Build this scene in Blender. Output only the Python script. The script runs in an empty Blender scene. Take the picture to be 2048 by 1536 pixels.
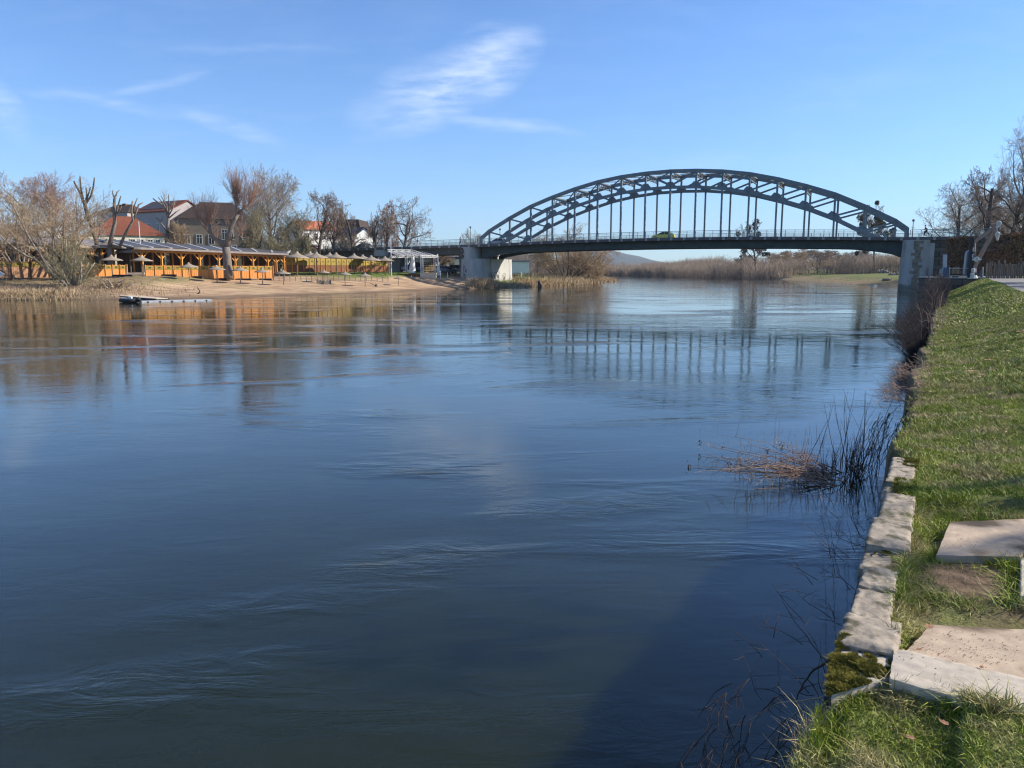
import bpy, math, random
import numpy as np
from mathutils import Vector, Matrix, noise as mnoise
R = math.radians
scene = bpy.context.scene
HAZE = 0.0001
COL = scene.collection
# ------------------------------------------------------------------ camera
PITCH = R(8.405); EYE = 3.3; FPX = 1536.0
cam = bpy.data.cameras.new("camera"); camo = bpy.data.objects.new("camera", cam); COL.objects.link(camo)
cam.sensor_width = 36.0; cam.lens = 27.0; cam.clip_start = 0.05; cam.clip_end = 20000
camo.location = (0, 0, EYE); camo.rotation_euler = (R(90) - PITCH, 0, 0)
scene.camera = camo
scene.render.resolution_x = 1024; scene.render.resolution_y = 768
scene.view_settings.view_transform = 'Standard'; scene.view_settings.look = 'None'
scene.view_settings.exposure = EXPOSURE = 0.62
scene.view_settings.gamma = 1.0
try:
    scene.cycles.max_bounces = 6; scene.cycles.diffuse_bounces = 2; scene.cycles.glossy_bounces = 3
    scene.cycles.transmission_bounces = 3; scene.cycles.volume_bounces = 0; scene.cycles.transparent_max_bounces = 8
    scene.cycles.caustics_reflective = False; scene.cycles.caustics_refractive = False
    scene.cycles.sample_clamp_indirect = 3.0
    scene.cycles.use_denoising = True; scene.cycles.denoising_prefilter = 'ACCURATE'
    scene.cycles.filter_width = 1.2
except Exception: pass
# ------------------------------------------------------------------ sun
SUN_EL = R(29); SUN_AZ = R(9)          # azimuth measured from +X towards +Y
S = Vector((math.cos(SUN_EL)*math.cos(SUN_AZ), math.cos(SUN_EL)*math.sin(SUN_AZ), math.sin(SUN_EL)))
sun = bpy.data.lights.new("sun", 'SUN'); suno = bpy.data.objects.new("sun", sun); COL.objects.link(suno)
sun.energy = 4.9; sun.angle = R(0.53); sun.color = (1.0, 0.93, 0.82)
suno.rotation_euler = S.to_track_quat('Z', 'Y').to_euler(); suno.location = (60, 20, 60)
# ------------------------------------------------------------------ sky
def W(px, py, z):
    """point of the place seen at photo pixel (px,py) at height z"""
    a = (px-1024)/FPX; b = (768-py)/FPX; c, s = math.cos(PITCH), math.sin(PITCH)
    d = Vector((a, c+b*s, -s+b*c)); t = (z-EYE)/d.z
    return Vector((d.x*t, d.y*t, z))
def AT(px, py, Y):
    a = (px-1024)/FPX; b = (768-py)/FPX; c, s = math.cos(PITCH), math.sin(PITCH)
    d = Vector((a, c+b*s, -s+b*c)); t = Y/d.y
    return Vector((d.x*t, Y, EYE+d.z*t))
world = bpy.data.worlds.new("World"); scene.world = world; world.use_nodes = True
nt = world.node_tree; N = nt.nodes; L = nt.links
bg = N['Background']
sky = N.new('ShaderNodeTexSky'); sky.sky_type = 'NISHITA'; sky.sun_disc = False
sky.sun_elevation = SUN_EL; sky.sun_rotation = R(90)-SUN_AZ
sky.air_density = 1.0; sky.dust_density = 0.12; sky.ozone_density = 2.2; sky.altitude = 100
bg.inputs[1].default_value = 0.100
def mth(nt, op, a, b=None, c=None, clamp=False):
    n = nt.nodes.new('ShaderNodeMath'); n.operation = op; n.use_clamp = clamp
    for i, v in enumerate((a, b, c)):
        if v is None: continue
        if isinstance(v, (int, float)): n.inputs[i].default_value = v
        else: nt.links.new(v, n.inputs[i])
    return n.outputs[0]
tc = N.new('ShaderNodeTexCoord'); sep = N.new('ShaderNodeSeparateXYZ'); L.new(tc.outputs['Generated'], sep.inputs[0])
ysafe = mth(nt, 'MAXIMUM', sep.outputs[1], 0.05)
uu = mth(nt, 'DIVIDE', sep.outputs[0], ysafe); vv = mth(nt, 'DIVIDE', sep.outputs[2], ysafe)
comb = N.new('ShaderNodeCombineXYZ'); L.new(uu, comb.inputs[0]); L.new(vv, comb.inputs[1])
fib = N.new('ShaderNodeTexNoise'); fib.inputs['Scale'].default_value = 13; fib.inputs['Detail'].default_value = 9; fib.inputs['Roughness'].default_value = 0.62
fmap = N.new('ShaderNodeMapping'); fmap.inputs['Scale'].default_value = (.8, 3.6, 1); fmap.inputs['Rotation'].default_value = (0, 0, R(-14))
L.new(comb.outputs[0], fmap.inputs[0]); L.new(fmap.outputs[0], fib.inputs['Vector'])
wob = N.new('ShaderNodeTexNoise'); wob.inputs['Scale'].default_value = 3.5; wob.inputs['Detail'].default_value = 4
L.new(comb.outputs[0], wob.inputs['Vector'])
wsub = N.new('ShaderNodeVectorMath'); wsub.operation = 'MULTIPLY_ADD'
L.new(wob.outputs['Color'], wsub.inputs[0]); wsub.inputs[1].default_value = (0.10, 0.07, 0); L.new(comb.outputs[0], wsub.inputs[2])
acc = None
def UV(px, py):
    p = AT(px, py, 1.0); return p.x, p.z-EYE
for (x0, y0, x1, y1, wid, amt) in [
        (1090, 88, 900, 175, 62, .62), (1010, 105, 790, 250, 56, .66), (900, 150, 740, 265, 52, .34), (860, 232, 1170, 258, 14, .36), (60, 178, 420, 225, 14, .20), (380, 212, 600, 275, 17, .28),
        (250, 186, 440, 142, 10, .22), (-60, 130, 70, 270, 34, .45), (380, 95, 740, 112, 9, .12), (1200, 350, 1500, 300, 26, .10), (1560, 230, 1900, 150, 40, .07)]:
    u0, v0 = UV(x0, y0); u1, v1 = UV(x1, y1)
    cx, cy = (u0+u1)/2+.038, (v0+v1)/2+.035
    hl = math.hypot(u1-u0, v1-v0)/2; an = math.atan2(v1-v0, u1-u0)
    m = N.new('ShaderNodeMapping'); m.vector_type = 'TEXTURE'
    m.inputs['Location'].default_value = (cx, cy, 0); m.inputs['Rotation'].default_value = (0, 0, an)
    m.inputs['Scale'].default_value = (hl*1.25, wid/FPX*1.15, 1)
    L.new(wsub.outputs[0], m.inputs[0])
    ln = N.new('ShaderNodeVectorMath'); ln.operation = 'LENGTH'; L.new(m.outputs[0], ln.inputs[0])
    f = mth(nt, 'SUBTRACT', 1.0, ln.outputs['Value'], clamp=True)
    f = mth(nt, 'POWER', f, 0.9)
    f = mth(nt, 'MULTIPLY', f, amt*1.45)
    acc = f if acc is None else mth(nt, 'MAXIMUM', acc, f)
fr = N.new('ShaderNodeMapRange'); fr.inputs[1].default_value = .33; fr.inputs[2].default_value = .70; L.new(fib.outputs[0], fr.inputs[0])
cl = mth(nt, 'MULTIPLY', acc, fr.outputs[0], clamp=True)
veil = N.new('ShaderNodeMapRange'); L.new(fib.outputs[0], veil.inputs[0]); veil.inputs[1].default_value = .45; veil.inputs[2].default_value = .8; veil.inputs[4].default_value = .05
cl = mth(nt, 'ADD', cl, veil.outputs[0], clamp=True)
infront = mth(nt, 'GREATER_THAN', sep.outputs[1], 0.08); cl = mth(nt, 'MULTIPLY', cl, infront)
mix = N.new('ShaderNodeMixRGB'); mix.inputs[2].default_value = (6.3, 7.2, 8.6, 1)
hsv = N.new('ShaderNodeHueSaturation'); hsv.inputs['Saturation'].default_value = 1.0; hsv.inputs['Value'].default_value = 1.0
tint = N.new('ShaderNodeMixRGB'); tint.blend_type = 'MULTIPLY'; tint.inputs[0].default_value = 1; tint.inputs[2].default_value = (.655, .925, 1.30, 1)
L.new(sky.outputs[0], tint.inputs[1]); L.new(tint.outputs[0], hsv.inputs['Color'])
deep = N.new('ShaderNodeMapRange'); deep.inputs[1].default_value = .28; deep.inputs[2].default_value = .80; deep.inputs[3].default_value = 1.0; deep.inputs[4].default_value = .55; L.new(sep.outputs[2], deep.inputs[0])
dm = N.new('ShaderNodeVectorMath'); dm.operation = 'SCALE'; L.new(hsv.outputs[0], dm.inputs[0]); L.new(deep.outputs[0], dm.inputs['Scale'])
L.new(cl, mix.inputs[0]); L.new(dm.outputs[0], mix.inputs[1]); L.new(mix.outputs[0], bg.inputs[0])

# ------------------------------------------------------------------ naming helpers
def tag(o, label=None, cat=None, group=None, kind=None):
    if label: o['label'] = label
    if cat: o['category'] = cat
    if group: o['group'] = group
    if kind: o['kind'] = kind
    return o
def thing(name, loc, label, cat, group=None, rz=0):
    o = bpy.data.objects.new(name, None); o.empty_display_size = .3; COL.objects.link(o)
    o.location = loc; o.rotation_euler = (0, 0, rz)
    return tag(o, label, cat, group)
def rootloc(o):
    v = Vector((0, 0, 0))
    while o is not None:
        v += o.location; o = o.parent
    return v
class MB:
    """collects faces in world coordinates, links them as one mesh object"""
    def __init__(s): s.v = []; s.f = []
    def add(s, vs, fs):
        b = len(s.v); s.v.extend([tuple(p) for p in vs]); s.f.extend([tuple(i+b for i in f) for f in fs]); return s
    def box(s, c, d, rz=0, taper=1.0):
        x, y, z = d[0]/2, d[1]/2, d[2]/2; co, si = math.cos(rz), math.sin(rz); vs = []
        for k, t in ((-1, 1.0), (1, taper)):
            for (i, j) in ((-1, -1), (1, -1), (1, 1), (-1, 1)):
                a, b = i*x*t, j*y*t
                vs.append((c[0]+a*co-b*si, c[1]+a*si+b*co, c[2]+k*z))
        return s.add(vs, [(3, 2, 1, 0), (4, 5, 6, 7), (0, 1, 5, 4), (1, 2, 6, 5), (2, 3, 7, 6), (3, 0, 4, 7)])
    def beam(s, p0, p1, w, h, up=(0, 0, 1)):
        p0, p1 = Vector(p0), Vector(p1); t = (p1-p0).normalized(); u = Vector(up)
        a = t.cross(u)
        if a.length < 1e-4: a = t.cross(Vector((0, 1, 0)))
        a.normalize(); b = a.cross(t).normalized(); a *= w/2; b *= h/2
        vs = [p0-a-b, p0+a-b, p0+a+b, p0-a+b, p1-a-b, p1+a-b, p1+a+b, p1-a+b]
        return s.add(vs, [(3, 2, 1, 0), (4, 5, 6, 7), (0, 1, 5, 4), (1, 2, 6, 5), (2, 3, 7, 6), (3, 0, 4, 7)])
    def tube(s, pts, rad, n=6, cap=True):
        b = len(s.v); m = len(pts); prev = None
        for i, p in enumerate(pts):
            t = (Vector(pts[min(i+1, m-1)])-Vector(pts[max(i-1, 0)]))
            if t.length < 1e-9: t = Vector((0, 0, 1))
            t.normalize()
            if prev is None:
                a = t.orthogonal().normalized()
            else:
                a = prev - t*prev.dot(t)
                a = a.normalized() if a.length > 1e-6 else t.orthogonal().normalized()
            prev = a; c = t.cross(a); r = rad[i] if hasattr(rad, '__len__') else rad
            for k in range(n):
                q = 2*math.pi*k/n
                s.v.append((p[0]+r*(a.x*math.cos(q)+c.x*math.sin(q)), p[1]+r*(a.y*math.cos(q)+c.y*math.sin(q)), p[2]+r*(a.z*math.cos(q)+c.z*math.sin(q))))
        for i in range(m-1):
            for k in range(n):
                k2 = (k+1) % n
                s.f.append((b+i*n+k, b+i*n+k2, b+(i+1)*n+k2, b+(i+1)*n+k))
        if cap and n > 3:
            s.f.append(tuple(b+k for k in range(n))[::-1]); s.f.append(tuple(b+(m-1)*n+k for k in range(n)))
        return s
    def prism(s, poly, z0, z1):
        n = len(poly); vs = [(p[0], p[1], z0) for p in poly]+[(p[0], p[1], z1) for p in poly]
        return s.add(vs, [tuple(range(n))[::-1], tuple(range(n, 2*n))]+[(i, (i+1) % n, n+(i+1) % n, n+i) for i in range(n)])
    def lathe(s, c, prof, n=16):
        b = len(s.v)
        for (r, z) in prof:
            for k in range(n):
                q = 2*math.pi*k/n; s.v.append((c[0]+r*math.cos(q), c[1]+r*math.sin(q), c[2]+z))
        for i in range(len(prof)-1):
            for k in range(n): s.f.append((b+i*n+k, b+i*n+(k+1) % n, b+(i+1)*n+(k+1) % n, b+(i+1)*n+k))
        return s
    def build(s, name, m, parent=None, smooth=False, loc=None, bevel=0):
        me = bpy.data.meshes.new(name)
        o = bpy.data.objects.new(name, me); COL.objects.link(o)
        if parent is not None: off = rootloc(parent); o.parent = parent
        else:
            off = Vector(loc) if loc is not None else Vector((0, 0, 0)); o.location = off
        A = np.array(s.v, dtype=np.float64) - np.array(off)
        me.from_pydata(A.tolist(), [], s.f); me.update()
        if smooth: me.polygons.foreach_set('use_smooth', [True]*len(me.polygons))
        if m is not None: me.materials.append(m)
        if bevel:
            bm_ = o.modifiers.new('bevel', 'BEVEL'); bm_.width = bevel; bm_.segments = 2; bm_.limit_method = 'ANGLE'
        return o
def fastmesh(name, V, F4=None, F3=None, m=None, loc=(0, 0, 0)):
    """numpy mesh: V (n,3), quads F4 (q,4), tris F3 (t,3)"""
    me = bpy.data.meshes.new(name); V = np.asarray(V, dtype=np.float32) - np.array(loc, dtype=np.float32)
    me.vertices.add(len(V)); me.vertices.foreach_set('co', V.ravel())
    parts = []; tot = []
    if F4 is not None and len(F4): parts.append(np.asarray(F4, dtype=np.int32).ravel()); tot.append(np.full(len(F4), 4, np.int32))
    if F3 is not None and len(F3): parts.append(np.asarray(F3, dtype=np.int32).ravel()); tot.append(np.full(len(F3), 3, np.int32))
    idx = np.concatenate(parts); tot = np.concatenate(tot)
    me.loops.add(len(idx)); me.loops.foreach_set('vertex_index', idx)
    me.polygons.add(len(tot)); st = np.concatenate([[0], np.cumsum(tot)[:-1]]).astype(np.int32)
    me.polygons.foreach_set('loop_start', st)
    try: me.polygons.foreach_set('loop_total', tot)
    except Exception: pass
    me.update(calc_edges=True); me.validate()
    o = bpy.data.objects.new(name, me); COL.objects.link(o); o.location = loc
    if m is not None: me.materials.append(m)
    return o
def copy_tree(o, parent=None):
    c = o.copy(); COL.objects.link(c); c.parent = parent
    for ch in list(o.children): copy_tree(ch, c)
    return c
# ------------------------------------------------------------------ materials
MATS = {}
def mat(name, c1, c2=None, scale=4.0, rough=.8, metal=0.0, bump=0.0, detail=5, c3=None, s3=1.0, f3=.5, stretch=None, bdist=.02, spec=.3, island=0.0, coord='Object'):
    if name in MATS: return MATS[name]
    m = bpy.data.materials.new(name); m.use_nodes = True; t = m.node_tree; n = t.nodes; l = t.links
    b = n['Principled BSDF']; b.inputs['Roughness'].default_value = rough; b.inputs['Metallic'].default_value = metal
    b.inputs['Specular IOR Level'].default_value = spec
    tcn = n.new('ShaderNodeTexCoord'); mp = n.new('ShaderNodeMapping'); l.new(tcn.outputs[coord], mp.inputs[0])
    if stretch: mp.inputs['Scale'].default_value = stretch
    no = n.new('ShaderNodeTexNoise'); no.inputs['Scale'].default_value = scale; no.inputs['Detail'].default_value = detail; no.inputs['Roughness'].default_value = .62
    l.new(mp.outputs[0], no.inputs['Vector'])
    r = n.new('ShaderNodeValToRGB'); r.color_ramp.elements[0].position = .34; r.color_ramp.elements[1].position = .66
    c2 = c2 or tuple(x*.72 for x in c1)
    r.color_ramp.elements[0].color = (*c2, 1); r.color_ramp.elements[1].color = (*c1, 1); l.new(no.outputs[0], r.inputs[0])
    out = r.outputs[0]
    if c3:
        n3 = n.new('ShaderNodeTexNoise'); n3.inputs['Scale'].default_value = s3; n3.inputs['Detail'].default_value = 6; l.new(mp.outputs[0], n3.inputs['Vector'])
        r3 = n.new('ShaderNodeMapRange'); r3.inputs[1].default_value = f3; r3.inputs[2].default_value = f3+.12; l.new(n3.outputs[0], r3.inputs[0])
        mx = n.new('ShaderNodeMixRGB'); mx.inputs[2].default_value = (*c3, 1); l.new(r3.outputs[0], mx.inputs[0]); l.new(out, mx.inputs[1]); out = mx.outputs[0]
    if island:
        g = n.new('ShaderNodeNewGeometry'); h = n.new('ShaderNodeHueSaturation')
        v = n.new('ShaderNodeMapRange'); v.inputs[3].default_value = 1-island; v.inputs[4].default_value = 1+island; l.new(g.outputs['Random Per Island'], v.inputs[0]); l.new(v.outputs[0], h.inputs['Value'])
        v2 = n.new('ShaderNodeMapRange'); v2.inputs[3].default_value = .5-.06*island; v2.inputs[4].default_value = .5+.03*island
        l.new(g.outputs['Random Per Island'], v2.inputs[0]); l.new(v2.outputs[0], h.inputs['Hue'])
        l.new(out, h.inputs['Color']); out = h.outputs[0]
    l.new(out, b.inputs['Base Color'])
    if bump:
        bp = n.new('ShaderNodeBump'); bp.inputs['Strength'].default_value = bump; bp.inputs['Distance'].default_value = bdist
        l.new(no.outputs[0], bp.inputs['Height']); l.new(bp.outputs[0], b.inputs['Normal'])
    MATS[name] = m; return m
def brickmat(name, c1, c2, mortar, scale, bw=.5, rh=.25, rough=.85, ms=.02, bump=.4, rot=None):
    m = mat(name, c1, c2, scale=.8, rough=rough); t = m.node_tree; n = t.nodes; l = t.links
    br = n.new('ShaderNodeTexBrick'); br.inputs['Color1'].default_value = (*c1, 1); br.inputs['Color2'].default_value = (*c2, 1); br.inputs['Mortar'].default_value = (*mortar, 1)
    br.inputs['Scale'].default_value = scale; br.inputs['Brick Width'].default_value = bw; br.inputs['Row Height'].default_value = rh; br.inputs['Mortar Size'].default_value = ms
    tcn = n.new('ShaderNodeTexCoord'); sp = n.new('ShaderNodeSeparateXYZ'); cb = n.new('ShaderNodeCombineXYZ')
    l.new(tcn.outputs['Object'], sp.inputs[0]); a = mth(t, 'ADD', sp.outputs[0], sp.outputs[1]); l.new(a, cb.inputs[0]); l.new(sp.outputs[2], cb.inputs[1]); l.new(cb.outputs[0], br.inputs['Vector'])
    no = n.new('ShaderNodeTexNoise'); no.inputs['Scale'].default_value = .9; no.inputs['Detail'].default_value = 6
    mx = n.new('ShaderNodeMixRGB'); mx.blend_type = 'MULTIPLY'; mx.inputs[0].default_value = .5; l.new(br.outputs[0], mx.inputs[1]); l.new(no.outputs[0], mx.inputs[2])
    l.new(mx.outputs[0], n['Principled BSDF'].inputs['Base Color'])
    bp = n.new('ShaderNodeBump'); bp.inputs['Strength'].default_value = bump; bp.inputs['Distance'].default_value = .03; l.new(br.outputs['Fac'], bp.inputs['Height']); bp.invert = True; l.new(bp.outputs[0], n['Principled BSDF'].inputs['Normal'])
    return m
# ------------------------------------------------------------------ river geometry
LB = [(-420, -200), (-200, -20), (-110, 58), (-72, 80), (-57.9, 87.4), (-49, 88.5), (-41.7, 88.9), (-34.8, 93.8), (-28.9, 105.3), (-20.3, 114.7), (-8.9, 139.7), (-2.3, 147.7), (8.2, 166.8), (20, 200), (31, 236), (33.6, 248), (30, 262), (15, 285), (-20, 330), (-90, 420), (-300, 620)]
B0 = Vector((1.21, 3.0, 0)); BD = Vector((.491, .871, 0)).normalized(); BN = Vector((BD.y, -BD.x, 0))
def BK(s, t, z=0.0): p = B0+BD*s+BN*t; return Vector((p.x, p.y, z))
def ST(p): q = Vector((p[0], p[1], 0))-B0; return q.dot(BD), q.dot(BN)
rb0 = BK(-60, 0); rb1 = BK(136, 0)
RB = [(-180, -260), (rb0.x, rb0.y), (B0.x, B0.y), (37.3, 67.0), (60, 107), (66.5, 119), (76, 136), (82.5, 158), (81, 185), (90, 240), (103.5, 305), (104, 380), (99, 472), (62, 520), (20, 545), (-60, 600), (-240, 800)]
POLY = np.array(LB + RB[::-1])
def seg_dist(P, line):
    line = np.array(line); D = np.full(len(P), 1e9)
    for a, b in zip(line[:-1], line[1:]):
        ab = b-a; t = np.clip(((P-a)@ab)/(ab@ab), 0, 1); D = np.minimum(D, np.hypot(*(P-(a+t[:, None]*ab)).T))
    return D
def inside(P, poly):
    x, y = P[:, 0], P[:, 1]; r = np.zeros(len(P), bool); n = len(poly)
    for i in range(n):
        x0, y0 = poly[i]; x1, y1 = poly[(i+1) % n]
        if y0 == y1: continue
        c = ((y0 > y) != (y1 > y)) & (x < (x1-x0)*(y-y0)/(y1-y0)+x0); r ^= c
    return r
def sst(a, b, x): t = np.clip((x-a)/(b-a), 0, 1); return t*t*(3-2*t)
def vnoise(P, sc, seed=0):
    """cheap smooth value noise"""
    rng = np.random.RandomState(seed); G = rng.rand(64, 64); q = P*sc; i = np.floor(q).astype(int); f = q-i; f = f*f*(3-2*f)
    a = G[i[:, 0] % 64, i[:, 1] % 64]; b = G[(i[:, 0]+1) % 64, i[:, 1] % 64]; c = G[i[:, 0] % 64, (i[:, 1]+1) % 64]; d = G[(i[:, 0]+1) % 64, (i[:, 1]+1) % 64]
    return (a*(1-f[:, 0])+b*f[:, 0])*(1-f[:, 1])+(c*(1-f[:, 0])+d*f[:, 0])*f[:, 1]-.5
def height(P):
    P = np.asarray(P, float).reshape(-1, 2); X, Y = P[:, 0], P[:, 1]
    dl = seg_dist(P, LB); dr = seg_dist(P, RB); ins = inside(P, POLY)
    base = np.interp(dl, [0, 2, 23, 32, 44, 56, 120, 400], [.03, .2, 1.75, 2.2, 2.9, 3.25, 3.5, 3.8])
    beach = base
    west = np.interp(dl, [0, 1.2, 5, 24, 44, 120, 400], [.05, .55, 1.2, 2.4, 3.0, 3.5, 3.8])
    pier = np.interp(dl, [0, 4, 12, 20, 60, 400], [.05, .6, 1.7, 2.85, 3.4, 3.8])
    tip = np.interp(dl, [0, 3, 14, 40, 200], [.05, .5, 1.5, 2.8, 3.6])
    wW = sst(-44, -52, X)*sst(140, 120, Y); wP = sst(128, 146, Y); wT = sst(168, 200, Y)
    zl = beach*(1-wW)+west*wW; zl = zl*(1-wP)+pier*wP; zl = zl*(1-wT)+tip*wT
    n1 = vnoise(P, .11, 1)+.5*vnoise(P, .33, 2)+.25*vnoise(P, .9, 3)
    zl += n1*.35*np.clip(dl/6, 0, 1)*(.35+.65*np.maximum(wP, wW))
    zr = np.interp(dr, [0, 3, 12, 40, 110, 300, 900], [.05, .5, 1.5, 2.4, 3.0, 3.4, 4.0])+n1*.35*np.clip(dr/5, 0, 1)
    left = dl < dr
    # the near right bank is a finer sheet of its own: keep this one under it
    s = (X-B0.x)*BD.x+(Y-B0.y)*BD.y; t = (X-B0.x)*BN.x+(Y-B0.y)*BN.y
    far = sst(112, 128, s)
    zn = np.where(t > 56, 2.6, .2)
    zr = zr*far+(1-far)*np.minimum(zn, 2.6)
    z = np.where(left, zl, zr)
    z += 3.0*np.clip((np.hypot(X, Y)-900)/3000, 0, 1)
    bed = -np.clip(np.minimum(dl, dr)*.25, 0.05, 2.0)
    return np.where(ins, bed, z), dl, dr, ins, left, wW, wP, wT
def GP(px, py, Y0=60.0, Y1=420.0):
    """ground point of the far banks seen at a photo pixel"""
    Ys = np.arange(Y0, Y1, .5); pts = [AT(px, py, y) for y in Ys]; h = height([[p.x, p.y] for p in pts])[0]; zs = np.array([p.z for p in pts]); k = np.where((zs <= h))[0]
    if not len(k): p = pts[int(np.argmin(zs-h))]; return Vector((p.x, p.y, float(h[int(np.argmin(zs-h))])))
    i = k[0]; return Vector((pts[i].x, pts[i].y, float(h[i])))
def gz(x, y): return float(height([[x, y]])[0][0])
def spaced(lo, hi, step, far, grow):
    a = list(np.arange(lo, hi+step/2, step)); d = step; v = a[-1]
    while v < far: d *= grow; v += d; a.append(v)
    d = step; v = a[0]
    while v > -far: d *= grow; v -= d; a.insert(0, v)
    return np.array(a)
xs = spaced(-90, 100, 1.15, 6000, 1.16); ys = spaced(60, 260, 1.15, 6000, 1.14)
GX, GY = np.meshgrid(xs, ys); P = np.stack([GX.ravel(), GY.ravel()], 1)
Z, dl, dr, ins, left, wW, wP, wT = height(P)
nx, ny = len(xs), len(ys)
ii = np.arange(nx*ny).reshape(ny, nx); F4 = np.stack([ii[:-1, :-1], ii[:-1, 1:], ii[1:, 1:], ii[1:, :-1]], -1).reshape(-1, 4)
gm = bpy.data.materials.new("ground"); gm.use_nodes = True
ground = fastmesh("ground", np.column_stack([P, Z]), F4, None, gm)
tag(ground, kind='structure'); ground.data.polygons.foreach_set('use_smooth', [True]*len(F4))
nz = vnoise(P, .2, 7)+.6*vnoise(P, .6, 8)
sand = left*(1-sst(0, 1, wW+nz*.5))*(1-sst(.2, .8, wP)*np.maximum(sst(13, 17, dl+nz*4), sst(-8, -2, P[:, 0])))*sst(95, 70, dl+nz*9)
sand = np.where(ins, left, sand)
strip = sst(5.5, 3.0, dl+nz*3)*left*(wP > .3)*(1-wT); sand = np.clip(np.maximum(sand, strip*.8), 0, 1)
wet = np.clip(sst(3.6, .8, dl+nz*2.2), 0, 1)*left
dry = np.clip(.0+wW*left*.97+(~left)*.25+sst(12, 2, dr+nz*10)*(~left)*.8+wW*sst(14, 3, dl+nz*6)*left+wT*sst(12, 2, dl+nz*8)*.9*left, 0, 1)
ca = ground.data.color_attributes.new('zone', 'FLOAT_COLOR', 'POINT')
ca.data.foreach_set('color', np.column_stack([sand, wet, dry, np.ones(len(P))]).astype(np.float32).ravel())
def ground_shader(m, zone=True):
    t = m.node_tree; n = t.nodes; l = t.links; b = n['Principled BSDF']; b.inputs['Roughness'].default_value = .95; b.inputs['Specular IOR Level'].default_value = .15
    tcn = n.new('ShaderNodeTexCoord')
    def noi(sc, det=6, ro=.65, stretch=None, rot=0):
        q = n.new('ShaderNodeTexNoise'); q.inputs['Scale'].default_value = sc; q.inputs['Detail'].default_value = det; q.inputs['Roughness'].default_value = ro
        mp = n.new('ShaderNodeMapping'); mp.inputs['Scale'].default_value = stretch or (1, 1, 1); mp.inputs['Rotation'].default_value = (0, 0, rot); l.new(tcn.outputs['Object'], mp.inputs[0]); l.new(mp.outputs[0], q.inputs['Vector']); return q.outputs[0]
    def ramp(src, cols):
        r = n.new('ShaderNodeValToRGB'); e = r.color_ramp.elements
        while len(e) < len(cols): e.new(.5)
        for k, (p, c) in enumerate(cols): e[k].position = p; e[k].color = (*c, 1)
        l.new(src, r.inputs[0]); return r.outputs[0]
    def mixc(f, a, c):
        x = n.new('ShaderNodeMixRGB'); l.new(f, x.inputs[0]); l.new(a, x.inputs[1]); l.new(c, x.inputs[2]); return x.outputs[0]
    big, mid, fine = noi(.05), noi(.5), noi(5, 8, .7)
    grass = ramp(mid, [(.3, (.075, .115, .022)), (.5, (.13, .19, .035)), (.68, (.22, .25, .065))])
    grass2 = ramp(fine, [(.35, (.05, .085, .016)), (.65, (.19, .23, .06))])
    x = n.new('ShaderNodeMixRGB'); x.inputs[0].default_value = .45; l.new(grass, x.inputs[1]); l.new(grass2, x.inputs[2]); g = x.outputs[0]
    dryc = ramp(noi(1.3), [(.35, (.15, .105, .06)), (.62, (.36, .27, .15))])
    streak = noi(.22, 7, .6, (1, 5.5, 1), R(48))
    sandc = ramp(streak, [(.32, (.25, .15, .095)), (.46, (.40, .26, .16)), (.55, (.56, .385, .235)), (.68, (.70, .50, .31))])
    wetc = ramp(streak, [(.3, (.15, .10, .065)), (.7, (.27, .185, .12))])
    att = n.new('ShaderNodeVertexColor'); att.layer_name = 'zone'; sp = n.new('ShaderNodeSeparateColor'); l.new(att.outputs[0], sp.inputs[0])
    g = mixc(sp.outputs[2], g, dryc)
    sw = mixc(sp.outputs[1], sandc, wetc)
    out = mixc(sp.outputs[0], g, sw)
    l.new(out, b.inputs['Base Color'])
    bp = n.new('ShaderNodeBump'); bp.inputs['Strength'].default_value = .8; bp.inputs['Distance'].default_value = .08
    h = mth(t, 'ADD', mid, fine); l.new(h, bp.inputs['Height']); l.new(bp.outputs[0], b.inputs['Normal'])
ground_shader(gm)

# ------------------------------------------------------------------ water
wm = bpy.data.materials.new("water"); wm.use_nodes = True; t = wm.node_tree; n = t.nodes; l = t.links; b = n['Principled BSDF']
b.inputs['Roughness'].default_value = .012; b.inputs['IOR'].default_value = 1.6
try:
    b.subsurface_method = 'BURLEY'; b.inputs['Subsurface Weight'].default_value = 1.0; b.inputs['Subsurface Radius'].default_value = (1, 1, 1); b.inputs['Subsurface Scale'].default_value = .5
except Exception: pass; b.inputs['Specular IOR Level'].default_value = .5
tcn = n.new('ShaderNodeTexCoord')
def wn(sc, det, ro, stretch, rot, dist=0.0):
    q = n.new('ShaderNodeTexNoise'); q.inputs['Scale'].default_value = sc; q.inputs['Detail'].default_value = det; q.inputs['Roughness'].default_value = ro; q.inputs['Distortion'].default_value = dist
    mp = n.new('ShaderNodeMapping'); mp.vector_type = 'POINT'; mp.inputs['Scale'].default_value = stretch; mp.inputs['Rotation'].default_value = (0, 0, rot); l.new(tcn.outputs['Object'], mp.inputs[0]); l.new(mp.outputs[0], q.inputs['Vector']); return q.outputs[0]
turb = wn(.12, 5, .6, (1, 1, 1), 0, 1.5)
r = n.new('ShaderNodeValToRGB'); r.color_ramp.elements[0].position = .35; r.color_ramp.elements[1].position = .68
r.color_ramp.elements[0].color = (.010, .015, .003, 1); r.color_ramp.elements[1].color = (.018, .022, .004, 1); l.new(turb, r.inputs[0]); l.new(r.outputs[0], b.inputs['Base Color'])
FL = -math.atan2(BD.y, BD.x)     # turns the flow direction onto x
def mr(src, a, c, lo=0, hi=1):
    q = n.new('ShaderNodeMapRange'); q.interpolation_type = 'SMOOTHSTEP'; l.new(src, q.inputs[0])
    for k, v in ((1, a), (2, c), (3, lo), (4, hi)): q.inputs[k].default_value = v
    return q.outputs[0]
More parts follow.
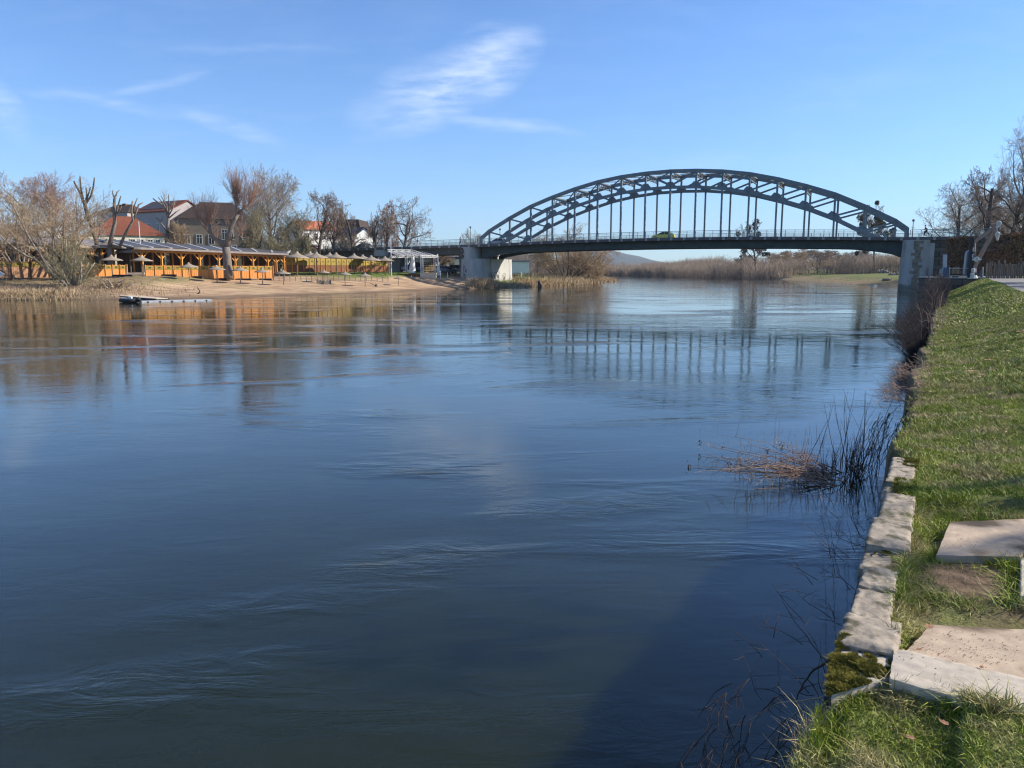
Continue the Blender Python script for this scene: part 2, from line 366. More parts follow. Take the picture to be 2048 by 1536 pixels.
patch = mr(wn(.035, 5, .6, (.5, 1.5, 1), FL, 1.0), .40, .66)        # ruffled areas against slicks
patch2 = mr(wn(.09, 4, .55, (.45, 1.3, 1), FL, 2.2), .50, .68)
swell = wn(.55, 2, .45, (.55, 1.0, 1), FL, .6)
rip = wn(2.3, 6, .58, (.55, 1.35, 1), FL+R(14), 1.0)
fine = wn(9.0, 3, .55, (.6, 1.3, 1), FL-R(20), .6)
curl = wn(.8, 3, .55, (.5, 1.5, 1), FL+R(4), 3.5)
# the shed eddies behind the flooded shrub
def eddy(px, py, rx, ry):
    p = W(px, py, 0); mp = n.new('ShaderNodeMapping'); mp.vector_type = 'TEXTURE'; mp.inputs['Location'].default_value = (p.x, p.y, 0); mp.inputs['Rotation'].default_value = (0, 0, R(18)); mp.inputs['Scale'].default_value = (rx, ry, 1)
    l.new(tcn.outputs['Object'], mp.inputs[0]); q = n.new('ShaderNodeVectorMath'); q.operation = 'LENGTH'; l.new(mp.outputs[0], q.inputs[0]); return mr(q.outputs['Value'], .25, 1, 1, 0)
ed = mth(t, 'MAXIMUM', eddy(830, 1120, 1.5, .8), eddy(1200, 1010, 2.2, .8)); ed = mth(t, 'MAXIMUM', ed, eddy(330, 1370, 1.9, .7)); ed = mth(t, 'MAXIMUM', ed, mth(t, 'MULTIPLY', eddy(560, 1210, 2.2, .5), .6))
mk = mth(t, 'ADD', mth(t, 'MULTIPLY', patch, .55), .24); mk = mth(t, 'ADD', mk, mth(t, 'MULTIPLY', patch2, .5)); mk = mth(t, 'ADD', mk, mth(t, 'MULTIPLY', ed, 1.5))
H = mth(t, 'MULTIPLY', swell, .010)
H = mth(t, 'ADD', H, mth(t, 'MULTIPLY', mth(t, 'MULTIPLY', rip, mk), .0105))
H = mth(t, 'ADD', H, mth(t, 'MULTIPLY', mth(t, 'MULTIPLY', fine, mth(t, 'ADD', mk, .15)), .0015))
H = mth(t, 'ADD', H, mth(t, 'MULTIPLY', mth(t, 'MULTIPLY', curl, patch2), .022))
bp = n.new('ShaderNodeBump'); bp.inputs['Strength'].default_value = 1.0; bp.inputs['Distance'].default_value = 1.0; l.new(H, bp.inputs['Height']); l.new(bp.outputs[0], b.inputs['Normal'])
MB().add([(-900, -700, 0), (500, -700, 0), (500, 1300, 0), (-900, 1300, 0)], [(0, 1, 2, 3)]).build("water", wm)
tag(bpy.data.objects['water'], kind='structure')

# ------------------------------------------------------------------ near right bank (finer sheet)
RECP = [(1790, 1328), (2200, 1428), (2200, 1015), (1860, 1012), (1836, 1000), (1822, 1080), (1800, 1180)]
RECW = np.array([[W(a, b_, 1.15).x, W(a, b_, 1.15).y] for a, b_ in RECP])
def recess(s, t):
    P_ = np.array([B0.x, B0.y])+np.outer(s, [BD.x, BD.y])+np.outer(t, [BN.x, BN.y]); r = np.zeros(len(P_)); k = (s > -1) & (s < 8)
    if k.any():
        q = P_[k]; d_ = seg_dist(q, np.vstack([RECW, RECW[:1]])); r[k] = sst(-.01, .10, np.where(inside(q, RECW), d_, -d_))
    return r
def bank_h(s, t, raw=False):
    s = np.asarray(s, float); t = np.asarray(t, float)
    zt = np.interp(s, [-30, 0, 6, 20, 44, 84, 140], [1.3, 1.3, 1.56, 1.78, 2.12, 2.42, 2.6])
    e = np.interp(s, [-30, 6, 30, 90, 140], [1.14, 1.16, 1.12, 1.1, 1.2])
    z = e+(zt-e)*sst(0, 3.7, t)
    z = z+np.clip((t-9)/40, 0, 1)*1.0*sst(20, 60, s)
    # stair recess between the coping and the upper lawn
    z = np.where(s < 1.6, np.clip(z, 1.14+.08*sst(.05, .25, t), 1.236), z)
    rec = recess(s, t)
    z = z*(1-rec)+1.105*rec
    z = np.where((s > .25) & (s < 1.5) & (t < .62), np.minimum(z, 1.15), z)
    to = np.where((s < 6.9) & (s > .25), .13, .0)
    z = np.where(t < to, -1.6+(z+1.6)*sst(-.16, -.02, t-to), z)
    return z
def bz(s, t):
    return float(bank_h([s], [t])[0])
ss = np.concatenate([np.arange(-14, -1.5, .5), np.arange(-1.5, 7, .045), np.arange(7, 26, .16), np.arange(26, 60, .4), np.arange(60, 124, .8)])
ts = np.concatenate([[-.45, -.16, -.12, -.08, -.04], np.arange(0, 3.2, .05), np.arange(3.2, 9, .25), np.arange(9, 60, 1.5)])
SS, TT = np.meshgrid(ss, ts); s1, t1 = SS.ravel(), TT.ravel()
Q = np.column_stack([s1, t1]); zz = bank_h(s1, t1)
ns = len(ss)
det = np.where(s1 < 1.8, .35, 1)*(vnoise(Q, .7, 11)*.10+vnoise(Q, 2.1, 12)*.045+vnoise(Q, 6, 13)*.022)*np.clip((t1+.05)/.5, 0, 1)*np.where(t1 > 3.9, .3, 1)
zz = zz+det
edge = vnoise(np.column_stack([s1, s1*0]), .9, 21)*.35+vnoise(np.column_stack([s1, s1*0]), 3.1, 22)*.12
s_off = np.where((s1 > 6.3) & (t1 < 1.5), edge*np.clip((s1-6.3)/1.5, 0, 1)*(1-np.clip(t1/1.5, 0, 1)), 0)
PB = np.array([B0.x, B0.y])+np.outer(s1, [BD.x, BD.y])+np.outer(t1+s_off, [BN.x, BN.y])
jj = np.arange(len(ss)*len(ts)).reshape(len(ts), ns); FB = np.stack([jj[:-1, :-1], jj[1:, :-1], jj[1:, 1:], jj[:-1, 1:]], -1).reshape(-1, 4)
km = bpy.data.materials.new("bank_soil"); km.use_nodes = True
bank = fastmesh("riverbank_ground", np.column_stack([PB, zz]), FB, None, km); tag(bank, kind='structure'); bank.data.polygons.foreach_set('use_smooth', [True]*len(FB))
t = km.node_tree; n = t.nodes; l = t.links; b = n['Principled BSDF']; b.inputs['Roughness'].default_value = .95; b.inputs['Specular IOR Level'].default_value = .15
tcn = n.new('ShaderNodeTexCoord')
def bn(sc, det=7, ro=.65):
    q = n.new('ShaderNodeTexNoise'); q.inputs['Scale'].default_value = sc; q.inputs['Detail'].default_value = det; q.inputs['Roughness'].default_value = ro; l.new(tcn.outputs['Object'], q.inputs['Vector']); return q.outputs[0]
def rampn(src, cols):
    r = n.new('ShaderNodeValToRGB'); e = r.color_ramp.elements
    while len(e) < len(cols): e.new(.5)
    for k, (p, c) in enumerate(cols): e[k].position = p; e[k].color = (*c, 1)
    l.new(src, r.inputs[0]); return r.outputs[0]
soil = rampn(bn(7), [(.3, (.085, .055, .034)), (.7, (.29, .20, .13))])
gr = rampn(bn(1.1), [(.32, (.075, .115, .02)), (.5, (.15, .20, .035)), (.66, (.30, .28, .10))])
gr2 = rampn(bn(45, 8, .75), [(.38, (.03, .045, .012)), (.62, (.34, .34, .13))])
x = n.new('ShaderNodeMixRGB'); x.inputs[0].default_value = .6; l.new(gr, x.inputs[1]); l.new(gr2, x.inputs[2])
att = n.new('ShaderNodeVertexColor'); att.layer_name = 'zone'; sp = n.new('ShaderNodeSeparateColor'); l.new(att.outputs[0], sp.inputs[0])
y = n.new('ShaderNodeMixRGB'); l.new(sp.outputs[0], y.inputs[0]); l.new(x.outputs[0], y.inputs[1]); l.new(soil, y.inputs[2])
l.new(y.outputs[0], b.inputs['Base Color'])
bp = n.new('ShaderNodeBump'); bp.inputs['Strength'].default_value = .9; bp.inputs['Distance'].default_value = .03; l.new(bn(14, 8, .7), bp.inputs['Height']); l.new(bp.outputs[0], b.inputs['Normal'])
def soil_mask(s, t):
    nzz = vnoise(np.column_stack([s, t]), 1.7, 31)+.5*vnoise(np.column_stack([s, t]), 5, 32)
    rec = recess(s, t)
    m = rec*sst(-.45, .15, nzz+sst(.5, 1.1, t)*.5-.1)
    m = np.maximum(m, sst(.22, .45, nzz)*.8)
    m = np.maximum(m, sst(.02, -.05, t))
    m = np.maximum(m, sst(.22, .0, t+nzz*.3)*sst(6.3, 7, s))
    return np.clip(m, 0, 1)
ca = bank.data.color_attributes.new('zone', 'FLOAT_COLOR', 'POINT')
sm = soil_mask(s1, t1); ca.data.foreach_set('color', np.column_stack([sm, sm*0, sm*0, sm*0+1]).astype(np.float32).ravel())
# path on top of the bank
pv = []; pf = []
for k, s in enumerate(np.arange(-10, 118, 2.0)):
    wob_ = .15*math.sin(s*.21)
    for tt in (3.95+wob_, 4.6, 6.0, 7.4+wob_): pv.append(BK(s, tt, bz(s, tt)+.035+.0*tt))
    if k:
        a = (k-1)*4
        for q in range(3): pf.append((a+q, a+q+1, a+5+q, a+4+q))
asph = mat('path_gravel', (.30, .28, .25), (.22, .205, .19), scale=3, rough=.95, bump=.3, bdist=.01)
tag(MB().add(pv, pf).build("path", asph), kind='structure')
# ------------------------------------------------------------------ steel arch bridge
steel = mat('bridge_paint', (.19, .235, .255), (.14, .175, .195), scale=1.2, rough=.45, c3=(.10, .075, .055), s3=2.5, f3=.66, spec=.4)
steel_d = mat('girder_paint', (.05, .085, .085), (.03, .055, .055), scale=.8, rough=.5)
conc = mat('bridge_concrete', (.52, .50, .455), (.40, .385, .35), scale=.7, rough=.9, bump=.25, c3=(.16, .145, .12), s3=.5, f3=.60, stretch=(1, 1, .35))
t_ = conc.node_tree; pb_ = t_.nodes['Principled BSDF']; src_ = pb_.inputs['Base Color'].links[0].from_socket   # tide mark and algae near the water
tc_ = t_.nodes.new('ShaderNodeTexCoord'); sp_ = t_.nodes.new('ShaderNodeSeparateXYZ'); t_.links.new(tc_.outputs['Object'], sp_.inputs[0]); nz_ = t_.nodes.new('ShaderNodeTexNoise'); nz_.inputs['Scale'].default_value = .8; t_.links.new(tc_.outputs['Object'], nz_.inputs['Vector'])
hz_ = mth(t_, 'ADD', sp_.outputs[2], mth(t_, 'MULTIPLY', nz_.outputs[0], 1.1)); mr_ = t_.nodes.new('ShaderNodeMapRange'); mr_.inputs[1].default_value = 1.35; mr_.inputs[2].default_value = 1.9; mr_.inputs[3].default_value = .75; mr_.inputs[4].default_value = 0; t_.links.new(hz_, mr_.inputs[0])
mx_ = t_.nodes.new('ShaderNodeMixRGB'); mx_.inputs[2].default_value = (.11, .105, .08, 1); t_.links.new(mr_.outputs[0], mx_.inputs[0]); t_.links.new(src_, mx_.inputs[1]); t_.links.new(mx_.outputs[0], pb_.inputs['Base Color'])
conc_l = mat('kerb_concrete', (.42, .40, .37), (.33, .31, .29), scale=2, rough=.9)
kerb_m = mat('kerb_edge', (.17, .155, .15), (.12, .11, .105), scale=2, rough=.9)
asphalt = mat('asphalt', (.06, .06, .062), (.045, .045, .047), scale=6, rough=.9)
stone_m = brickmat('old_masonry', (.22, .185, .15), (.13, .115, .10), (.07, .065, .055), .55, .9, .38, ms=.03)
rail_m = mat('railing_paint', (.30, .36, .36), (.22, .27, .27), scale=3, rough=.5)
BL = Vector((-4.61, 160.43, 0)); BRt = Vector((62.47, 127.57, 0)); BE = (BRt-BL); SPAN = BE.length; BE.normalize(); BW = Vector((-BE.y, BE.x, 0))
PAN = SPAN/16
def deckz(s): u = s/SPAN; return 8.5+(.62*4*u*(1-u) if 0 < u < 1 else 0) + (0 if u >= 0 else .012*s)
def BP(s, w, z): p = BL+BE*s+BW*w; return Vector((p.x, p.y, z))
UH = [11.3, 13.75, 15.9, 17.5, 18.87, 19.96, 20.66, 21.04, 21.18]; UH = UH+UH[:-1][::-1]
GH = [None, 9.6, 12.05, 14.0, 15.55, 16.85, 17.7, 18.2, 18.33]; GH = GH+GH[:-1][::-1]
bridge = thing('arch_bridge', BP(SPAN/2, 4, 0), 'blue grey steel arch road bridge spanning the river on stone faced piers', 'bridge')
WB = 8.16
for wv in (0.0, WB):
    m = MB()
    up = [BP(-1.75, wv, 10.0), BP(-1.2, wv, 10.4)]+[BP(i*PAN, wv, UH[i]) for i in range(17)]+[BP(SPAN+1.2, wv, 10.4), BP(SPAN+1.75, wv, 10.0)]
    for a, c in zip(up[:-1], up[1:]):
        e = (c-a).normalized()*.06; m.beam(a-e, c+e, .62, .62)
    for k, (sx, q) in enumerate(((-1.75, -1), (SPAN+1.75, 1))): m.beam(BP(sx, wv, deckz(0)-.2), BP(sx, wv, 10.12), .60, .60, up=BW)
    lo = [BP(.35*PAN, wv, deckz(0)-.1)]+[BP(i*PAN, wv, GH[i]) for i in range(1, 16)]+[BP(SPAN-.35*PAN, wv, deckz(0)-.1)]
    for a, c in zip(lo[:-1], lo[1:]):
        e = (c-a).normalized()*.05; m.beam(a-e, c+e, .58, .52)
    arch = m.build('arch_rib', steel, bridge)
    for i in range(0, 17):     # posts between the chords
        bot = GH[i] if GH[i] else deckz(i*PAN)-.1
        MB().beam(BP(i*PAN, wv, bot+.2), BP(i*PAN, wv, UH[i]-.28), .34, .34, up=BW).build('post', steel, arch)
        if GH[i]:
            g = MB(); z = GH[i]; sl = (GH[i+1] or z-2.0)-(GH[i-1] or z-2.0) if 0 < i < 16 else 0; sl /= 2*PAN
            pts = [(-1.0, .22), (-.45, .95), (.45, .95), (1.0, .22), (1.0, -.2), (-1.0, -.2)]
            vs = [BP(i*PAN+a, wv-.17, z+b_+a*sl) for a, b_ in pts]+[BP(i*PAN+a, wv+.17, z+b_+a*sl) for a, b_ in pts]
            g.add(vs, [(0, 1, 2, 3, 4, 5), (11, 10, 9, 8, 7, 6)]+[(k, (k+1) % 6+0, 6+(k+1) % 6, 6+k) for k in range(6)]); g.build('gusset_plate', steel, arch)
            MB().beam(BP(i*PAN, wv, deckz(i*PAN)-.1), BP(i*PAN, wv, GH[i]-.2), .30, .34, up=BW).build('hanger', steel, arch)
    for i in range(0, 16):     # diagonals, mirrored about mid-span
        if i < 8: a = BP(i*PAN, wv, UH[i]-.2); c = BP((i+1)*PAN, wv, (GH[i+1])+.3)
        else: a = BP(i*PAN, wv, (GH[i])+.3); c = BP((i+1)*PAN, wv, UH[i+1]-.2)
        MB().beam(a, c, .26, .30).build('diagonal', steel, arch)
# wind bracing between the two ribs
brm = mat('bracing_paint', (.16, .17, .17), (.11, .12, .12), scale=2, rough=.5)
for i in range(3, 14):
    g = MB(); a = BP(i*PAN, .3, UH[i]-.05); c = BP(i*PAN, WB-.3, UH[i]-.05); g.beam(a, c, .26, .22); d = Vector((0, 0, -.95))
    g.beam(a+d, c+d, .22, .2)
    for k in range(6):
        p = a.lerp(c, k/6); q = a.lerp(c, (k+1)/6); g.beam(p+(d if k % 2 else Vector()), q+(Vector() if k % 2 else d), .12, .12)
    g.build('portal_strut', brm, bridge)
    if i < 13:
        a2 = BP((i+1)*PAN, .3, UH[i+1]); c2 = BP((i+1)*PAN, WB-.3, UH[i+1]); mid = (a+c+a2+c2)/4
        g = MB(); g.beam(a, c2, .16, .16); g.beam(c-Vector((0, 0, .08)), a2-Vector((0, 0, .08)), .16, .16); g.build('wind_brace', brm, bridge)
# deck : roadway, footway cantilevers, edge beams, girders
S0, S1 = -49.0, 100.0
def sweep(w0, w1, z0, z1, s0, s1, step=4.67):
    m = MB(); k = int(math.ceil((s1-s0)/step)); sv = [s0+(s1-s0)*i/k for i in range(k+1)]
    vs = []
    for s in sv:
        z = deckz(s); vs += [BP(s, w0, z+z0), BP(s, w1, z+z0), BP(s, w1, z+z1), BP(s, w0, z+z1)]
    fs = [(3, 2, 1, 0), tuple(4*k+q for q in range(4))]
    for i in range(k):
        a = 4*i
        for q in range(4): fs.append((a+q, a+(q+1) % 4, a+4+(q+1) % 4, a+4+q))
    return m.add(vs, fs)
WN, WF = -2.2, WB+2.2
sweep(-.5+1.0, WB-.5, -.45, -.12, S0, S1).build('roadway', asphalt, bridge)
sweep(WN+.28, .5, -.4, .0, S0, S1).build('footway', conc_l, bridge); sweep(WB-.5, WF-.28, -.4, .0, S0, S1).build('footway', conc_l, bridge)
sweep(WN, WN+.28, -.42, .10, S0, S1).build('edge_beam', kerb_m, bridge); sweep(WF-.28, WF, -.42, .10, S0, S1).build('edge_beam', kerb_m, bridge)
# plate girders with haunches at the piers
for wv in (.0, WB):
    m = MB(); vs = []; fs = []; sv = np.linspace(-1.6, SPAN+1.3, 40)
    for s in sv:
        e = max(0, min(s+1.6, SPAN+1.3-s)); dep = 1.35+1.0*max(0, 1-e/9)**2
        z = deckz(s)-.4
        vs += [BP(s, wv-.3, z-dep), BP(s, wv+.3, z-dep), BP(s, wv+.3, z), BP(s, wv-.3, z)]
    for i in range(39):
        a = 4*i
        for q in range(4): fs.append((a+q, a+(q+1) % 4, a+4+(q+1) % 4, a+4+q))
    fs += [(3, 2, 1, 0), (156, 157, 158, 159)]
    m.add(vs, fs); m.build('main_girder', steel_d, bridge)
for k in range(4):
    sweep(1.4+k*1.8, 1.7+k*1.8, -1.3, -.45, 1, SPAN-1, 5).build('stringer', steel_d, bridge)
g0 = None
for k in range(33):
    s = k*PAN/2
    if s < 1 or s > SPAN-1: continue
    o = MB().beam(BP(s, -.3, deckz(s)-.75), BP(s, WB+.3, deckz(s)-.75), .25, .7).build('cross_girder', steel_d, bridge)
for s0, s1 in ((-25.2, -6.1), (S0+.8, -27.6)):
    for wv in (-.2, 2.6, 5.4, WB+.2): sweep(wv-.3, wv+.3, -1.75, -.4, s0, s1).build('main_girder', steel_d if wv > 0 else mat('approach_girder', (.20, .19, .18), (.13, .125, .12), scale=1, rough=.8, stretch=(1, 1, 4)), bridge)
# little cantilever brackets that show as pale blocks on the edge beam
bk = None
for k in range(int((S1-S0)/(PAN/2))):
    s = S0+1+k*PAN/2
    c = BP(s, WN-.06, deckz(s)-.18)
    if bk is None: bk = MB().box(c, (.42, .16, .50), rz=math.atan2(BE.y, BE.x)).build('kerb_bracket', conc_l, bridge); c0 = c
    else:
        o = bk.copy(); COL.objects.link(o); o.parent = bridge; o.location = c-c0
# railings
def railing(w, s0, s1):
    m = MB(); k = int((s1-s0)/.16); d = 1.5
    n_ = int((s1-s0)/d)
    for i in range(n_+1):
        s = s0+(s1-s0)*i/n_; z = deckz(s); m.beam(BP(s, w, z-.05), BP(s, w, z+1.2), .07, .09)
        if i < n_:
            s2 = s0+(s1-s0)*(i+1)/n_; z2 = deckz(s2)
            for hh, th in ((1.2, .08), (.98, .035), (.22, .045)): m.beam(BP(s, w, z+hh), BP(s2, w, z2+hh), .05, th)
            for q in range(1, 9):
                f = q/9; p = BP(s+(s2-s)*f, w, 0); zz_ = z+(z2-z)*f
                m.add([p+Vector((BE.x*-.012, BE.y*-.012, zz_+.22)), p+Vector((BE.x*.012, BE.y*.012, zz_+.22)), p+Vector((BE.x*.012, BE.y*.012, zz_+.98)), p+Vector((BE.x*-.012, BE.y*-.012, zz_+.98)),
                       p+Vector((BW.x*.02, BW.y*.02, zz_+.22)), p+Vector((BW.x*.02, BW.y*.02, zz_+.98))], [(0, 1, 2, 3), (0, 3, 5, 4), (1, 4, 5, 2)])
    m.build('railing', rail_m, bridge)
railing(WN+.12, S0, -2.2); railing(WN+.12, -1.6, SPAN+1.6); railing(WN+.12, SPAN+2.2, S1)
railing(WF-.12, S0, -2.2); railing(WF-.12, -1.6, SPAN+1.6); railing(WF-.12, SPAN+2.2, S1)
# piers : wall-like river piers with rounded noses
def pier_poly(sc, hw, w0, w1, nose_n=True):
    pts = []
    for k in range(0, 9):
        a = math.pi*k/8; pts.append((sc+hw*math.cos(a), w1+hw*.75*math.sin(a)))
    for k in range(0, 9):
        a = math.pi+math.pi*k/8; pts.append((sc+hw*math.cos(a), w0+hw*.75*math.sin(a)))
    return [BP(s, w, 0) for s, w in pts]
def pier(sc, hw, w0, w1, z0, z1, batter=.0):
    m = MB(); p0 = pier_poly(sc, hw+batter, w0-batter, w1+batter); p1 = pier_poly(sc, hw, w0, w1); k = len(p0)
    m.add([Vector((p.x, p.y, z0)) for p in p0]+[Vector((p.x, p.y, z1)) for p in p1], [tuple(range(k))[::-1], tuple(range(k, 2*k))]+[(i, (i+1) % k, k+(i+1) % k, k+i) for i in range(k)])
    return m
pl = pier(-3.5, 2.8, -1.0, WB+3.2, -1.5, 5.7, .15).build('river_pier', conc, bridge)
pier(-4.3, 1.95, -1.0, .4, 5.7, 8.08).build('pier_head', conc, bridge)
pier(-4.3, 1.95, WB-.2, WB+2.6, 5.7, 8.08).build('pier_head', conc, bridge)
MB().box(BP(-4.3, 4.2, 6.85), (2.6, 8.5, 2.2), rz=math.atan2(BE.y, BE.x)).build('bearing_wall', conc, bridge)
m = MB()
rz_ = math.atan2(BE.y, BE.x)
for k in range(14):
    wd = .5 if k % 2 else .8
    m.box(BP(-5.3+(.0 if k % 2 else .08), -2.42, 1.3+k*.49), (wd+.25, .42, .478), rz=rz_)
m.build('masonry_quoin', stone_m, bridge, bevel=.03)
def on_face(w, z): return BP(-.7+.15*(1-(z+1.5)/7.2)+.03, w, z)
for k, (w0_, z0_, c_) in enumerate([(2.0, 1.6, (.16, .17, .20)), (3.3, 1.5, (.16, .17, .20)), (4.6, 1.7, (.16, .17, .20)), (7.6, 1.3, (.50, .33, .24)), (.8, 2.0, (.2, .2, .22))]):
    g = MB(); r_ = random.Random(k)      # sprayed scrawl, too blurred to read
    pts = [on_face(w0_+.55*math.sin(a*2.1+k)+a*.06, z0_+.75+.7*math.sin(a*1.3+k*.7)) for a in np.linspace(0, 6, 26)]; g.tube(pts, .028, 4)
    pts = [on_face(w0_-.2+a*.2, z0_+.4+.35*math.sin(a*3+k)) for a in np.linspace(0, 5, 20)]; g.tube(pts, .025, 4); g.build('graffiti', mat('graffiti_%d' % (k//3), c_, scale=3), pl)
# bearings under the arch end
for wv in (.0, WB):
    m = MB(); m.box(BP(-1.35, wv, 6.1), (1.1, .7, .8), rz=rz_); m.build('bearing_shoe', steel_d, bridge)
    m = MB(); m.beam(BP(SPAN-1.8, wv, 7.0), BP(SPAN+1.25, wv, 5.7), .4, .45); m.build('bearing_strut', steel_d, bridge)
pr = pier(SPAN+3.2, 2.0, -1.8, WB+1.6, -1.6, 8.08, .18)
pr.build('river_pier', conc, bridge)
m = MB()
for k in range(17):
    wd = .85 if k % 2 else 1.35; zz_ = .15+k*.475; no_ = -3.615+.315*(zz_+1.6)/9.68
    m.box(BP(SPAN+3.3+(.18 if k % 3 else -.1), no_+.22, zz_), (wd, .5, .462), rz=rz_)
m.build('masonry_quoin', mat('quoin_stone', (.34, .29, .21), (.17, .145, .11), scale=1.3, rough=.95, bump=.6, bdist=.05), bridge, bevel=.03)
# approach pier on the left bank and the left abutment
pier(-26.4, 1.5, .5, WB-.5, 1.0, 8.08-.32, 0).build('approach_pier', conc, bridge)
pier(-26.4, 1.8, -.9, -.3, 6.4, 7.75, 0).build('pier_bracket', conc, bridge)
MB().prism([BP(-60, WN+.3, 0), BP(-47.6, WN+.3, 0), BP(-47.6, WF-.3, 0), BP(-60, WF-.3, 0)], 0, 7.45).build('abutment', conc, bridge)
# right masonry approach
MB().prism([BP(SPAN+5.1, WN+.35, 0), BP(SPAN+25, WN+.35, 0), BP(SPAN+25, WF-.35, 0), BP(SPAN+5.1, WF-.35, 0)], -1, 8.06).build('abutment', stone_m, bridge)
MB().prism([BP(SPAN+5.0, WN-.05, 0), BP(SPAN+5.8, WN-.05, 0), BP(SPAN+5.8, WN+.6, 0), BP(SPAN+5.0, WN+.6, 0)], -1, 7.6).build('corner_pilaster', conc, bridge)
# road behind both ends
em = MB()
for (s0, s1) in ((-200, -47.8), (SPAN+25, 260)):
    em.add([BP(s0, -16, 0), BP(s1, -16, 0), BP(s1, WN+.3, 8.0), BP(s0, WN+.3, 8.0), BP(s0, WF-.3, 8.0), BP(s1, WF-.3, 8.0), BP(s1, WF+14, 0), BP(s0, WF+14, 0)], [(0, 1, 2, 3), (3, 2, 5, 4), (4, 5, 6, 7), (1, 6, 5, 2), (0, 3, 4, 7)])
tag(em.build('road_embankment', mat('embankment_grass', (.14, .16, .05), (.16, .12, .07), scale=.6)), kind='structure')
# ------------------------------------------------------------------ vegetation tools
def sticks(P0, P1, r0, r1, k=3):
    P0 = np.asarray(P0, float); P1 = np.asarray(P1, float); n_ = len(P0); d = P1-P0; Ln = np.linalg.norm(d, axis=1, keepdims=True)+1e-9; d = d/Ln
    h = np.where(np.abs(d[:, 2:3]) < .9, np.array([[0, 0, 1.]]), np.array([[1., 0, 0]])); a = np.cross(d, h); a /= np.linalg.norm(a, axis=1, keepdims=True)+1e-9; b_ = np.cross(d, a)
    r0 = np.broadcast_to(np.asarray(r0, float), (n_,))[:, None]; r1 = np.broadcast_to(np.asarray(r1, float), (n_,))[:, None]
    V = []
    for q in range(k):
        an = 2*math.pi*q/k; V.append(P0+r0*(a*math.cos(an)+b_*math.sin(an)))
    for q in range(k):
        an = 2*math.pi*q/k; V.append(P1+r1*(a*math.cos(an)+b_*math.sin(an)))
    V = np.stack(V, 1).reshape(-1, 3); base = np.arange(n_)[:, None]*2*k
    F = np.concatenate([base+np.array([[q, (q+1) % k, k+(q+1) % k, k+q]]) for q in range(k)])
    return V, F
def leafquads(C, size, rs):
    n_ = len(C); u = rs.normal(size=(n_, 3)); u /= np.linalg.norm(u, axis=1, keepdims=True); w = rs.normal(size=(n_, 3)); v = np.cross(u, w); v /= np.linalg.norm(v, axis=1, keepdims=True)
    sz = (np.asarray(size)*rs.uniform(.6, 1.3, n_))[:, None]; u = u*sz; v = v*sz*.65
    V = np.stack([C-u, C-v*.9+u*.1, C+u, C+v*.9+u*.1], 1).reshape(-1, 3); F = np.arange(n_*4).reshape(-1, 4)
    return V, F
def child_mesh(name, V, F4, m, parent, F3=None):
    off = rootloc(parent); o = fastmesh(name, np.asarray(V)-np.array(off)[None, :], F4, F3, m); o.parent = parent; return o
bark = mat('bark_grey', (.30, .245, .195), (.15, .12, .095), scale=3, rough=.95, bump=.6, stretch=(1, 1, .3))
bark_d = mat('bark_dark', (.13, .105, .085), (.07, .056, .046), scale=3, rough=.95, bump=.6, stretch=(1, 1, .3))
bark_l = mat('bark_pale', (.36, .31, .25), (.19, .16, .13), scale=3, rough=.95, bump=.5, stretch=(1, 1, .3))
twig_tan = mat('twig_tan', (.50, .37, .23), (.34, .25, .155), scale=.5, rough=.9, island=.3)
twig_olive = mat('twig_olive', (.34, .29, .16), (.21, .18, .105), scale=.5, rough=.9, island=.3)
twig_red = mat('twig_red', (.46, .29, .20), (.32, .205, .15), scale=.5, rough=.9, island=.3)
twig_grey = mat('twig_grey', (.46, .39, .32), (.29, .25, .21), scale=.5, rough=.9, island=.3)
twig_brown = mat('twig_brown', (.35, .26, .195), (.21, .155, .12), scale=.5, rough=.9, island=.3)
leaf_rust = mat('leaf_rust', (.25, .155, .11), (.15, .10, .075), scale=2, rough=.85, island=.4)
leaf_ever = mat('leaf_ivy', (.045, .065, .025), (.025, .036, .016), scale=2, rough=.6, island=.4)
leaf_beech = mat('leaf_beech', (.36, .21, .11), (.20, .115, .06), scale=2.5, rough=.85, island=.45)
reed = mat('reed_straw', (.58, .44, .26), (.38, .27, .155), scale=1.2, rough=.9, island=.35)
reed_b = mat('reed_brown', (.40, .29, .19), (.24, .17, .12), scale=1.2, rough=.9, island=.35)
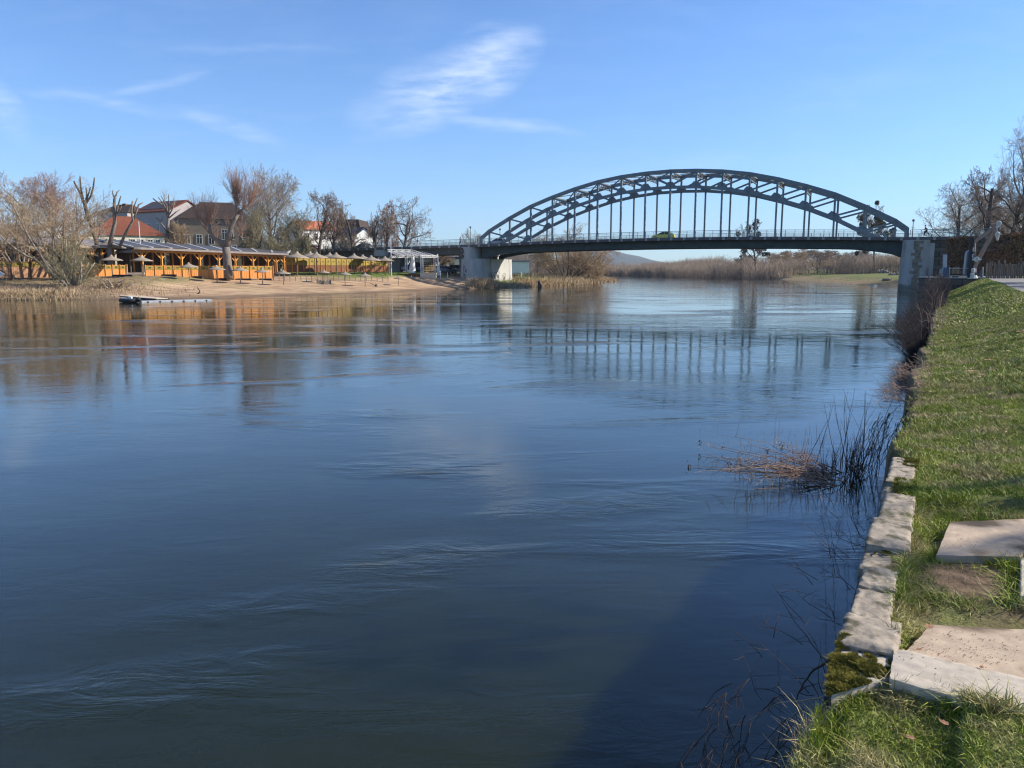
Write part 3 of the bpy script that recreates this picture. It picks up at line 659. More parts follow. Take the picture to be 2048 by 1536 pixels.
class Tree:
    def __init__(s, seed): s.rng = random.Random(seed); s.tr = []; s.seg = []; s.tips = []
    def rv(s): return Vector((s.rng.gauss(0, 1), s.rng.gauss(0, 1), s.rng.gauss(0, 1)))
    def limb(s, pts, rad, n=7): s.tr.append(([Vector(p) for p in pts], list(rad) if hasattr(rad, '__len__') else [rad]*len(pts), n))
    def grow(s, p, d, Ln, r, lvl, P):
        rng = s.rng; ns = P['seg'][lvl]; pts = [p.copy()]; rad = [r]; dd = d.normalized()
        for i in range(ns):
            dd = (dd+s.rv()*P['wan'][lvl]/math.sqrt(ns)+Vector((0, 0, P['up'][lvl]/ns))).normalized()
            p = p+dd*(Ln/ns); pts.append(p.copy()); rad.append(max(r*(1-(i+1)/ns*P['tap'][lvl]), P['rmin']))
        last = lvl == len(P['nk'])
        if lvl < P['trunk_levels']: s.tr.append((pts, rad, 8 if lvl == 0 else 5))
        else:
            for i in range(ns): s.seg.append((pts[i], pts[i+1], rad[i], rad[i+1]))
        if last: s.tips.append(pts[-1]); s.tips.append(pts[ns//2]); return
        nk = P['nk'][lvl]; nk = max(1, int(nk*rng.uniform(.8, 1.2)+.5)); az = rng.uniform(0, 6.28)
        for k in range(nk):
            f = P['st'][lvl]+(1-P['st'][lvl])*((k+rng.uniform(0, 1))/nk); f = min(f, .999)*ns; i = int(f); fr_ = f-i
            q = pts[i].lerp(pts[i+1], fr_); t_ = (pts[i+1]-pts[i]).normalized(); rr = rad[i]*(1-fr_)+rad[i+1]*fr_
            az += 2.399+rng.uniform(-.5, .5); a = t_.orthogonal().normalized(); a = Matrix.Rotation(az, 3, t_)@a
            an = R(P['ang'][lvl]*rng.uniform(.75, 1.25)); nd = t_*math.cos(an)+a*math.sin(an)
            ll = Ln*P['lr'][lvl]*rng.uniform(.7, 1.15)*(1.1-.45*(f/ns)**2 if lvl else 1.15-.55*(f/ns))
            s.grow(q, nd, ll, max(rr*P['rr'], P['rmin']), lvl+1, P)
    def finish(s, name, base, H, Wd, label, group, mt, mc, leaf=None, nleaf=0, lsize=.1, ivy=None, cat='tree', trunkscale=1.0, norm=True, yscale=None):
        A = np.array([list(a)+list(b_) for a, b_, _, _ in s.seg]) if s.seg else np.zeros((0, 6))
        allp = np.concatenate([A[:, :3], A[:, 3:], np.array([list(p) for t_ in s.tr for p in t_[0]])]) if len(A) else np.array([list(p) for t_ in s.tr for p in t_[0]])
        if norm:
            zs = H/np.percentile(allp[:, 2], 99.7); lo, hi = np.percentile(allp[:, 0], [1, 99]); lo2, hi2 = np.percentile(allp[:, 1], [1, 99])
            xs_ = Wd/(hi-lo); ys_ = (yscale or 1.0)*Wd/(hi2-lo2)
        else: zs = xs_ = ys_ = 1.0
        sc = np.array([xs_, ys_, zs]); b0 = np.array(base)
        root = thing(name, Vector(base), label, cat, group)
        m = MB()
        for pts, rad, n_ in s.tr: m.tube([tuple(np.array(p)*sc+b0) for p in pts], [r_*trunkscale for r_ in rad], n_)
        m.build('trunk', mt, root, smooth=True)
        if len(A):
            V, F = sticks(A[:, :3]*sc+b0, A[:, 3:]*sc+b0, [q[2] for q in s.seg], [q[3] for q in s.seg])
            child_mesh('crown', V, F, mc, root)
        rs = np.random.RandomState(s.rng.randint(0, 9999))
        T = np.array([list(p) for p in s.tips])*sc+b0 if s.tips else None
        if leaf is not None and T is not None:
            C = T[rs.randint(0, len(T), nleaf)]+rs.normal(size=(nleaf, 3))*.25; V, F = leafquads(C, lsize, rs); child_mesh('leaves', V, F, leaf, root)
        if ivy and T is not None:
            Cs = []
            for k in range(ivy[0]):
                c = T[rs.randint(0, len(T))]; r_ = ivy[1]*rs.uniform(.6, 1.3); q = rs.normal(size=(ivy[2], 3)); q /= np.linalg.norm(q, axis=1, keepdims=True); Cs.append(c+q*r_*rs.uniform(.3, 1, (ivy[2], 1))**.5)
            V, F = leafquads(np.concatenate(Cs), ivy[3], rs); child_mesh('mistletoe', V, F, leaf_ever, root)
        return root
BROAD = dict(seg=[5, 6, 5, 4, 3], wan=[.12, .35, .45, .5, .5], up=[.1, .25, .2, .15, .05], tap=[.45, .75, .8, .8, .7], nk=[9, 7, 7, 6], st=[.32, .25, .2, .15], ang=[48, 42, 42, 40], lr=[.78, .55, .5, .5], rr=.55, rmin=.014, trunk_levels=2)
def P_(**k): d = dict(BROAD); d.update(k); return d
def std_tree(seed, px, Y, top, wpx, label, group='bare trees around the bridge', P=None, mt=None, mc=None, base_py=None, name='bare_tree', zbase=None, **kw):
    P = P or BROAD; T = Tree(seed); T.grow(Vector((0, 0, 0)), Vector((0, 0, 1)), 7.0, .42, 0, P)
    g = AT(px, 540, Y); z = gz(g.x, g.y) if zbase is None else zbase
    tp = AT(px, top, Y); H = tp.z-z
    return T.finish(name, (g.x, g.y, z-.05), H, wpx/FPX*Y, label, group, mt or bark, mc or twig_grey, **kw)
# --- left bank, behind the pavilion -------------------------------------------------
GL = 'bare trees behind the beach pavilion'
RND = P_(nk=[11, 8, 7, 6], ang=[55, 38, 36, 34], st=[.2, .2, .15, .1], up=[.1, .45, .3, .2, .1], rmin=.017)
std_tree(1, 542, 172, 337, 140, 'tall broad round topped bare tree rising right of the pollard willow', GL, P_(nk=[18, 9, 8, 6], ang=[48, 36, 34, 34], st=[.14, .2, .15, .1], up=[.1, .5, .35, .25, .1], rmin=.02), bark, twig_grey)
std_tree(2, 592, 165, 418, 74, 'lower olive brown bare tree at the right foot of the tall round one', GL, P_(nk=[10, 8, 7, 5]), bark, twig_olive)
std_tree(21, 515, 158, 408, 60, 'dense dark olive tree close behind the pollard willow', GL, P_(nk=[11, 9, 7, 6], st=[.15, .2, .15, .1]), bark_d, twig_olive)
OAK = P_(wan=[.2, .6, .8, .8, .8], nk=[11, 7, 7, 6], ang=[55, 48, 48, 45], up=[.1, .3, .2, .1, 0], rmin=.02)
std_tree(3, 638, 168, 381, 92, 'rust leaved tree standing in front of the orange roofed white house', GL, P_(wan=[.2, .6, .8, .8, .8], nk=[9, 6, 6, 5], ang=[55, 48, 48, 45], up=[.1, .3, .2, .1, 0], rmin=.02), bark_d, twig_brown, leaf=leaf_rust, nleaf=1500, lsize=.14)
std_tree(4, 668, 178, 391, 46, 'slender tree with a few rust leaves right of the rust leaved one', GL, OAK, bark_d, twig_brown, leaf=leaf_rust, nleaf=900, lsize=.16)
std_tree(5, 714, 172, 406, 66, 'dark crooked bare oak in front of the grey mansard roof', GL, P_(wan=[.2, .6, .8, .8, .8], nk=[8, 6, 6, 5], ang=[55, 48, 48, 45], up=[.1, .3, .2, .1, 0], rmin=.02), bark_d, twig_brown)
std_tree(6, 753, 182, 424, 44, 'small thin bare tree between the two crooked oaks', GL, OAK, bark, twig_brown)
std_tree(7, 776, 180, 402, 44, 'bare oak with a straight reddish trunk left of the wide one', GL, OAK, bark_d, twig_red, leaf=leaf_rust, nleaf=500, lsize=.15)
std_tree(8, 803, 170, 393, 92, 'wide spreading bare oak rightmost above the approach span', GL, OAK, bark_d, twig_brown, leaf=leaf_rust, nleaf=350, lsize=.14)
std_tree(9, 947, 240, 457, 44, 'small round bare tree beyond the left end of the arch', GL, RND, bark, twig_grey)
std_tree(10, 886, 178, 508, 52, 'small crooked bare tree seen under the approach span', GL, OAK, bark_d, twig_brown)
std_tree(11, -14, 150, 340, 80, 'bare grey tree cut by the left edge of the view', GL, RND, bark, twig_grey)
std_tree(12, 118, 140, 345, 100, 'tall reddish bare poplar behind the spreading willow', GL, P_(ang=[32, 28, 30, 30], up=[.2, .6, .5, .3, .2], nk=[14, 9, 8, 6]), bark_l, twig_red)
std_tree(13, 60, 150, 352, 130, 'wide tan bare willow behind the spreading one at the left', GL, RND, bark, twig_tan)
std_tree(14, 195, 150, 395, 66, 'slim grey bare tree behind the first cut pollard', GL, P_(nk=[9, 7, 6, 5]), bark, twig_grey)
std_tree(15, 563, 160, 440, 70, 'bushy olive bare tree beside the far end of the pavilion roof', GL, P_(nk=[10, 9, 7, 5], st=[.1, .15, .1, .1]), bark, twig_olive)
std_tree(16, 694, 176, 458, 44, 'bushy reddish shrub tree below the crooked oak', GL, P_(nk=[10, 9, 7, 5], st=[.05, .1, .1, .1]), bark, twig_brown)
for k, (px, top, wp, lab) in enumerate([(360, 440, 44, 'pale upright bare shrub in front of the dark roofed brick house'), (560, 478, 60, 'low tangle of bare shrub below the tall round tree'), (498, 470, 50, 'low bare shrub behind the pollard willow trunk'), (610, 470, 40, 'low bare shrub left of the orange roofed white house'), (30, 440, 110, 'dense brown bare shrub behind the pavilion at the far left')]):
    std_tree(40+k, px, 150+3*k, top, wp, lab, 'bare shrubs behind the beach pavilion', P_(nk=[16, 9, 7, 4], st=[.0, .1, .1, .1], ang=[28, 25, 28, 30], rmin=.02), bark_l, twig_tan if k in (0, 4) else twig_olive, name='bare_shrub', cat='shrub')
# --- the spreading willow at the left, several arching stems ---------------------------
def willow(seed, px, Y, zb, label, stems, hgt, wid, mc, nk=(9, 8, 6), rmin=.013, base_r=.3, spread=50, group='willows on the left bank', name='willow_tree', cat='tree', mt=None, lean=(0, 0), sag=-.15):
    T = Tree(seed); P = P_(seg=[6, 5, 4, 3], wan=[.3, .4, .5, .5], up=[.25, .1, sag, sag], tap=[.7, .8, .8, .7], nk=list(nk), st=[.25, .15, .1], ang=[38, 36, 34], lr=[.55, .5, .5], rr=.5, rmin=rmin, trunk_levels=1)
    for k in range(stems):
        a = 2*math.pi*(k+T.rng.random()*.6)/stems; q = R(spread*T.rng.uniform(.3, 1.05))
        d = Vector((math.cos(a)*math.sin(q)+lean[0], math.sin(a)*math.sin(q)+lean[1], math.cos(q)))
        T.grow(Vector((math.cos(a)*base_r, math.sin(a)*base_r, 0)), d, 6*T.rng.uniform(.7, 1.1), .2, 0, P)
    g = AT(px, 540, Y); return T.finish(name, (g.x, g.y, zb), hgt, wid, label, group, mt or bark_l, mc, cat=cat)
g = AT(118, 560, 106); zb = gz(g.x, g.y)
willow(50, 118, 106, zb, 'large spreading multi stemmed tan willow at the left edge of the beach', 11, AT(118, 360, 106).z-zb, 14.5, twig_tan, nk=(9, 8, 6), rmin=.0125)
willow(51, 40, 112, zb, 'reddish tan bare willow left of the large spreading one', 6, AT(40, 372, 112).z-zb, 9.0, twig_tan, nk=(8, 7, 6))
willow(52, 148, 96, .5, 'yellowish bush on the waterline below the spreading willow', 13, 6.0, 6, twig_olive, spread=52, cat='bush', name='willow_bush', nk=(6, 6, 4))
willow(53, 130, 99, .9, 'thin low willow bush behind the waterline reeds', 8, 8.0, 4.5, twig_olive, spread=30, cat='bush', name='willow_bush', nk=(7, 6, 5))
willow(54, 226, 96, .8, 'small low thicket bush beside the landing ramp', 12, 1.7, 4.0, twig_tan, spread=60, cat='bush', name='willow_bush', nk=(6, 5, 4))
# --- pollards with bare cut limbs ---------------------------------------------------
def px_limb(T, pts, r0, r1, Y, base, n_=6, yo=0.0):
    L_ = [AT(x, y, Y+yo*i)-Vector(base) for i, (x, y) in enumerate(pts)]
    T.limb(L_, list(np.linspace(r0, r1, len(pts))), n_)
    return L_
def pollard(seed, Y, bpx, bpy, limbs, label, broom=(), mt=None, mc=None):
    T = Tree(seed); g = AT(bpx, bpy, Y); gzv = gz(g.x, g.y); base = Vector((g.x, g.y, gzv-.1)); T.limb([Vector((0, 0, 0)), g-base+Vector((0, 0, .3))], [.40, .34], 8)
    for pts, r0, r1 in limbs: px_limb(T, pts, r0, r1, Y, base, 6, T.rng.uniform(-.5, .5))
    for (x, y, nn, Ln, sp, ud) in broom:
        c = AT(x, y, Y)-base; P = P_(seg=[4, 3], wan=[.25, .4], up=[.5, .2], tap=[.8, .7], nk=[5], st=[.15], ang=[26], lr=[.42], rr=.6, rmin=.011, trunk_levels=0)
        for k in range(nn):
            q = T.rv().normalized()*math.sin(R(sp))*T.rng.uniform(.2, 1.1)+Vector(ud); T.grow(c+T.rv()*.18, q, Ln*T.rng.uniform(.5, 1.05), .030, 0, P)
    return T.finish('pollard_tree', base, 1, 1, label, 'pollarded trees by the pavilion', mt or bark, mc or twig_tan, norm=False)
pollard(60, 120, 196, 500, [([(196, 500), (190, 470), (178, 440), (171, 415), (168, 400)], .36, .24), ([(170, 412), (160, 385), (150, 368), (148, 362)], .20, .11), ([(166, 398), (162, 378), (160, 353)], .18, .09), ([(170, 410), (174, 390), (172, 375)], .16, .09), ([(171, 408), (182, 392), (187, 372), (189, 355)], .18, .09), ([(173, 400), (178, 385), (181, 374)], .12, .08)], 'leftmost cut back pollard with stubby limbs behind the pavilion eave', mt=bark_d)
pollard(61, 119, 218, 497, [([(218, 498), (223, 475), (230, 445), (228, 425), (229, 400), (231, 392)], .36, .18), ([(230, 398), (226, 388), (225, 381)], .14, .08), ([(231, 394), (234, 385), (239, 380)], .13, .08), ([(229, 440), (236, 412), (240, 398), (242, 392)], .15, .07), ([(221, 492), (239, 494), (252, 465), (266, 441), (263, 425), (265, 402)], .30, .12), ([(266, 440), (274, 420), (277, 410), (286, 405)], .16, .09), ([(265, 424), (270, 408), (275, 396)], .12, .07), ([(232, 430), (240, 420), (243, 412)], .09, .05)], 'forked cut back pollard with two long limbs above the pavilion eave', mt=bark)
pollard(62, 150, 334, 484, [([(334, 486), (335, 460), (337, 438), (334, 425), (328, 412), (312, 402), (306, 397)], .38, .10), ([(335, 425), (325, 405), (316, 394)], .15, .07), ([(336, 430), (333, 410), (322, 392)], .15, .07), ([(337, 436), (338, 410), (337, 389)], .17, .09), ([(338, 430), (345, 418), (350, 401)], .15, .08), ([(338, 436), (352, 424), (362, 418)], .14, .06), ([(334, 462), (329, 456), (322, 446), (313, 435)], .20, .09), ([(320, 446), (325, 437), (326, 432)], .10, .06)], 'fan shaped cut back pollard in front of the pale house', mt=bark, broom=[(330, 405, 8, 3.0, 50, (0, 0, 1)), (345, 410, 6, 2.6, 50, (.4, 0, 1))])
pollard(63, 121.5, 457, 556, [([(457, 556), (456, 540), (454, 515), (452, 494)], .80, .62), ([(454, 498), (440, 484), (426, 475), (420, 462), (419, 448)], .46, .22), ([(420, 466), (410, 455), (402, 445), (395, 436)], .18, .08), ([(453, 498), (458, 470), (462, 455), (470, 438), (476, 428)], .50, .30), ([(473, 432), (472, 412), (471, 398)], .18, .12), ([(476, 428), (486, 418), (496, 410), (505, 400)], .24, .10), ([(459, 480), (472, 474), (480, 466)], .14, .07), ([(462, 556), (465, 545), (459, 530)], .30, .2)],
        'massive old pollard willow with reddish brooms in front of the orange fence',
        broom=[(471, 399, 80, 5.2, 46, (0, 0, 1)), (474, 410, 40, 4.6, 62, (.15, 0, 1)), (419, 448, 50, 4.8, 38, (0, 0, 1)), (397, 438, 26, 4.2, 45, (-.1, 0, 1)), (500, 404, 50, 5.4, 55, (.3, 0, .8)), (480, 466, 22, 3.0, 60, (.3, 0, .6)), (436, 482, 16, 2.8, 60, (-.2, 0, .8)), (488, 418, 34, 4.8, 65, (.3, 0, .5)), (415, 458, 22, 3.2, 70, (-.3, 0, .5)), (462, 455, 16, 2.6, 60, (0, 0, 1))], mt=bark, mc=twig_red)
# --- river bush beyond the bridge, left bank --------------------------------------------
g = AT(1120, 550, 215); zb = gz(g.x, g.y)
willow(70, 1132, 215, zb-.2, 'spreading tan willow with leaning trunks on the grassy point under the arch', 13, AT(1130, 453, 215).z-zb, 21.5, twig_tan, nk=(12, 9, 7), rmin=.024, base_r=.8, spread=66, mt=bark_d, group='trees beyond the bridge')
willow(71, 1165, 222, zb-.6, 'rounded tan willow bush right of the leaning willow', 14, 9.5, 13, twig_tan, nk=(10, 8, 7), rmin=.024, spread=60, group='trees beyond the bridge', cat='bush', name='willow_bush')
std_tree(72, 1075, 230, 470, 40, 'thin grey bare tree left of the leaning willow', 'trees beyond the bridge', P_(rmin=.025), bark, twig_grey)
# --- meadow trees under and above the deck on the right ---------------------------------
GM = 'trees beyond the bridge'
std_tree(80, 1512, 330, 440, 60, 'dark tree hung with mistletoe behind the middle of the bridge', GM, P_(rmin=.035), bark_d, twig_brown, ivy=(34, 1.0, 150, .30))
std_tree(81, 1748, 300, 412, 82, 'tall tree full of mistletoe balls behind the right end of the arch', GM, P_(rmin=.035, nk=[11, 7, 7, 5]), bark_d, twig_brown, ivy=(55, 1.05, 170, .30))
for k, (px, Y, top, wp, lab, mc) in enumerate([(1590, 340, 499, 90, 'round tan bare tree left of the meadow post', twig_tan), (1635, 350, 497, 80, 'spreading brown bare tree behind the meadow post', twig_brown), (1690, 345, 505, 70, 'grey bare tree behind the far parked car', twig_grey), (1560, 350, 502, 60, 'tan bare tree right of the first mistletoe tree', twig_tan), (1722, 355, 498, 60, 'greyish bare tree left of the tall mistletoe tree', twig_grey), (1790, 360, 512, 60, 'low rusty bare tree beside the right pier', twig_red), (1490, 360, 505, 40, 'small dark evergreen left of the first mistletoe tree', twig_brown), (1655, 340, 500, 50, 'narrow brown bare tree above the far parked car', twig_brown)]):
    std_tree(90+k, px, Y, top, wp*1.15, lab, GM, P_(nk=[12, 9, 7, 4], st=[.08, .15, .1, .1], rmin=.05, ang=[50, 42, 40, 38]), bark, mc, **(dict(ivy=(14, .8, 90, .3)) if k == 6 else {}))
# --- right bank ------------------------------------------------------------------------
GR = 'bare trees behind the hedge on the right'
std_tree(100, 1912, 150, 366, 128, 'wide arching bare tree leftmost behind the hedge', GR, RND, bark_d, twig_grey, zbase=3.0)
std_tree(101, 1968, 125, 335, 110, 'dense bare oak behind the harbour crane', GR, OAK, bark_d, twig_brown, zbase=3.0)
std_tree(102, 2012, 112, 322, 130, 'dark trunked bare oak above the crane jib', GR, OAK, bark_d, twig_brown, zbase=3.0)
TALL = P_(ang=[30, 32, 34, 34], up=[.2, .5, .4, .2, .1], nk=[12, 7, 7, 6], st=[.25, .2, .15, .1])
std_tree(103, 2040, 118, 214, 150, 'tallest bare poplar at the right edge of the view', GR, TALL, bark_l, twig_grey, zbase=3.0)
std_tree(104, 2150, 95, 235, 230, 'bare tree just beyond the right edge of the view', GR, RND, bark_d, twig_grey, zbase=3.0)
std_tree(105, 1985, 170, 372, 150, 'far bare tree between the hedge trees', GR, RND, bark_d, twig_brown, zbase=3.0)
std_tree(106, 1945, 180, 400, 110, 'low brown bare tree behind the crane mast', GR, P_(st=[.05, .1, .1, .1], nk=[12, 9, 7, 5]), bark_d, twig_olive, zbase=3.0)
std_tree(107, 2030, 160, 400, 120, 'low olive bare tree behind the tall poplar', GR, P_(st=[.05, .1, .1, .1], nk=[12, 9, 7, 5]), bark_d, twig_olive, zbase=3.0)
# trees on the lawn above the steps whose shadows fall on the bank
for k, (s, t_, H_, Wd) in enumerate([(14.5, 12, 10, 5), (20, 24, 12, 7), (33, 19, 9, 5), (56, 24, 12, 8), (66, 13, 10, 9), (74, 11, 8, 8)]):
    T = Tree(120+k); T.grow(Vector((0, 0, 0)), Vector((0, 0, 1)), 7, .34, 0, P_(nk=[6, 5, 5, 3] if k < 4 else [10, 8, 7, 5])); p = BK(s, t_)
    T.finish('bare_tree', (p.x, p.y, bz(s, t_)), H_, Wd, ['slim bare lawn tree above the stone steps outside the view', 'broad bare lawn tree beside the path outside the view', 'small bare lawn tree halfway along the path outside the view', 'large bare lawn tree before the crane outside the view', 'dense bare lawn tree before the crane outside the view', 'second dense bare lawn tree just before the crane'][k], 'bare trees on the lawn outside the view', bark_d, twig_brown)
# --- far thicket, distant wood, hills ----------------------------------------------------
rs = np.random.RandomState(5)
def thicket(name, line, depth, n_, hfun, m, r_=.05, br=3):
    line = np.array(line, float); seg = np.hypot(*(line[1:]-line[:-1]).T); cum = np.concatenate([[0], np.cumsum(seg)]); u = rs.uniform(0, cum[-1], n_); i = np.clip(np.searchsorted(cum, u)-1, 0, len(seg)-1); f = (u-cum[i])/seg[i]
    p = line[i]+(line[i+1]-line[i])*f[:, None]; nn = (line[i+1]-line[i])/seg[i][:, None]; nn = np.stack([-nn[:, 1], nn[:, 0]], 1); dd = rs.uniform(0, depth, n_); p = p+nn*dd[:, None]
    z = height(p)[0]; h = hfun(u/cum[-1], rs)*rs.uniform(.65, 1.08, n_)*(.45+.55*np.clip(dd/7, 0, 1))
    P0 = np.column_stack([p, z-.1]); lean = rs.normal(size=(n_, 2))*.13; M = P0+np.column_stack([lean*h[:, None]*.4, h*.5]); P1 = P0+np.column_stack([lean*h[:, None]*1.3, h])
    A = [P0, M]; B = [M, P1]; ra = [np.full(n_, r_), np.full(n_, r_*.7)]; rb = [np.full(n_, r_*.7), np.full(n_, r_*.3)]
    for k in range(br):
        f = rs.uniform(.25, .9, n_)[:, None]; q = P0+(P1-P0)*f; e = q+np.column_stack([rs.normal(size=(n_, 2))*.16*h[:, None], h*rs.uniform(.12, .3, n_)]); A.append(q); B.append(e); ra.append(np.full(n_, r_*.5)); rb.append(np.full(n_, r_*.22))
    V, F = sticks(np.concatenate(A), np.concatenate(B), np.concatenate(ra), np.concatenate(rb))
    o = fastmesh(name, V, F, None, m); return tag(o, kind='stuff')
def hf(u, rs_): return 6.5+3.0*np.sin(u*9)+2.2*np.sin(u*23+1)+1.2*np.sin(u*51)
far_line = [(140, 600), (104, 505), (101, 472), (104, 380), (106, 330), (116, 312)]
tw1 = mat('thicket_stems', (.42, .325, .24), (.27, .22, .175), scale=.06, rough=.95, island=.35)
thicket('willow_thicket', [(20, 552), (62, 524), (92, 490), (106, 470), (110, 440), (112, 400)], -34, 13000, lambda u, r: 14.0+7.5*u+1.2*np.sin(u*17+2)+1.0*np.sin(u*41), tw1, .085)
thicket('willow_thicket', [(108, 400), (110, 360), (115, 330), (125, 318), (150, 322), (185, 335), (240, 345), (300, 352)], -30, 15000, lambda u, r: 18-3.0*u+1.6*np.sin(u*13)+1.2*np.sin(u*37), tw1, .065)
tw2 = mat('distant_wood_stems', (.28, .22, .18), (.18, .145, .125), scale=.05, rough=.95, island=.3)
thicket('distant_wood', [(-150, 560), (-60, 520), (-20, 480), (40, 640)], 60, 4200, lambda u, r: 17+3*np.sin(u*17), tw2, .12, 3)
thicket('distant_wood', [(-330, 330), (-220, 300), (-130, 300), (-60, 330)], 40, 5200, lambda u, r: 13+3*np.sin(u*17), tw2, .09, 3)
thicket('distant_wood', [(300, 352), (260, 420), (600, 500)], -50, 3600, lambda u, r: 14+3*np.sin(u*17), tw2, .10, 3)
thicket('distant_wood', [(-8, 262), (6, 300), (26, 300), (70, 560)], 26, 3000, lambda u, r: 9+3*np.sin(u*17), tw2, .07, 3)
# hills
def ridge(name, pts, y0, depth, m):
    V = []; F = []; k = len(pts)
    for (x, z) in pts: V.append((x, y0, -5)); V.append((x, y0+depth*.5, z*.62)); V.append((x, y0+depth, z)); V.append((x, y0+depth*2.2, -5))
    for i in range(k-1):
        a = 4*i
        for q in range(3): F.append((a+q, a+4+q, a+5+q, a+1+q))
    o = MB().add(V, F).build(name, m, smooth=True); tag(o, kind='structure'); return o
wood_m = mat('wooded_hill', (.075, .075, .045), (.04, .045, .03), scale=.01, rough=1)
hp = []
for k in range(61):
    px = 600+k*25; z = 44+86*math.exp(-((px-1205)/78.)**2)+26*math.exp(-((px-1800)/240.)**2)+5*math.sin(px*.05)+3*math.sin(px*.13)
    hp.append(((px-1024)/FPX*4700, z))
ridge('hills', hp, 4000, 700, wood_m)
# --- reeds and dry grass along the banks ---------------------------------------------------
def clump_blades(P0, H_, Wd, lean, rs_):
    """bent two-part blades; returns V, F4, F3"""
    n_ = len(P0); a = rs_.uniform(0, 6.283, n_); side = np.column_stack([np.cos(a), np.sin(a), a*0])*(np.asarray(Wd)/2).reshape(-1, 1)
    ld = rs_.normal(size=(n_, 2)); ld = np.column_stack([ld, np.zeros(n_)])*np.asarray(lean).reshape(-1, 1)
    H_ = np.asarray(H_).reshape(-1, 1); up = np.array([[0, 0, 1.]])
    mid = P0+up*H_*.58+ld*H_*.35; tip = P0+up*H_*(1-.12*np.linalg.norm(ld, axis=1, keepdims=True))+ld*H_
    V = np.stack([P0-side, P0+side, mid+side*.75, mid-side*.75, tip], 1).reshape(-1, 3); b_ = np.arange(n_)[:, None]*5
    return V, b_+np.array([[0, 1, 2, 3]]), b_+np.array([[3, 2, 4]])
def reeds(name, pts, n_, rad, h, m, wd=.03, lean=.45, zoff=0):
    pts = np.array(pts, float); i = rs.randint(0, len(pts), n_); p = pts[i]+rs.normal(size=(n_, 2))*rad; H_, dl_, dr_, ins_ = height(p)[:4]
    keep = H_ > -.25; p = p[keep]; z = H_[keep]; hh = h*rs.uniform(.4, 1.1, len(p))
    V, F4, F3 = clump_blades(np.column_stack([p, z-.03+zoff]), hh, np.full(len(p), wd), np.full(len(p), lean), rs); o = fastmesh(name, V, F4, F3, m); return tag(o, kind='stuff')
def between(pxs, off, n_=60, z=0):
    out = []
    for (a, b_) in zip(pxs[:-1], pxs[1:]):
        A = W(a[0], a[1], z); B = W(b_[0], b_[1], z)
        for k in range(n_): f = k/n_; out.append((A.x+(B.x-A.x)*f, A.y+(B.y-A.y)*f+off))
    return out
reeds('reeds', between([(-60, 601), (110, 600)], 1.2), 4200, 1.1, .8, reed, .05)
reeds('dry_grass', between([(-60, 600), (230, 598)], 5), 5200, 3.4, .42, reed_b, .05)
reeds('reeds', between([(950, 577), (985, 576)], 1.2), 2000, .9, 1.9, reed, .06)
reeds('reeds', between([(985, 576), (1060, 574)], 1.4), 2000, 1.2, .8, reed, .06)
reeds('dry_grass', between([(870, 574), (1000, 572), (1060, 570)], 4), 3000, 1.8, .5, reed_b, .06)
reeds('reeds', between([(1060, 574), (1130, 570), (1235, 562)], 3), 7000, 3.0, 1.2, reed, .08)
reeds('dry_grass', between([(1100, 568), (1225, 562)], 12), 6000, 5.0, 1.3, reed, .10)
reeds('reeds', [(62+(99-62)*f, 521-(521-473)*f) for f in np.linspace(0, 1, 50)]+[(99+(104-99)*f, 473-(473-305)*f) for f in np.linspace(0, 1, 90)], 9000, 1.8, 2.3, reed, .22)
reeds('dry_grass', between([(1480, 557), (1560, 559)], 6), 3000, 4, .8, reed, .12)
# ------------------------------------------------------------------ buildings
plaster_w = mat('plaster_white', (.86, .84, .80), (.78, .76, .72), scale=.6, rough=.9)
plaster_c = mat('plaster_cream', (.74, .68, .52), (.66, .60, .45), scale=.6, rough=.9)
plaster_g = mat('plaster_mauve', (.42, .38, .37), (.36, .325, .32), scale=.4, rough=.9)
brick_b = brickmat('brick_brown', (.42, .33, .24), (.32, .25, .18), (.28, .24, .20), 1.6)
tile_r = brickmat('tile_red', (.40, .13, .07), (.30, .10, .055), (.18, .06, .04), 1.4, .35, .3, ms=.04)
tile_d = brickmat('tile_dark', (.13, .08, .065), (.09, .06, .05), (.05, .035, .03), 1.4, .35, .3, ms=.04)
tile_g = brickmat('tile_grey', (.22, .21, .21), (.16, .155, .16), (.09, .09, .09), 1.4, .35, .3, ms=.04)
slate_b = mat('sheet_blue_grey', (.25, .27, .32), (.19, .21, .25), scale=.5, rough=.6)
glass_d = mat('window_glass', (.03, .035, .045), (.02, .022, .03), scale=1, rough=.12, spec=.6)
frame_w = mat('window_frame_white', (.75, .74, .71), (.68, .67, .64), scale=3, rough=.6)
solar_m = mat('solar_panel', (.12, .11, .115), (.08, .075, .08), scale=.6, rough=.5, spec=.3)
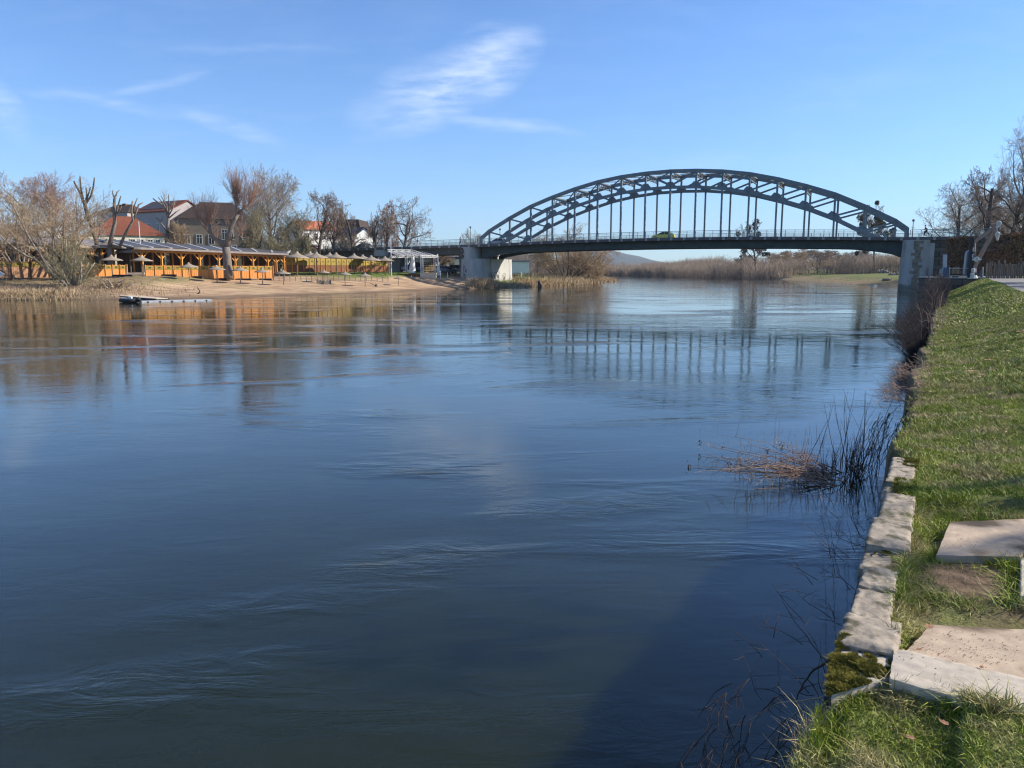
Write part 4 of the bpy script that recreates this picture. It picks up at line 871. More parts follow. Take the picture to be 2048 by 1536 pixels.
def house(name, label, pxl, pxr, Y, rot, depth, eave_py, ridge_py, wall, roof, style='gable_side', wins=(), z0=2.6, chimneys=(), over=.35, group='houses behind the beach', hipf=.32, arched=False, cat='house', gable_mat=None):
    """front wall spans photo pixels pxl..pxr at distance Y; rot turns it; ridge parallel to the front unless gable_front"""
    A = AT(pxl, 500, Y); B = AT(pxr, 500, Y); w = (B-A).length; ez = AT(pxl, eave_py, Y).z; rz = AT((pxl+pxr)/2, ridge_py, Y+(depth/2)).z
    c = (A+B)/2; root = thing(name, (c.x, c.y, z0), label, cat, group)
    fx = Vector((math.cos(rot), math.sin(rot), 0)); fy = Vector((-math.sin(rot), math.cos(rot), 0)); O = Vector((c.x, c.y, 0))
    w = w/max(.5, math.cos(rot))
    def p(x, y, z): q = O+fx*x+fy*y; return Vector((q.x, q.y, z))
    h = w/2
    m = MB(); m.prism([p(-h, 0, 0), p(h, 0, 0), p(h, depth, 0), p(-h, depth, 0)], z0-1, ez)
    hw = w/2+over; y0, y1 = -over, depth+over; ym = depth/2; r = MB(); e = ez-.12
    if style == 'gable_side':
        m.add([p(-h, 0, ez), p(-h, depth, ez), p(-h, ym, rz-.25)], [(0, 1, 2)]); m.add([p(h, 0, ez), p(h, depth, ez), p(h, ym, rz-.25)], [(2, 1, 0)])
        for (ya, s_) in ((y0, 1), (y1, -1)):
            vs = [p(-hw, ya, e), p(hw, ya, e), p(hw, ym, rz), p(-hw, ym, rz)]; r.add(vs+[v+Vector((0, 0, .22)) for v in vs], [(0, 1, 2, 3), (4, 5, 6, 7), (0, 1, 5, 4), (1, 2, 6, 5), (3, 0, 4, 7)])
    elif style == 'hip':
        hx = w*hipf; vs = [p(-hw, y0, e), p(hw, y0, e), p(hw, y1, e), p(-hw, y1, e), p(-hw+hx, ym, rz), p(hw-hx, ym, rz)]
        r.add(vs, [(0, 1, 5, 4), (1, 2, 5), (2, 3, 4, 5), (3, 0, 4), (3, 2, 1, 0)])
    elif style == 'gable_front':
        m.add([p(-h, 0, ez), p(h, 0, ez), p(0, 0, rz-.25)], [(0, 1, 2)]); m.add([p(-h, depth, ez), p(h, depth, ez), p(0, depth, rz-.25)], [(2, 1, 0)])
        for s_ in (-1, 1):
            vs = [p(s_*hw, y0, e), p(s_*hw, y1, e), p(0, y1, rz), p(0, y0, rz)]; r.add(vs+[v+Vector((0, 0, .22)) for v in vs], [(0, 1, 2, 3), (4, 5, 6, 7), (0, 1, 5, 4), (3, 0, 4, 7), (1, 2, 6, 5)])
    elif style == 'flat':
        r.prism([p(-hw, y0, 0), p(hw, y0, 0), p(hw, y1, 0), p(-hw, y1, 0)], ez, ez+.5)
    elif style == 'mansard':
        k = w*.16; vs = [p(-hw, y0, e), p(hw, y0, e), p(hw, y1, e), p(-hw, y1, e), p(-hw+k, y0+1.6, rz), p(hw-k, y0+1.6, rz), p(hw-k, y1-1.6, rz), p(-hw+k, y1-1.6, rz)]
        r.add(vs, [(0, 1, 5, 4), (1, 2, 6, 5), (2, 3, 7, 6), (3, 0, 4, 7), (4, 5, 6, 7), (3, 2, 1, 0)])
    m.build('wall', wall, root); ro = r.build('roof', roof, root)
    for (fxp, zt) in chimneys:
        q = p(-h+w*fxp, ym-.6, (ez+rz)/2+.4); MB().box((q.x, q.y, (q.z+zt)/2), (.9, .9, zt-q.z), rz=rot).build('chimney', mat('chimney_brick', (.20, .12, .09), (.14, .09, .07), scale=2), ro)
    for (x, zc, ww, wh, side) in wins:     # x: 0..1 along the wall, side 'f' or 'r'
        if side == 'f': c0 = lambda dx, dy, dz: p(-h+w*x+dx, dy, zc+dz)
        else: c0 = lambda dx, dy, dz: p(h-dy, depth*x+dx, zc+dz)
        fr = MB()
        for (dx, dz, bw_, bh_) in ((0, wh/2, ww+.16, .12), (0, -wh/2, ww+.3, .12), (-ww/2, 0, .1, wh), (ww/2, 0, .1, wh), (0, 0, .07, wh), (0, wh*.18, ww, .06)):
            q = c0(dx, -.05, dz); fr.box((q.x, q.y, q.z), (bw_, .1, bh_) if side == 'f' else (.1, bw_, bh_), rz=rot)
        wobj = fr.build('window', frame_w, root); q = c0(0, -.015, 0)
        MB().box((q.x, q.y, q.z), (ww, .05, wh) if side == 'f' else (.05, ww, wh), rz=rot).build('pane', glass_d, wobj)
    return root, p, ez, rz, w
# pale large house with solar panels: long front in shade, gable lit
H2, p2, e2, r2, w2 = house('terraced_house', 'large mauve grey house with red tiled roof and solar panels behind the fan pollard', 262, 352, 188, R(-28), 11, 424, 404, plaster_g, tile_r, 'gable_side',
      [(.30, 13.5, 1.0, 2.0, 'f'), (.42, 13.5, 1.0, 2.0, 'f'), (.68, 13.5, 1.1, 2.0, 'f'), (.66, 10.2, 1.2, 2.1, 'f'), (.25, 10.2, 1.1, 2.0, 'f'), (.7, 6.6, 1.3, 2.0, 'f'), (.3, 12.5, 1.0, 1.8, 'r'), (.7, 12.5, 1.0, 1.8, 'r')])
m = MB(); ym = 5.5
for k in range(5):
    x0 = -w2/2+1.2+k*(w2-4)/5; x1 = x0+(w2-4)/5-.12
    f0, f1 = .22, .88; z_ = lambda f: e2-.12+(r2-e2+.12)*f+.30
    y_ = lambda f: -.35+(ym+.35)*f
    m.add([p2(x0, y_(f0), z_(f0)), p2(x1, y_(f0), z_(f0)), p2(x1, y_(f1), z_(f1)), p2(x0, y_(f1), z_(f1))], [(0, 1, 2, 3)])
m.build('solar_panels', solar_m, H2)
house('terraced_house', 'long dark tiled house at the left of the solar roofed one', 196, 262, 196, R(-8), 11, 424, 409, plaster_g, tile_d, 'hip', [(.3, 13, 1, 1.6, 'f'), (.6, 13, 1, 1.6, 'f')], chimneys=[(.55, AT(240, 404, 196).z)])
house('cottage', 'low cream cottage with steep red hipped roof above the pavilion', 202, 316, 168, R(36), 9, 470, 433, plaster_c, tile_r, 'hip',
      [(.12, 9.2, 1.0, 1.5, 'f'), (.30, 9.2, 1.2, 1.5, 'f'), (.55, 9.2, 1.0, 1.6, 'f'), (.66, 9.2, 1.0, 1.6, 'f'), (.78, 9.2, 1.0, 1.6, 'f'), (.88, 9.2, 1.0, 1.6, 'f')], hipf=.40)
house('brick_house', 'large dark roofed brick house behind the pollard willow', 366, 500, 186, R(16), 14, 437, 405, brick_b, tile_d, 'hip',
      [(.12, 10.6, 1.2, 2.0, 'f'), (.28, 10.6, 1.2, 2.2, 'f'), (.44, 10.6, 1.2, 2.2, 'f'), (.62, 11.8, 1.2, 2.4, 'f'), (.70, 11.8, 1.2, 2.4, 'f'), (.90, 11.8, 1.2, 2.4, 'f'), (.60, 8.2, 1.2, 2.2, 'f'), (.86, 8.2, 1.2, 2.2, 'f'), (.16, 7.6, 1.2, 2.0, 'f'), (.36, 7.6, 1.2, 2.0, 'f'), (.74, 8.2, 1.2, 2.2, 'f')],
      chimneys=[(.70, AT(453, 403, 186).z), (.26, AT(385, 410, 186).z)], hipf=.30)
house('balcony_house', 'pale yellow flat with balcony half hidden behind the tall round tree', 500, 524, 200, R(20), 8, 448, 440, plaster_c, tile_g, 'flat', [(.3, 11.5, 1.2, 1.6, 'f'), (.7, 9, 1.2, 1.6, 'f')])
house('garage_hall', 'low blue grey sheet roofed hall left of the white house', 556, 612, 196, R(12), 10, 475, 458, plaster_g, slate_b, 'gable_side', [(.8, 9.8, 2.4, 1.8, 'f')])
house('white_house', 'white house with bright orange roof behind the rust leaved tree', 611, 668, 192, R(38), 10, 459, 444, plaster_w, mat('tile_orange', (.62, .20, .09), (.5, .16, .07), scale=3, rough=.8), 'gable_side', [(.15, 11.6, 1.1, 1.4, 'f'), (.40, 11.6, 1.1, 1.4, 'f'), (.62, 11.6, 1.1, 1.4, 'f'), (.85, 11.6, 1.1, 1.4, 'f'), (.7, 8.6, 1.1, 1.4, 'f')])
house('mansard_house', 'brown mansard roofed house behind the crooked oak', 668, 722, 205, R(-4), 12, 466, 441, plaster_g, tile_d, 'mansard', [(.3, 10.5, 1.2, 1.6, 'f'), (.7, 10.5, 1.2, 1.6, 'f')], chimneys=[(.62, AT(702, 437, 205).z)])
house('gabled_house', 'white gable fronted house right of the crooked oak', 713, 748, 196, R(40), 12, 474, 458, plaster_w, tile_g, 'gable_front', [(.42, 9.6, 1.1, 1.7, 'f')])
house('grey_building', 'long grey building with pale roof at the far left', 10, 80, 175, R(15), 10, 462, 452, plaster_g, tile_g, 'gable_side', [])
house('white_shed', 'small white roofed shed right of the grey building', 70, 112, 160, R(15), 6, 474, 464, plaster_w, mat('roof_pale', (.62, .60, .58), (.52, .50, .49), scale=1), 'gable_side', [])
house('white_kiosk', 'white boat house under the bridge behind the parked cars', 1020, 1058, 262, R(0), 6, 524, 519, plaster_w, slate_b, 'flat', [], z0=3)
house('grey_hall', 'wide grey brown hall seen under the approach span', 812, 872, 186, R(0), 8, 510, 502, plaster_g, tile_g, 'flat', [(.3, 4.8, 2, 1.4, 'f'), (.7, 4.8, 2, 1.4, 'f')], z0=3)
house('small_white_shop', 'small white pillared shop seen beside the left pier', 893, 921, 190, R(0), 5, 518, 512, plaster_w, mat('shop_blue', (.06, .07, .16), (.04, .05, .12), scale=1), 'flat', [(.35, 4.6, 1.2, 1.4, 'f')], z0=3)

# ------------------------------------------------------------------ beach pavilion
wood_o = mat('timber_orange', (.78, .35, .075), (.62, .26, .055), scale=2.5, rough=.7, stretch=(1, 1, .2))
wood_f = mat('fence_orange', (.86, .36, .10), (.72, .28, .075), scale=1.6, rough=.75, stretch=(1, 1, .15))
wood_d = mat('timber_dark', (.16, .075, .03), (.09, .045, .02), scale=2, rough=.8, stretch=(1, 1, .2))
wood_g = mat('timber_weathered', (.30, .26, .21), (.19, .165, .135), scale=4, rough=.9, stretch=(1, 1, .2), bump=.3)
banner_y = mat('banner_yellow_green', (.40, .29, .05), (.24, .17, .035), scale=.9, rough=.7)
roof_m = mat('pavilion_roof_sheet', (.33, .31, .32), (.25, .24, .25), scale=.5, rough=.55)
gutter = mat('roof_edge', (.34, .29, .26), (.26, .22, .20), scale=2, rough=.6)
eaveB = [AT(266, 497, 121), AT(575, 509.5, 141)]; backB = [AT(193, 480, 136), AT(580, 504.5, 156)]
pav = thing('beach_pavilion', (eaveB[0].x, eaveB[0].y, 2.6), 'long low open timber pavilion with grey solar roof behind the orange fence', 'pavilion')
def roofslab(e0, e1, b0, b1, th, n_, name, m, lift=0, g0=.0, g1=1., ga=.0, gb=1.):
    mb = MB()
    for k in range(n_):
        f0 = k/n_+(.10/n_ if n_ > 1 else 0); f1 = (k+1)/n_-(.10/n_ if n_ > 1 else 0)
        q = [e0.lerp(e1, f).lerp(b0.lerp(b1, f), g) for f, g in ((f0, ga), (f1, ga), (f1, gb), (f0, gb))]; q = [v+Vector((0, 0, lift)) for v in q]
        mb.add(q+[v+Vector((0, 0, th)) for v in q], [(3, 2, 1, 0), (4, 5, 6, 7), (0, 1, 5, 4), (1, 2, 6, 5), (2, 3, 7, 6), (3, 0, 4, 7)])
    return mb
rf = roofslab(eaveB[0], eaveB[1], backB[0], backB[1], .16, 1, 'r', roof_m).build('roof', roof_m, pav)
roofslab(eaveB[0], eaveB[1], backB[0], backB[1], .10, 9, 'r', solar_m, lift=.20, ga=.10, gb=.92).build('solar_panels', solar_m, rf)
ribs = MB()
for k in range(10):
    f = k/9; a = eaveB[0].lerp(eaveB[1], f); c = backB[0].lerp(backB[1], f); ribs.beam(a+Vector((0, 0, .28)), c+Vector((0, 0, .28)), .35, .16)
ribs.build('roof_rib', mat('roof_rib_pale', (.55, .53, .53), (.45, .44, .44), scale=1, rough=.5), rf)
d0 = (eaveB[1]-eaveB[0]).normalized(); back = Vector((-d0.y, d0.x, 0)).normalized()
MB().beam(eaveB[0]-back*.25+Vector((0, 0, .05)), eaveB[1]-back*.25+Vector((0, 0, .05)), .3, .34).build('gutter', gutter, pav)
MB().beam(eaveB[0]+back*.6-Vector((0, 0, .30)), eaveB[1]+back*.6-Vector((0, 0, .30)), .25, .35).build('eave_beam', wood_o, pav)
FLZ = 3.05
fpoly = [eaveB[0]+back*.2, eaveB[1]+back*.2, backB[1], backB[0]]
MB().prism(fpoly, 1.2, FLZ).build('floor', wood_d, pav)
wl = MB(); nb = 60
A0 = eaveB[0]+back*6.5; A1 = eaveB[1]+back*6.5
for k in range(nb):
    if k in (17, 18, 30, 31, 38, 46, 47): continue
    a = A0.lerp(A1, k/nb); c = A0.lerp(A1, (k+.94)/nb); zt = a.z+.75; wl.add([(a.x, a.y, FLZ), (c.x, c.y, FLZ), (c.x, c.y, zt), (a.x, a.y, zt), (a.x+back.x*.1, a.y+back.y*.1, FLZ), (c.x+back.x*.1, c.y+back.y*.1, FLZ), (c.x+back.x*.1, c.y+back.y*.1, zt), (a.x+back.x*.1, a.y+back.y*.1, zt)], [(0, 1, 2, 3), (7, 6, 5, 4), (0, 4, 5, 1), (1, 5, 6, 2), (3, 2, 6, 7), (0, 3, 7, 4)])
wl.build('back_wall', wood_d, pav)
for px in (283, 318, 355, 390, 428, 462, 500, 533, 552, 570):
    f = (px-266)/309; a = eaveB[0].lerp(eaveB[1], f)+back*.6
    m = MB(); m.beam((a.x, a.y, 1.5), (a.x, a.y, a.z-.25), .30, .30); m.beam((a.x, a.y, a.z-1.5), a-Vector((0, 0, .3))+d0*1.1, .16, .16, up=back); m.beam((a.x, a.y, a.z-1.5), a-Vector((0, 0, .3))-d0*1.1, .16, .16, up=back); m.build('post', wood_o, pav)
    c = a+back*3.2; MB().beam((c.x, c.y, 2), (c.x, c.y, c.z+.1), .22, .22).build('post', wood_o, pav)
    MB().beam(a-back*.8-Vector((0, 0, .1)), a+back*9+Vector((0, 0, .55)), .16, .26).build('rafter', wood_o, pav)
# left wing of the pavilion
eaveA = [AT(-120, 481, 107), AT(262, 494, 127)]; backA = [AT(-120, 471.5, 121), AT(240, 482, 145)]
pavA = thing('pavilion_wing', (eaveA[1].x, eaveA[1].y, 2.6), 'left timber wing of the beach pavilion behind the spreading willow', 'pavilion')
roofslab(eaveA[0], eaveA[1], backA[0], backA[1], .16, 1, 'r', roof_m).build('roof', roof_m, pavA)
dA = (eaveA[1]-eaveA[0]).normalized(); bA = Vector((-dA.y, dA.x, 0)).normalized()
MB().beam(eaveA[0]-bA*.25, eaveA[1]-bA*.25, .3, .34).build('gutter', gutter, pavA)
MB().beam(eaveA[0]+bA*.7-Vector((0, 0, .32)), eaveA[1]+bA*.7-Vector((0, 0, .32)), .25, .40).build('eave_beam', wood_o, pavA)
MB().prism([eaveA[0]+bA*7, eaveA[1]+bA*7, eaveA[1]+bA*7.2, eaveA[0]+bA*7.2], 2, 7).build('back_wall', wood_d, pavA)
for k in range(15):
    a = eaveA[0].lerp(eaveA[1], (k+.5)/15)+bA*.7; m = MB(); m.beam((a.x, a.y, 1.8), (a.x, a.y, a.z-.3), .28, .28)
    for s_ in (-1, 1): m.beam((a.x, a.y, a.z-1.5), a-Vector((0, 0, .35))+dA*1.1*s_, .16, .16, up=bA)
    m.build('post', wood_o, pavA)
# orange board fence with banner strip
def fence(label, pts, base_z, top_z, panels, m, banner=True, posts=None, name='board_fence', frac=.30, group='orange board fences of the beach bar'):
    A, B = pts; c = (A+B)/2; root = thing(name, (c.x, c.y, base_z), label, 'fence', group); d = (B-A); d.z = 0; Ln = d.length; d.normalize(); nn = Vector((d.y, -d.x, 0))
    for k in range(panels):
        x0 = Ln*k/panels+.04; x1 = Ln*(k+1)/panels-.04; a = A+d*x0; c_ = A+d*x1; mb = MB(); nbd = 9
        for q in range(nbd):
            u = a.lerp(c_, q/nbd); v = a.lerp(c_, (q+.95)/nbd); o = nn*(.02 if q % 2 else 0); mb.prism([u+o, v+o, v+o-nn*.05, u+o-nn*.05], base_z, top_z)
        pn = mb.build('board_panel', m, root)
        if banner:
            u = a+nn*.05+d*.1; v = c_+nn*.05-d*.1; z1 = top_z-.08; z0 = top_z-(top_z-base_z)*frac
            bn_ = MB().prism([u, v, v-nn*.02, u-nn*.02], z0, z1).build('banner', banner_y, pn)
            mb = MB(); zc = (z0+z1)/2+.02; L_ = (v-u).length; r_ = random.Random(k)
            for q in range(7):   # the small dark lettering on each banner is too blurred to read
                f = .30+.05*q; p_ = u.lerp(v, f)+nn*.008; hh = .07+.05*r_.random(); mb.prism([p_, p_+d*L_*.03, p_+d*L_*.03+nn*.004, p_+nn*.004], zc-hh, zc+hh)
            mb.build('lettering', mat('banner_dark_green', (.05, .09, .02), (.04, .07, .015), scale=1), bn_)
    for k in range(panels+1):
        p_ = A+d*(Ln*k/panels)+nn*.06; MB().beam((p_.x, p_.y, base_z-.3), (p_.x, p_.y, top_z+.10), .13, .13).build('post', posts or wood_o, root)
    return root
fa = AT(291, 545, 114.5); fb = AT(546, 545, 129)
fence('orange board fence with yellow banner strip in front of the pavilion', (fa, fb), 2.05, 4.02, 15, wood_f)
fence('orange board fence with banner strip left of the pavilion steps', (AT(150, 545, 109), AT(254, 545, 115)), 2.15, 4.1, 7, wood_f)
fence('brown orange fence of wide panels at the far left', (AT(-60, 545, 99), AT(98, 545, 108)), 2.35, 4.5, 4, mat('fence_brown', (.46, .25, .14), (.33, .175, .10), scale=1.4, rough=.8, stretch=(1, 1, .2)), posts=wood_d, frac=.32)
fence('distant brown and yellow fence behind the row of big parasols', (AT(572, 540, 136), AT(776, 540, 162)), 3.0, 5.6, 20, mat('fence_red_brown', (.26, .11, .05), (.18, .075, .035), scale=1.2, rough=.8), frac=.50, posts=wood_o)
# stone steps up to the pavilion
stp = thing('beach_steps', AT(272, 553, 115), 'pale steps leading from the sand up to the pavilion', 'steps'); st_m = mat('step_pale', (.62, .52, .42), (.5, .42, .34), scale=2, rough=.9)
for k in range(6):
    a = AT(252, 545, 114.5+k*.45); c = AT(288, 545, 115.2+k*.45); MB().prism([a, c, c+Vector((0, .5, 0)), a+Vector((0, .5, 0))], 1.6, 2.05+k*.19).build('step', st_m, stp)
for px in (252, 288):
    a = AT(px, 545, 114.3); MB().beam((a.x, a.y, 1.8), (a.x, a.y, 4.2), .10, .10).build('handrail_post', wood_g, stp)
# dark tyre planters at the foot of the fence
tyre_m = mat('rubber_dark', (.05, .05, .055), (.03, .03, .033), scale=5, rough=.8)
for k, (px, w_) in enumerate([(333, 3.0), (389, 2.6), (440, 2.4), (488, 2.4), (530, 2.2), (172, 2.6), (246, 2.8)]):
    c = AT(px, 556, (113.9+(px-291)*.0569) if px > 280 else 111); z = gz(c.x, c.y)
    m = MB(); m.prism([(c.x-w_/2, c.y-.2, 0), (c.x+w_/2, c.y-.2, 0), (c.x+w_/2-.15, c.y+.5, 0), (c.x-w_/2+.15, c.y+.5, 0)], z-.1, z+.24)
    tag(m.build('planter_trough', tyre_m, None, loc=(c.x, c.y, z), bevel=.05), ['low black trough below the left end of the orange fence', 'low black trough below the fence behind the second near parasol', 'low black trough just left of the pollard willow trunk', 'low black trough just right of the pollard willow trunk', 'low black trough below the right end of the orange fence', 'low black trough behind the small landing bush', 'low black trough left of the pavilion steps'][k], 'trough', 'low black troughs along the fence')
# ------------------------------------------------------------------ thatched parasols
thatch = mat('thatch_straw', (.40, .335, .26), (.26, .21, .165), scale=6, rough=.95, bump=.5, stretch=(1, 1, 1), bdist=.05)
pole_m = mat('pole_wood', (.22, .17, .125), (.14, .11, .08), scale=3, rough=.9)
def parasol_proto():
    root = thing('thatched_parasol', (0, 0, 0), 'x', 'parasol')
    MB().tube([(0, 0, -.3), (0, 0, 2.35)], .065, 8).build('pole', pole_m, root)
    rs_ = random.Random(3); m = MB(); n_ = 28; prof = [(0.03, .0), (.16, -.06), (.30, -.20), (.62, -.34), (1.0, -.48), (1.32, -.60), (1.34, -.66), (1.0, -.56), (.05, -.30)]
    b_ = []
    for i, (r_, z) in enumerate(prof):
        for k in range(n_):
            a = 2*math.pi*k/n_; j = 1+(.05*rs_.uniform(-1, 1) if 3 < i < 7 else 0); b_.append((r_*j*math.cos(a), r_*j*math.sin(a), 2.62+z+(.03*rs_.uniform(-1, 1) if 3 < i < 7 else 0)))
    fs = [(i*n_+k, i*n_+(k+1) % n_, (i+1)*n_+(k+1) % n_, (i+1)*n_+k) for i in range(len(prof)-1) for k in range(n_)]
    m.add(b_, fs).build('thatch_canopy', thatch, root, smooth=True)
    MB().lathe((0, 0, 2.5), [(.0, .2), (.14, .17), (.17, .05), (.20, -.02), (.10, -.05)], 10).build('thatch_cap', thatch, root, smooth=True)
    m = MB()
    for k in range(8):
        a = math.pi*k/4; m.beam((0, 0, 2.22), (1.2*math.cos(a), 1.2*math.sin(a), 1.96), .04, .05)
    m.build('ribs', pole_m, root); return root
pro = parasol_proto(); first = True
def parasol(px, base_py, Y, sc, label, group, lean=0.0):
    global first
    o = pro if first else copy_tree(pro)
    first = False
    c = AT(px, base_py, Y); z = gz(c.x, c.y); o.location = (c.x, c.y, z); o.scale = (sc, sc, sc); o.rotation_euler = (random.Random(px).uniform(-.04, .04), lean, px*1.7)
    tag(o, label, 'parasol', group)
G1 = 'small thatched parasols standing on the sand'
for px, py, Y, sc, lab in [(226, 565, 111, 1.13, 'thatched parasol in front of the fence left of the steps'), (286, 564, 110, 1.13, 'thatched parasol in front of the pavilion steps'), (379, 561, 114, 1.0, 'thatched parasol on the sand left of the pollard willow'), (434, 561, 117, .98, 'thatched parasol touching the left side of the willow trunk'), (481, 560, 118, .96, 'thatched parasol just right of the willow trunk'), (525, 559, 119, .92, 'thatched parasol before the right end of the orange fence'), (567, 559, 119, .88, 'thatched parasol in the gap right of the orange fence'), (648, 555, 130, .80, 'thatched parasol above the ring of stumps'), (690, 556, 128, .84, 'thatched parasol right of the ring of stumps'), (730, 556, 127, .84, 'thatched parasol left of the white lattice pergola'), (797, 556, 134, .62, 'small parasol half hidden behind the left pergola post')]:
    parasol(px, py, Y, sc, lab, G1)
G2 = 'tall parasols in front of the distant fence'
for px, Y, sc, lab in [(594, 136, 1.62, 'tall parasol nearest the pavilion roof corner'), (622, 150, 1.5, 'tall parasol second from the pavilion corner partly hidden'), (634, 139, 1.55, 'tall parasol third from the pavilion corner'), (660, 152, 1.4, 'tall parasol fourth from the pavilion corner partly hidden'), (673, 141, 1.45, 'tall parasol fifth from the pavilion corner'), (709, 143, 1.35, 'tall parasol sixth from the pavilion corner'), (727, 153, 1.35, 'tall parasol seventh from the pavilion corner partly hidden'), (743, 144, 1.35, 'tall parasol eighth from the pavilion corner'), (771, 146, 1.35, 'tall parasol closest to the white lattice pergola'),
                       (219, 121, 2.0, 'big thatched shelter left of the steps under the pavilion eave'), (262, 123, 1.7, 'thatched shelter half behind the steps'), (62, 116, 1.9, 'big thatched shelter behind the wide panel fence'), (150, 117, 2.0, 'big thatched shelter behind the spreading willow')]:
    parasol(px, 545, Y, sc, lab, G2 if px > 300 else 'big thatched shelters behind the fence')
# rope fence
rp = thing('rope_fence', AT(670, 545, 132), 'long low rope fence on weathered posts crossing the beach', 'fence'); rope = mat('rope', (.45, .38, .28), (.35, .29, .2), scale=5)
prev = None
for k in range(22):
    px = 547+k*10.9; c = AT(px, 545, 127+k*.55); z = gz(c.x, c.y); MB().tube([(c.x, c.y, z-.2), (c.x, c.y, z+1.05)], .075, 6).build('post', wood_g, rp)
    if prev: MB().tube([prev.lerp(Vector((c.x, c.y, z+.9)), f)-Vector((0, 0, .22*4*f*(1-f))) for f in np.linspace(0, 1, 6)], .02, 4).build('rope', rope, rp)
    prev = Vector((c.x, c.y, z+.9))
# ring of stumps below the parasol at 648
for k in range(14):
    px = 634+k*2.05; a = k/13*math.pi; c = AT(px, 558, 127.5-2.2*math.sin(a)); z = gz(c.x, c.y)
    o = MB().tube([(c.x, c.y, z-.2), (c.x+.03, c.y, z+.62+.1*math.sin(k*2.1))], .10, 7).build('wooden_stake', wood_g, None, loc=(c.x, c.y, z)); tag(o, 'short upright wooden stake in the ring below the middle parasol', 'stake', 'wooden stakes ringing the fire place')
# driftwood
m = MB(); c = AT(398, 588, 96.5); z = gz(c.x, c.y); m.tube([c*0+Vector((c.x-.25, c.y, z-.1)), Vector((c.x+.12, c.y, z+.28)), Vector((c.x+.10, c.y, z+.45)), Vector((c.x-.18, c.y, z+.85))], [.10, .09, .07, .05], 6)
tag(m.build('driftwood', bark_d, None, loc=(c.x, c.y, z)), 'bent dark driftwood stick standing at the edge of the sand', 'driftwood')
m = MB(); c = AT(752, 556, 129); z = gz(c.x, c.y); m.tube([(c.x-1.0, c.y, z+.55), (c.x-.1, c.y, z+.15), (c.x+.1, c.y, z+.1)], [.03, .06, .1], 6); m.lathe((c.x, c.y, z-.05), [(.0, .45), (.18, .40), (.22, .2), (.26, .0)], 8)
tag(m.build('log_pile', bark_d, None, loc=(c.x, c.y, z)), 'dark stump with a leaning stick left of the pergola', 'stump')
# ------------------------------------------------------------------ white lattice pergola
white_p = mat('white_lattice_paint', (.80, .79, .77), (.70, .69, .67), scale=3, rough=.5)
PY = GP(857, 556).y; KY = PY/133.5
cols = [AT(781, 550, 137*KY), AT(813, 550, 141*KY), AT(844, 550, 133*KY), AT(870, 550, 136*KY)]
pg = thing('lattice_pergola', cols[2].copy(), 'open white lattice truss pergola at the right end of the beach', 'pergola')
def lattice(m, a, c, w, up=Vector((0, 0, 1)), n_=8, th=.07):
    a, c = Vector(a), Vector(c); d = (c-a); Ln = d.length; d.normalize(); s_ = d.cross(up)
    if s_.length < .1: s_ = Vector((1, 0, 0))
    s_.normalize(); u_ = s_.cross(d).normalized(); of = [s_*w/2+u_*w/2, -s_*w/2+u_*w/2, -s_*w/2-u_*w/2, s_*w/2-u_*w/2]
    for o in of: m.beam(a+o, c+o, th, th)
    for k in range(n_):
        p_ = a+d*Ln*k/n_; q = a+d*Ln*(k+1)/n_
        for i in range(4):
            j = (i+1) % 4; m.beam(p_+of[i], q+of[j], th*.7, th*.7)
for c in cols:
    z = gz(c.x, c.y); m = MB(); lattice(m, (c.x, c.y, z), (c.x, c.y, AT(800, 515, c.y).z), .42, up=Vector((0, 1, 0)), n_=9); m.build('lattice_post', white_p, pg)
TL = AT(776, 501, 134*KY); TR = AT(834, 501, 146*KY); FR = AT(872, 514, 137*KY); FL_ = AT(815, 516, 127*KY)
for k in range(6):
    f = k/5; a = TL.lerp(AT(836, 501.5, 148*KY), f); c = AT(808, 513, 128*KY).lerp(AT(873, 514, 138*KY), f); m = MB(); lattice(m, a, c, .34, n_=9, th=.06); m.build('lattice_beam', white_p, pg)
for (a, c) in ((AT(782, 514, 136*KY), AT(816, 513, 140*KY)), (AT(842, 513, 132.5*KY), AT(872, 513, 136.5*KY)), (TL, AT(836, 501.5, 148*KY))):
    m = MB(); lattice(m, a, c, .34, n_=8, th=.06); m.build('lattice_beam', white_p, pg)
m = MB(); c = AT(857, 556, 133.5*KY); z = gz(c.x, c.y); m.box((c.x, c.y, z+.3), (3.1, 1.6, 1.3)); m.build('plinth', mat('plinth_wood', (.80, .62, .44), (.68, .52, .37), scale=3, stretch=(.3, 1, 4)), pg, bevel=.03)
m = MB(); a = AT(793, 555, 134*KY); c = AT(842, 555, 133*KY); m.prism([a, c, c+Vector((0, 4, 0)), a+Vector((0, 4, 0))], 1.0, AT(800, 547.5, a.y).z); m.build('deck', wood_d, pg)
m = MB(); a = AT(847, 545, 134.5*KY); c = AT(869, 545, 135.5*KY)
for k in range(4): m.beam(a+Vector((0, 0, .05+k*.42)), c+Vector((0, 0, .05+k*.42)), .08, .14)
for k in range(5): p_ = a.lerp(c, k/4); m.beam(p_-Vector((0, 0, .5)), p_+Vector((0, 0, 1.5)), .10, .10)
m.build('balustrade', mat('timber_yellow', (.66, .45, .20), (.52, .34, .15), scale=3), pg)
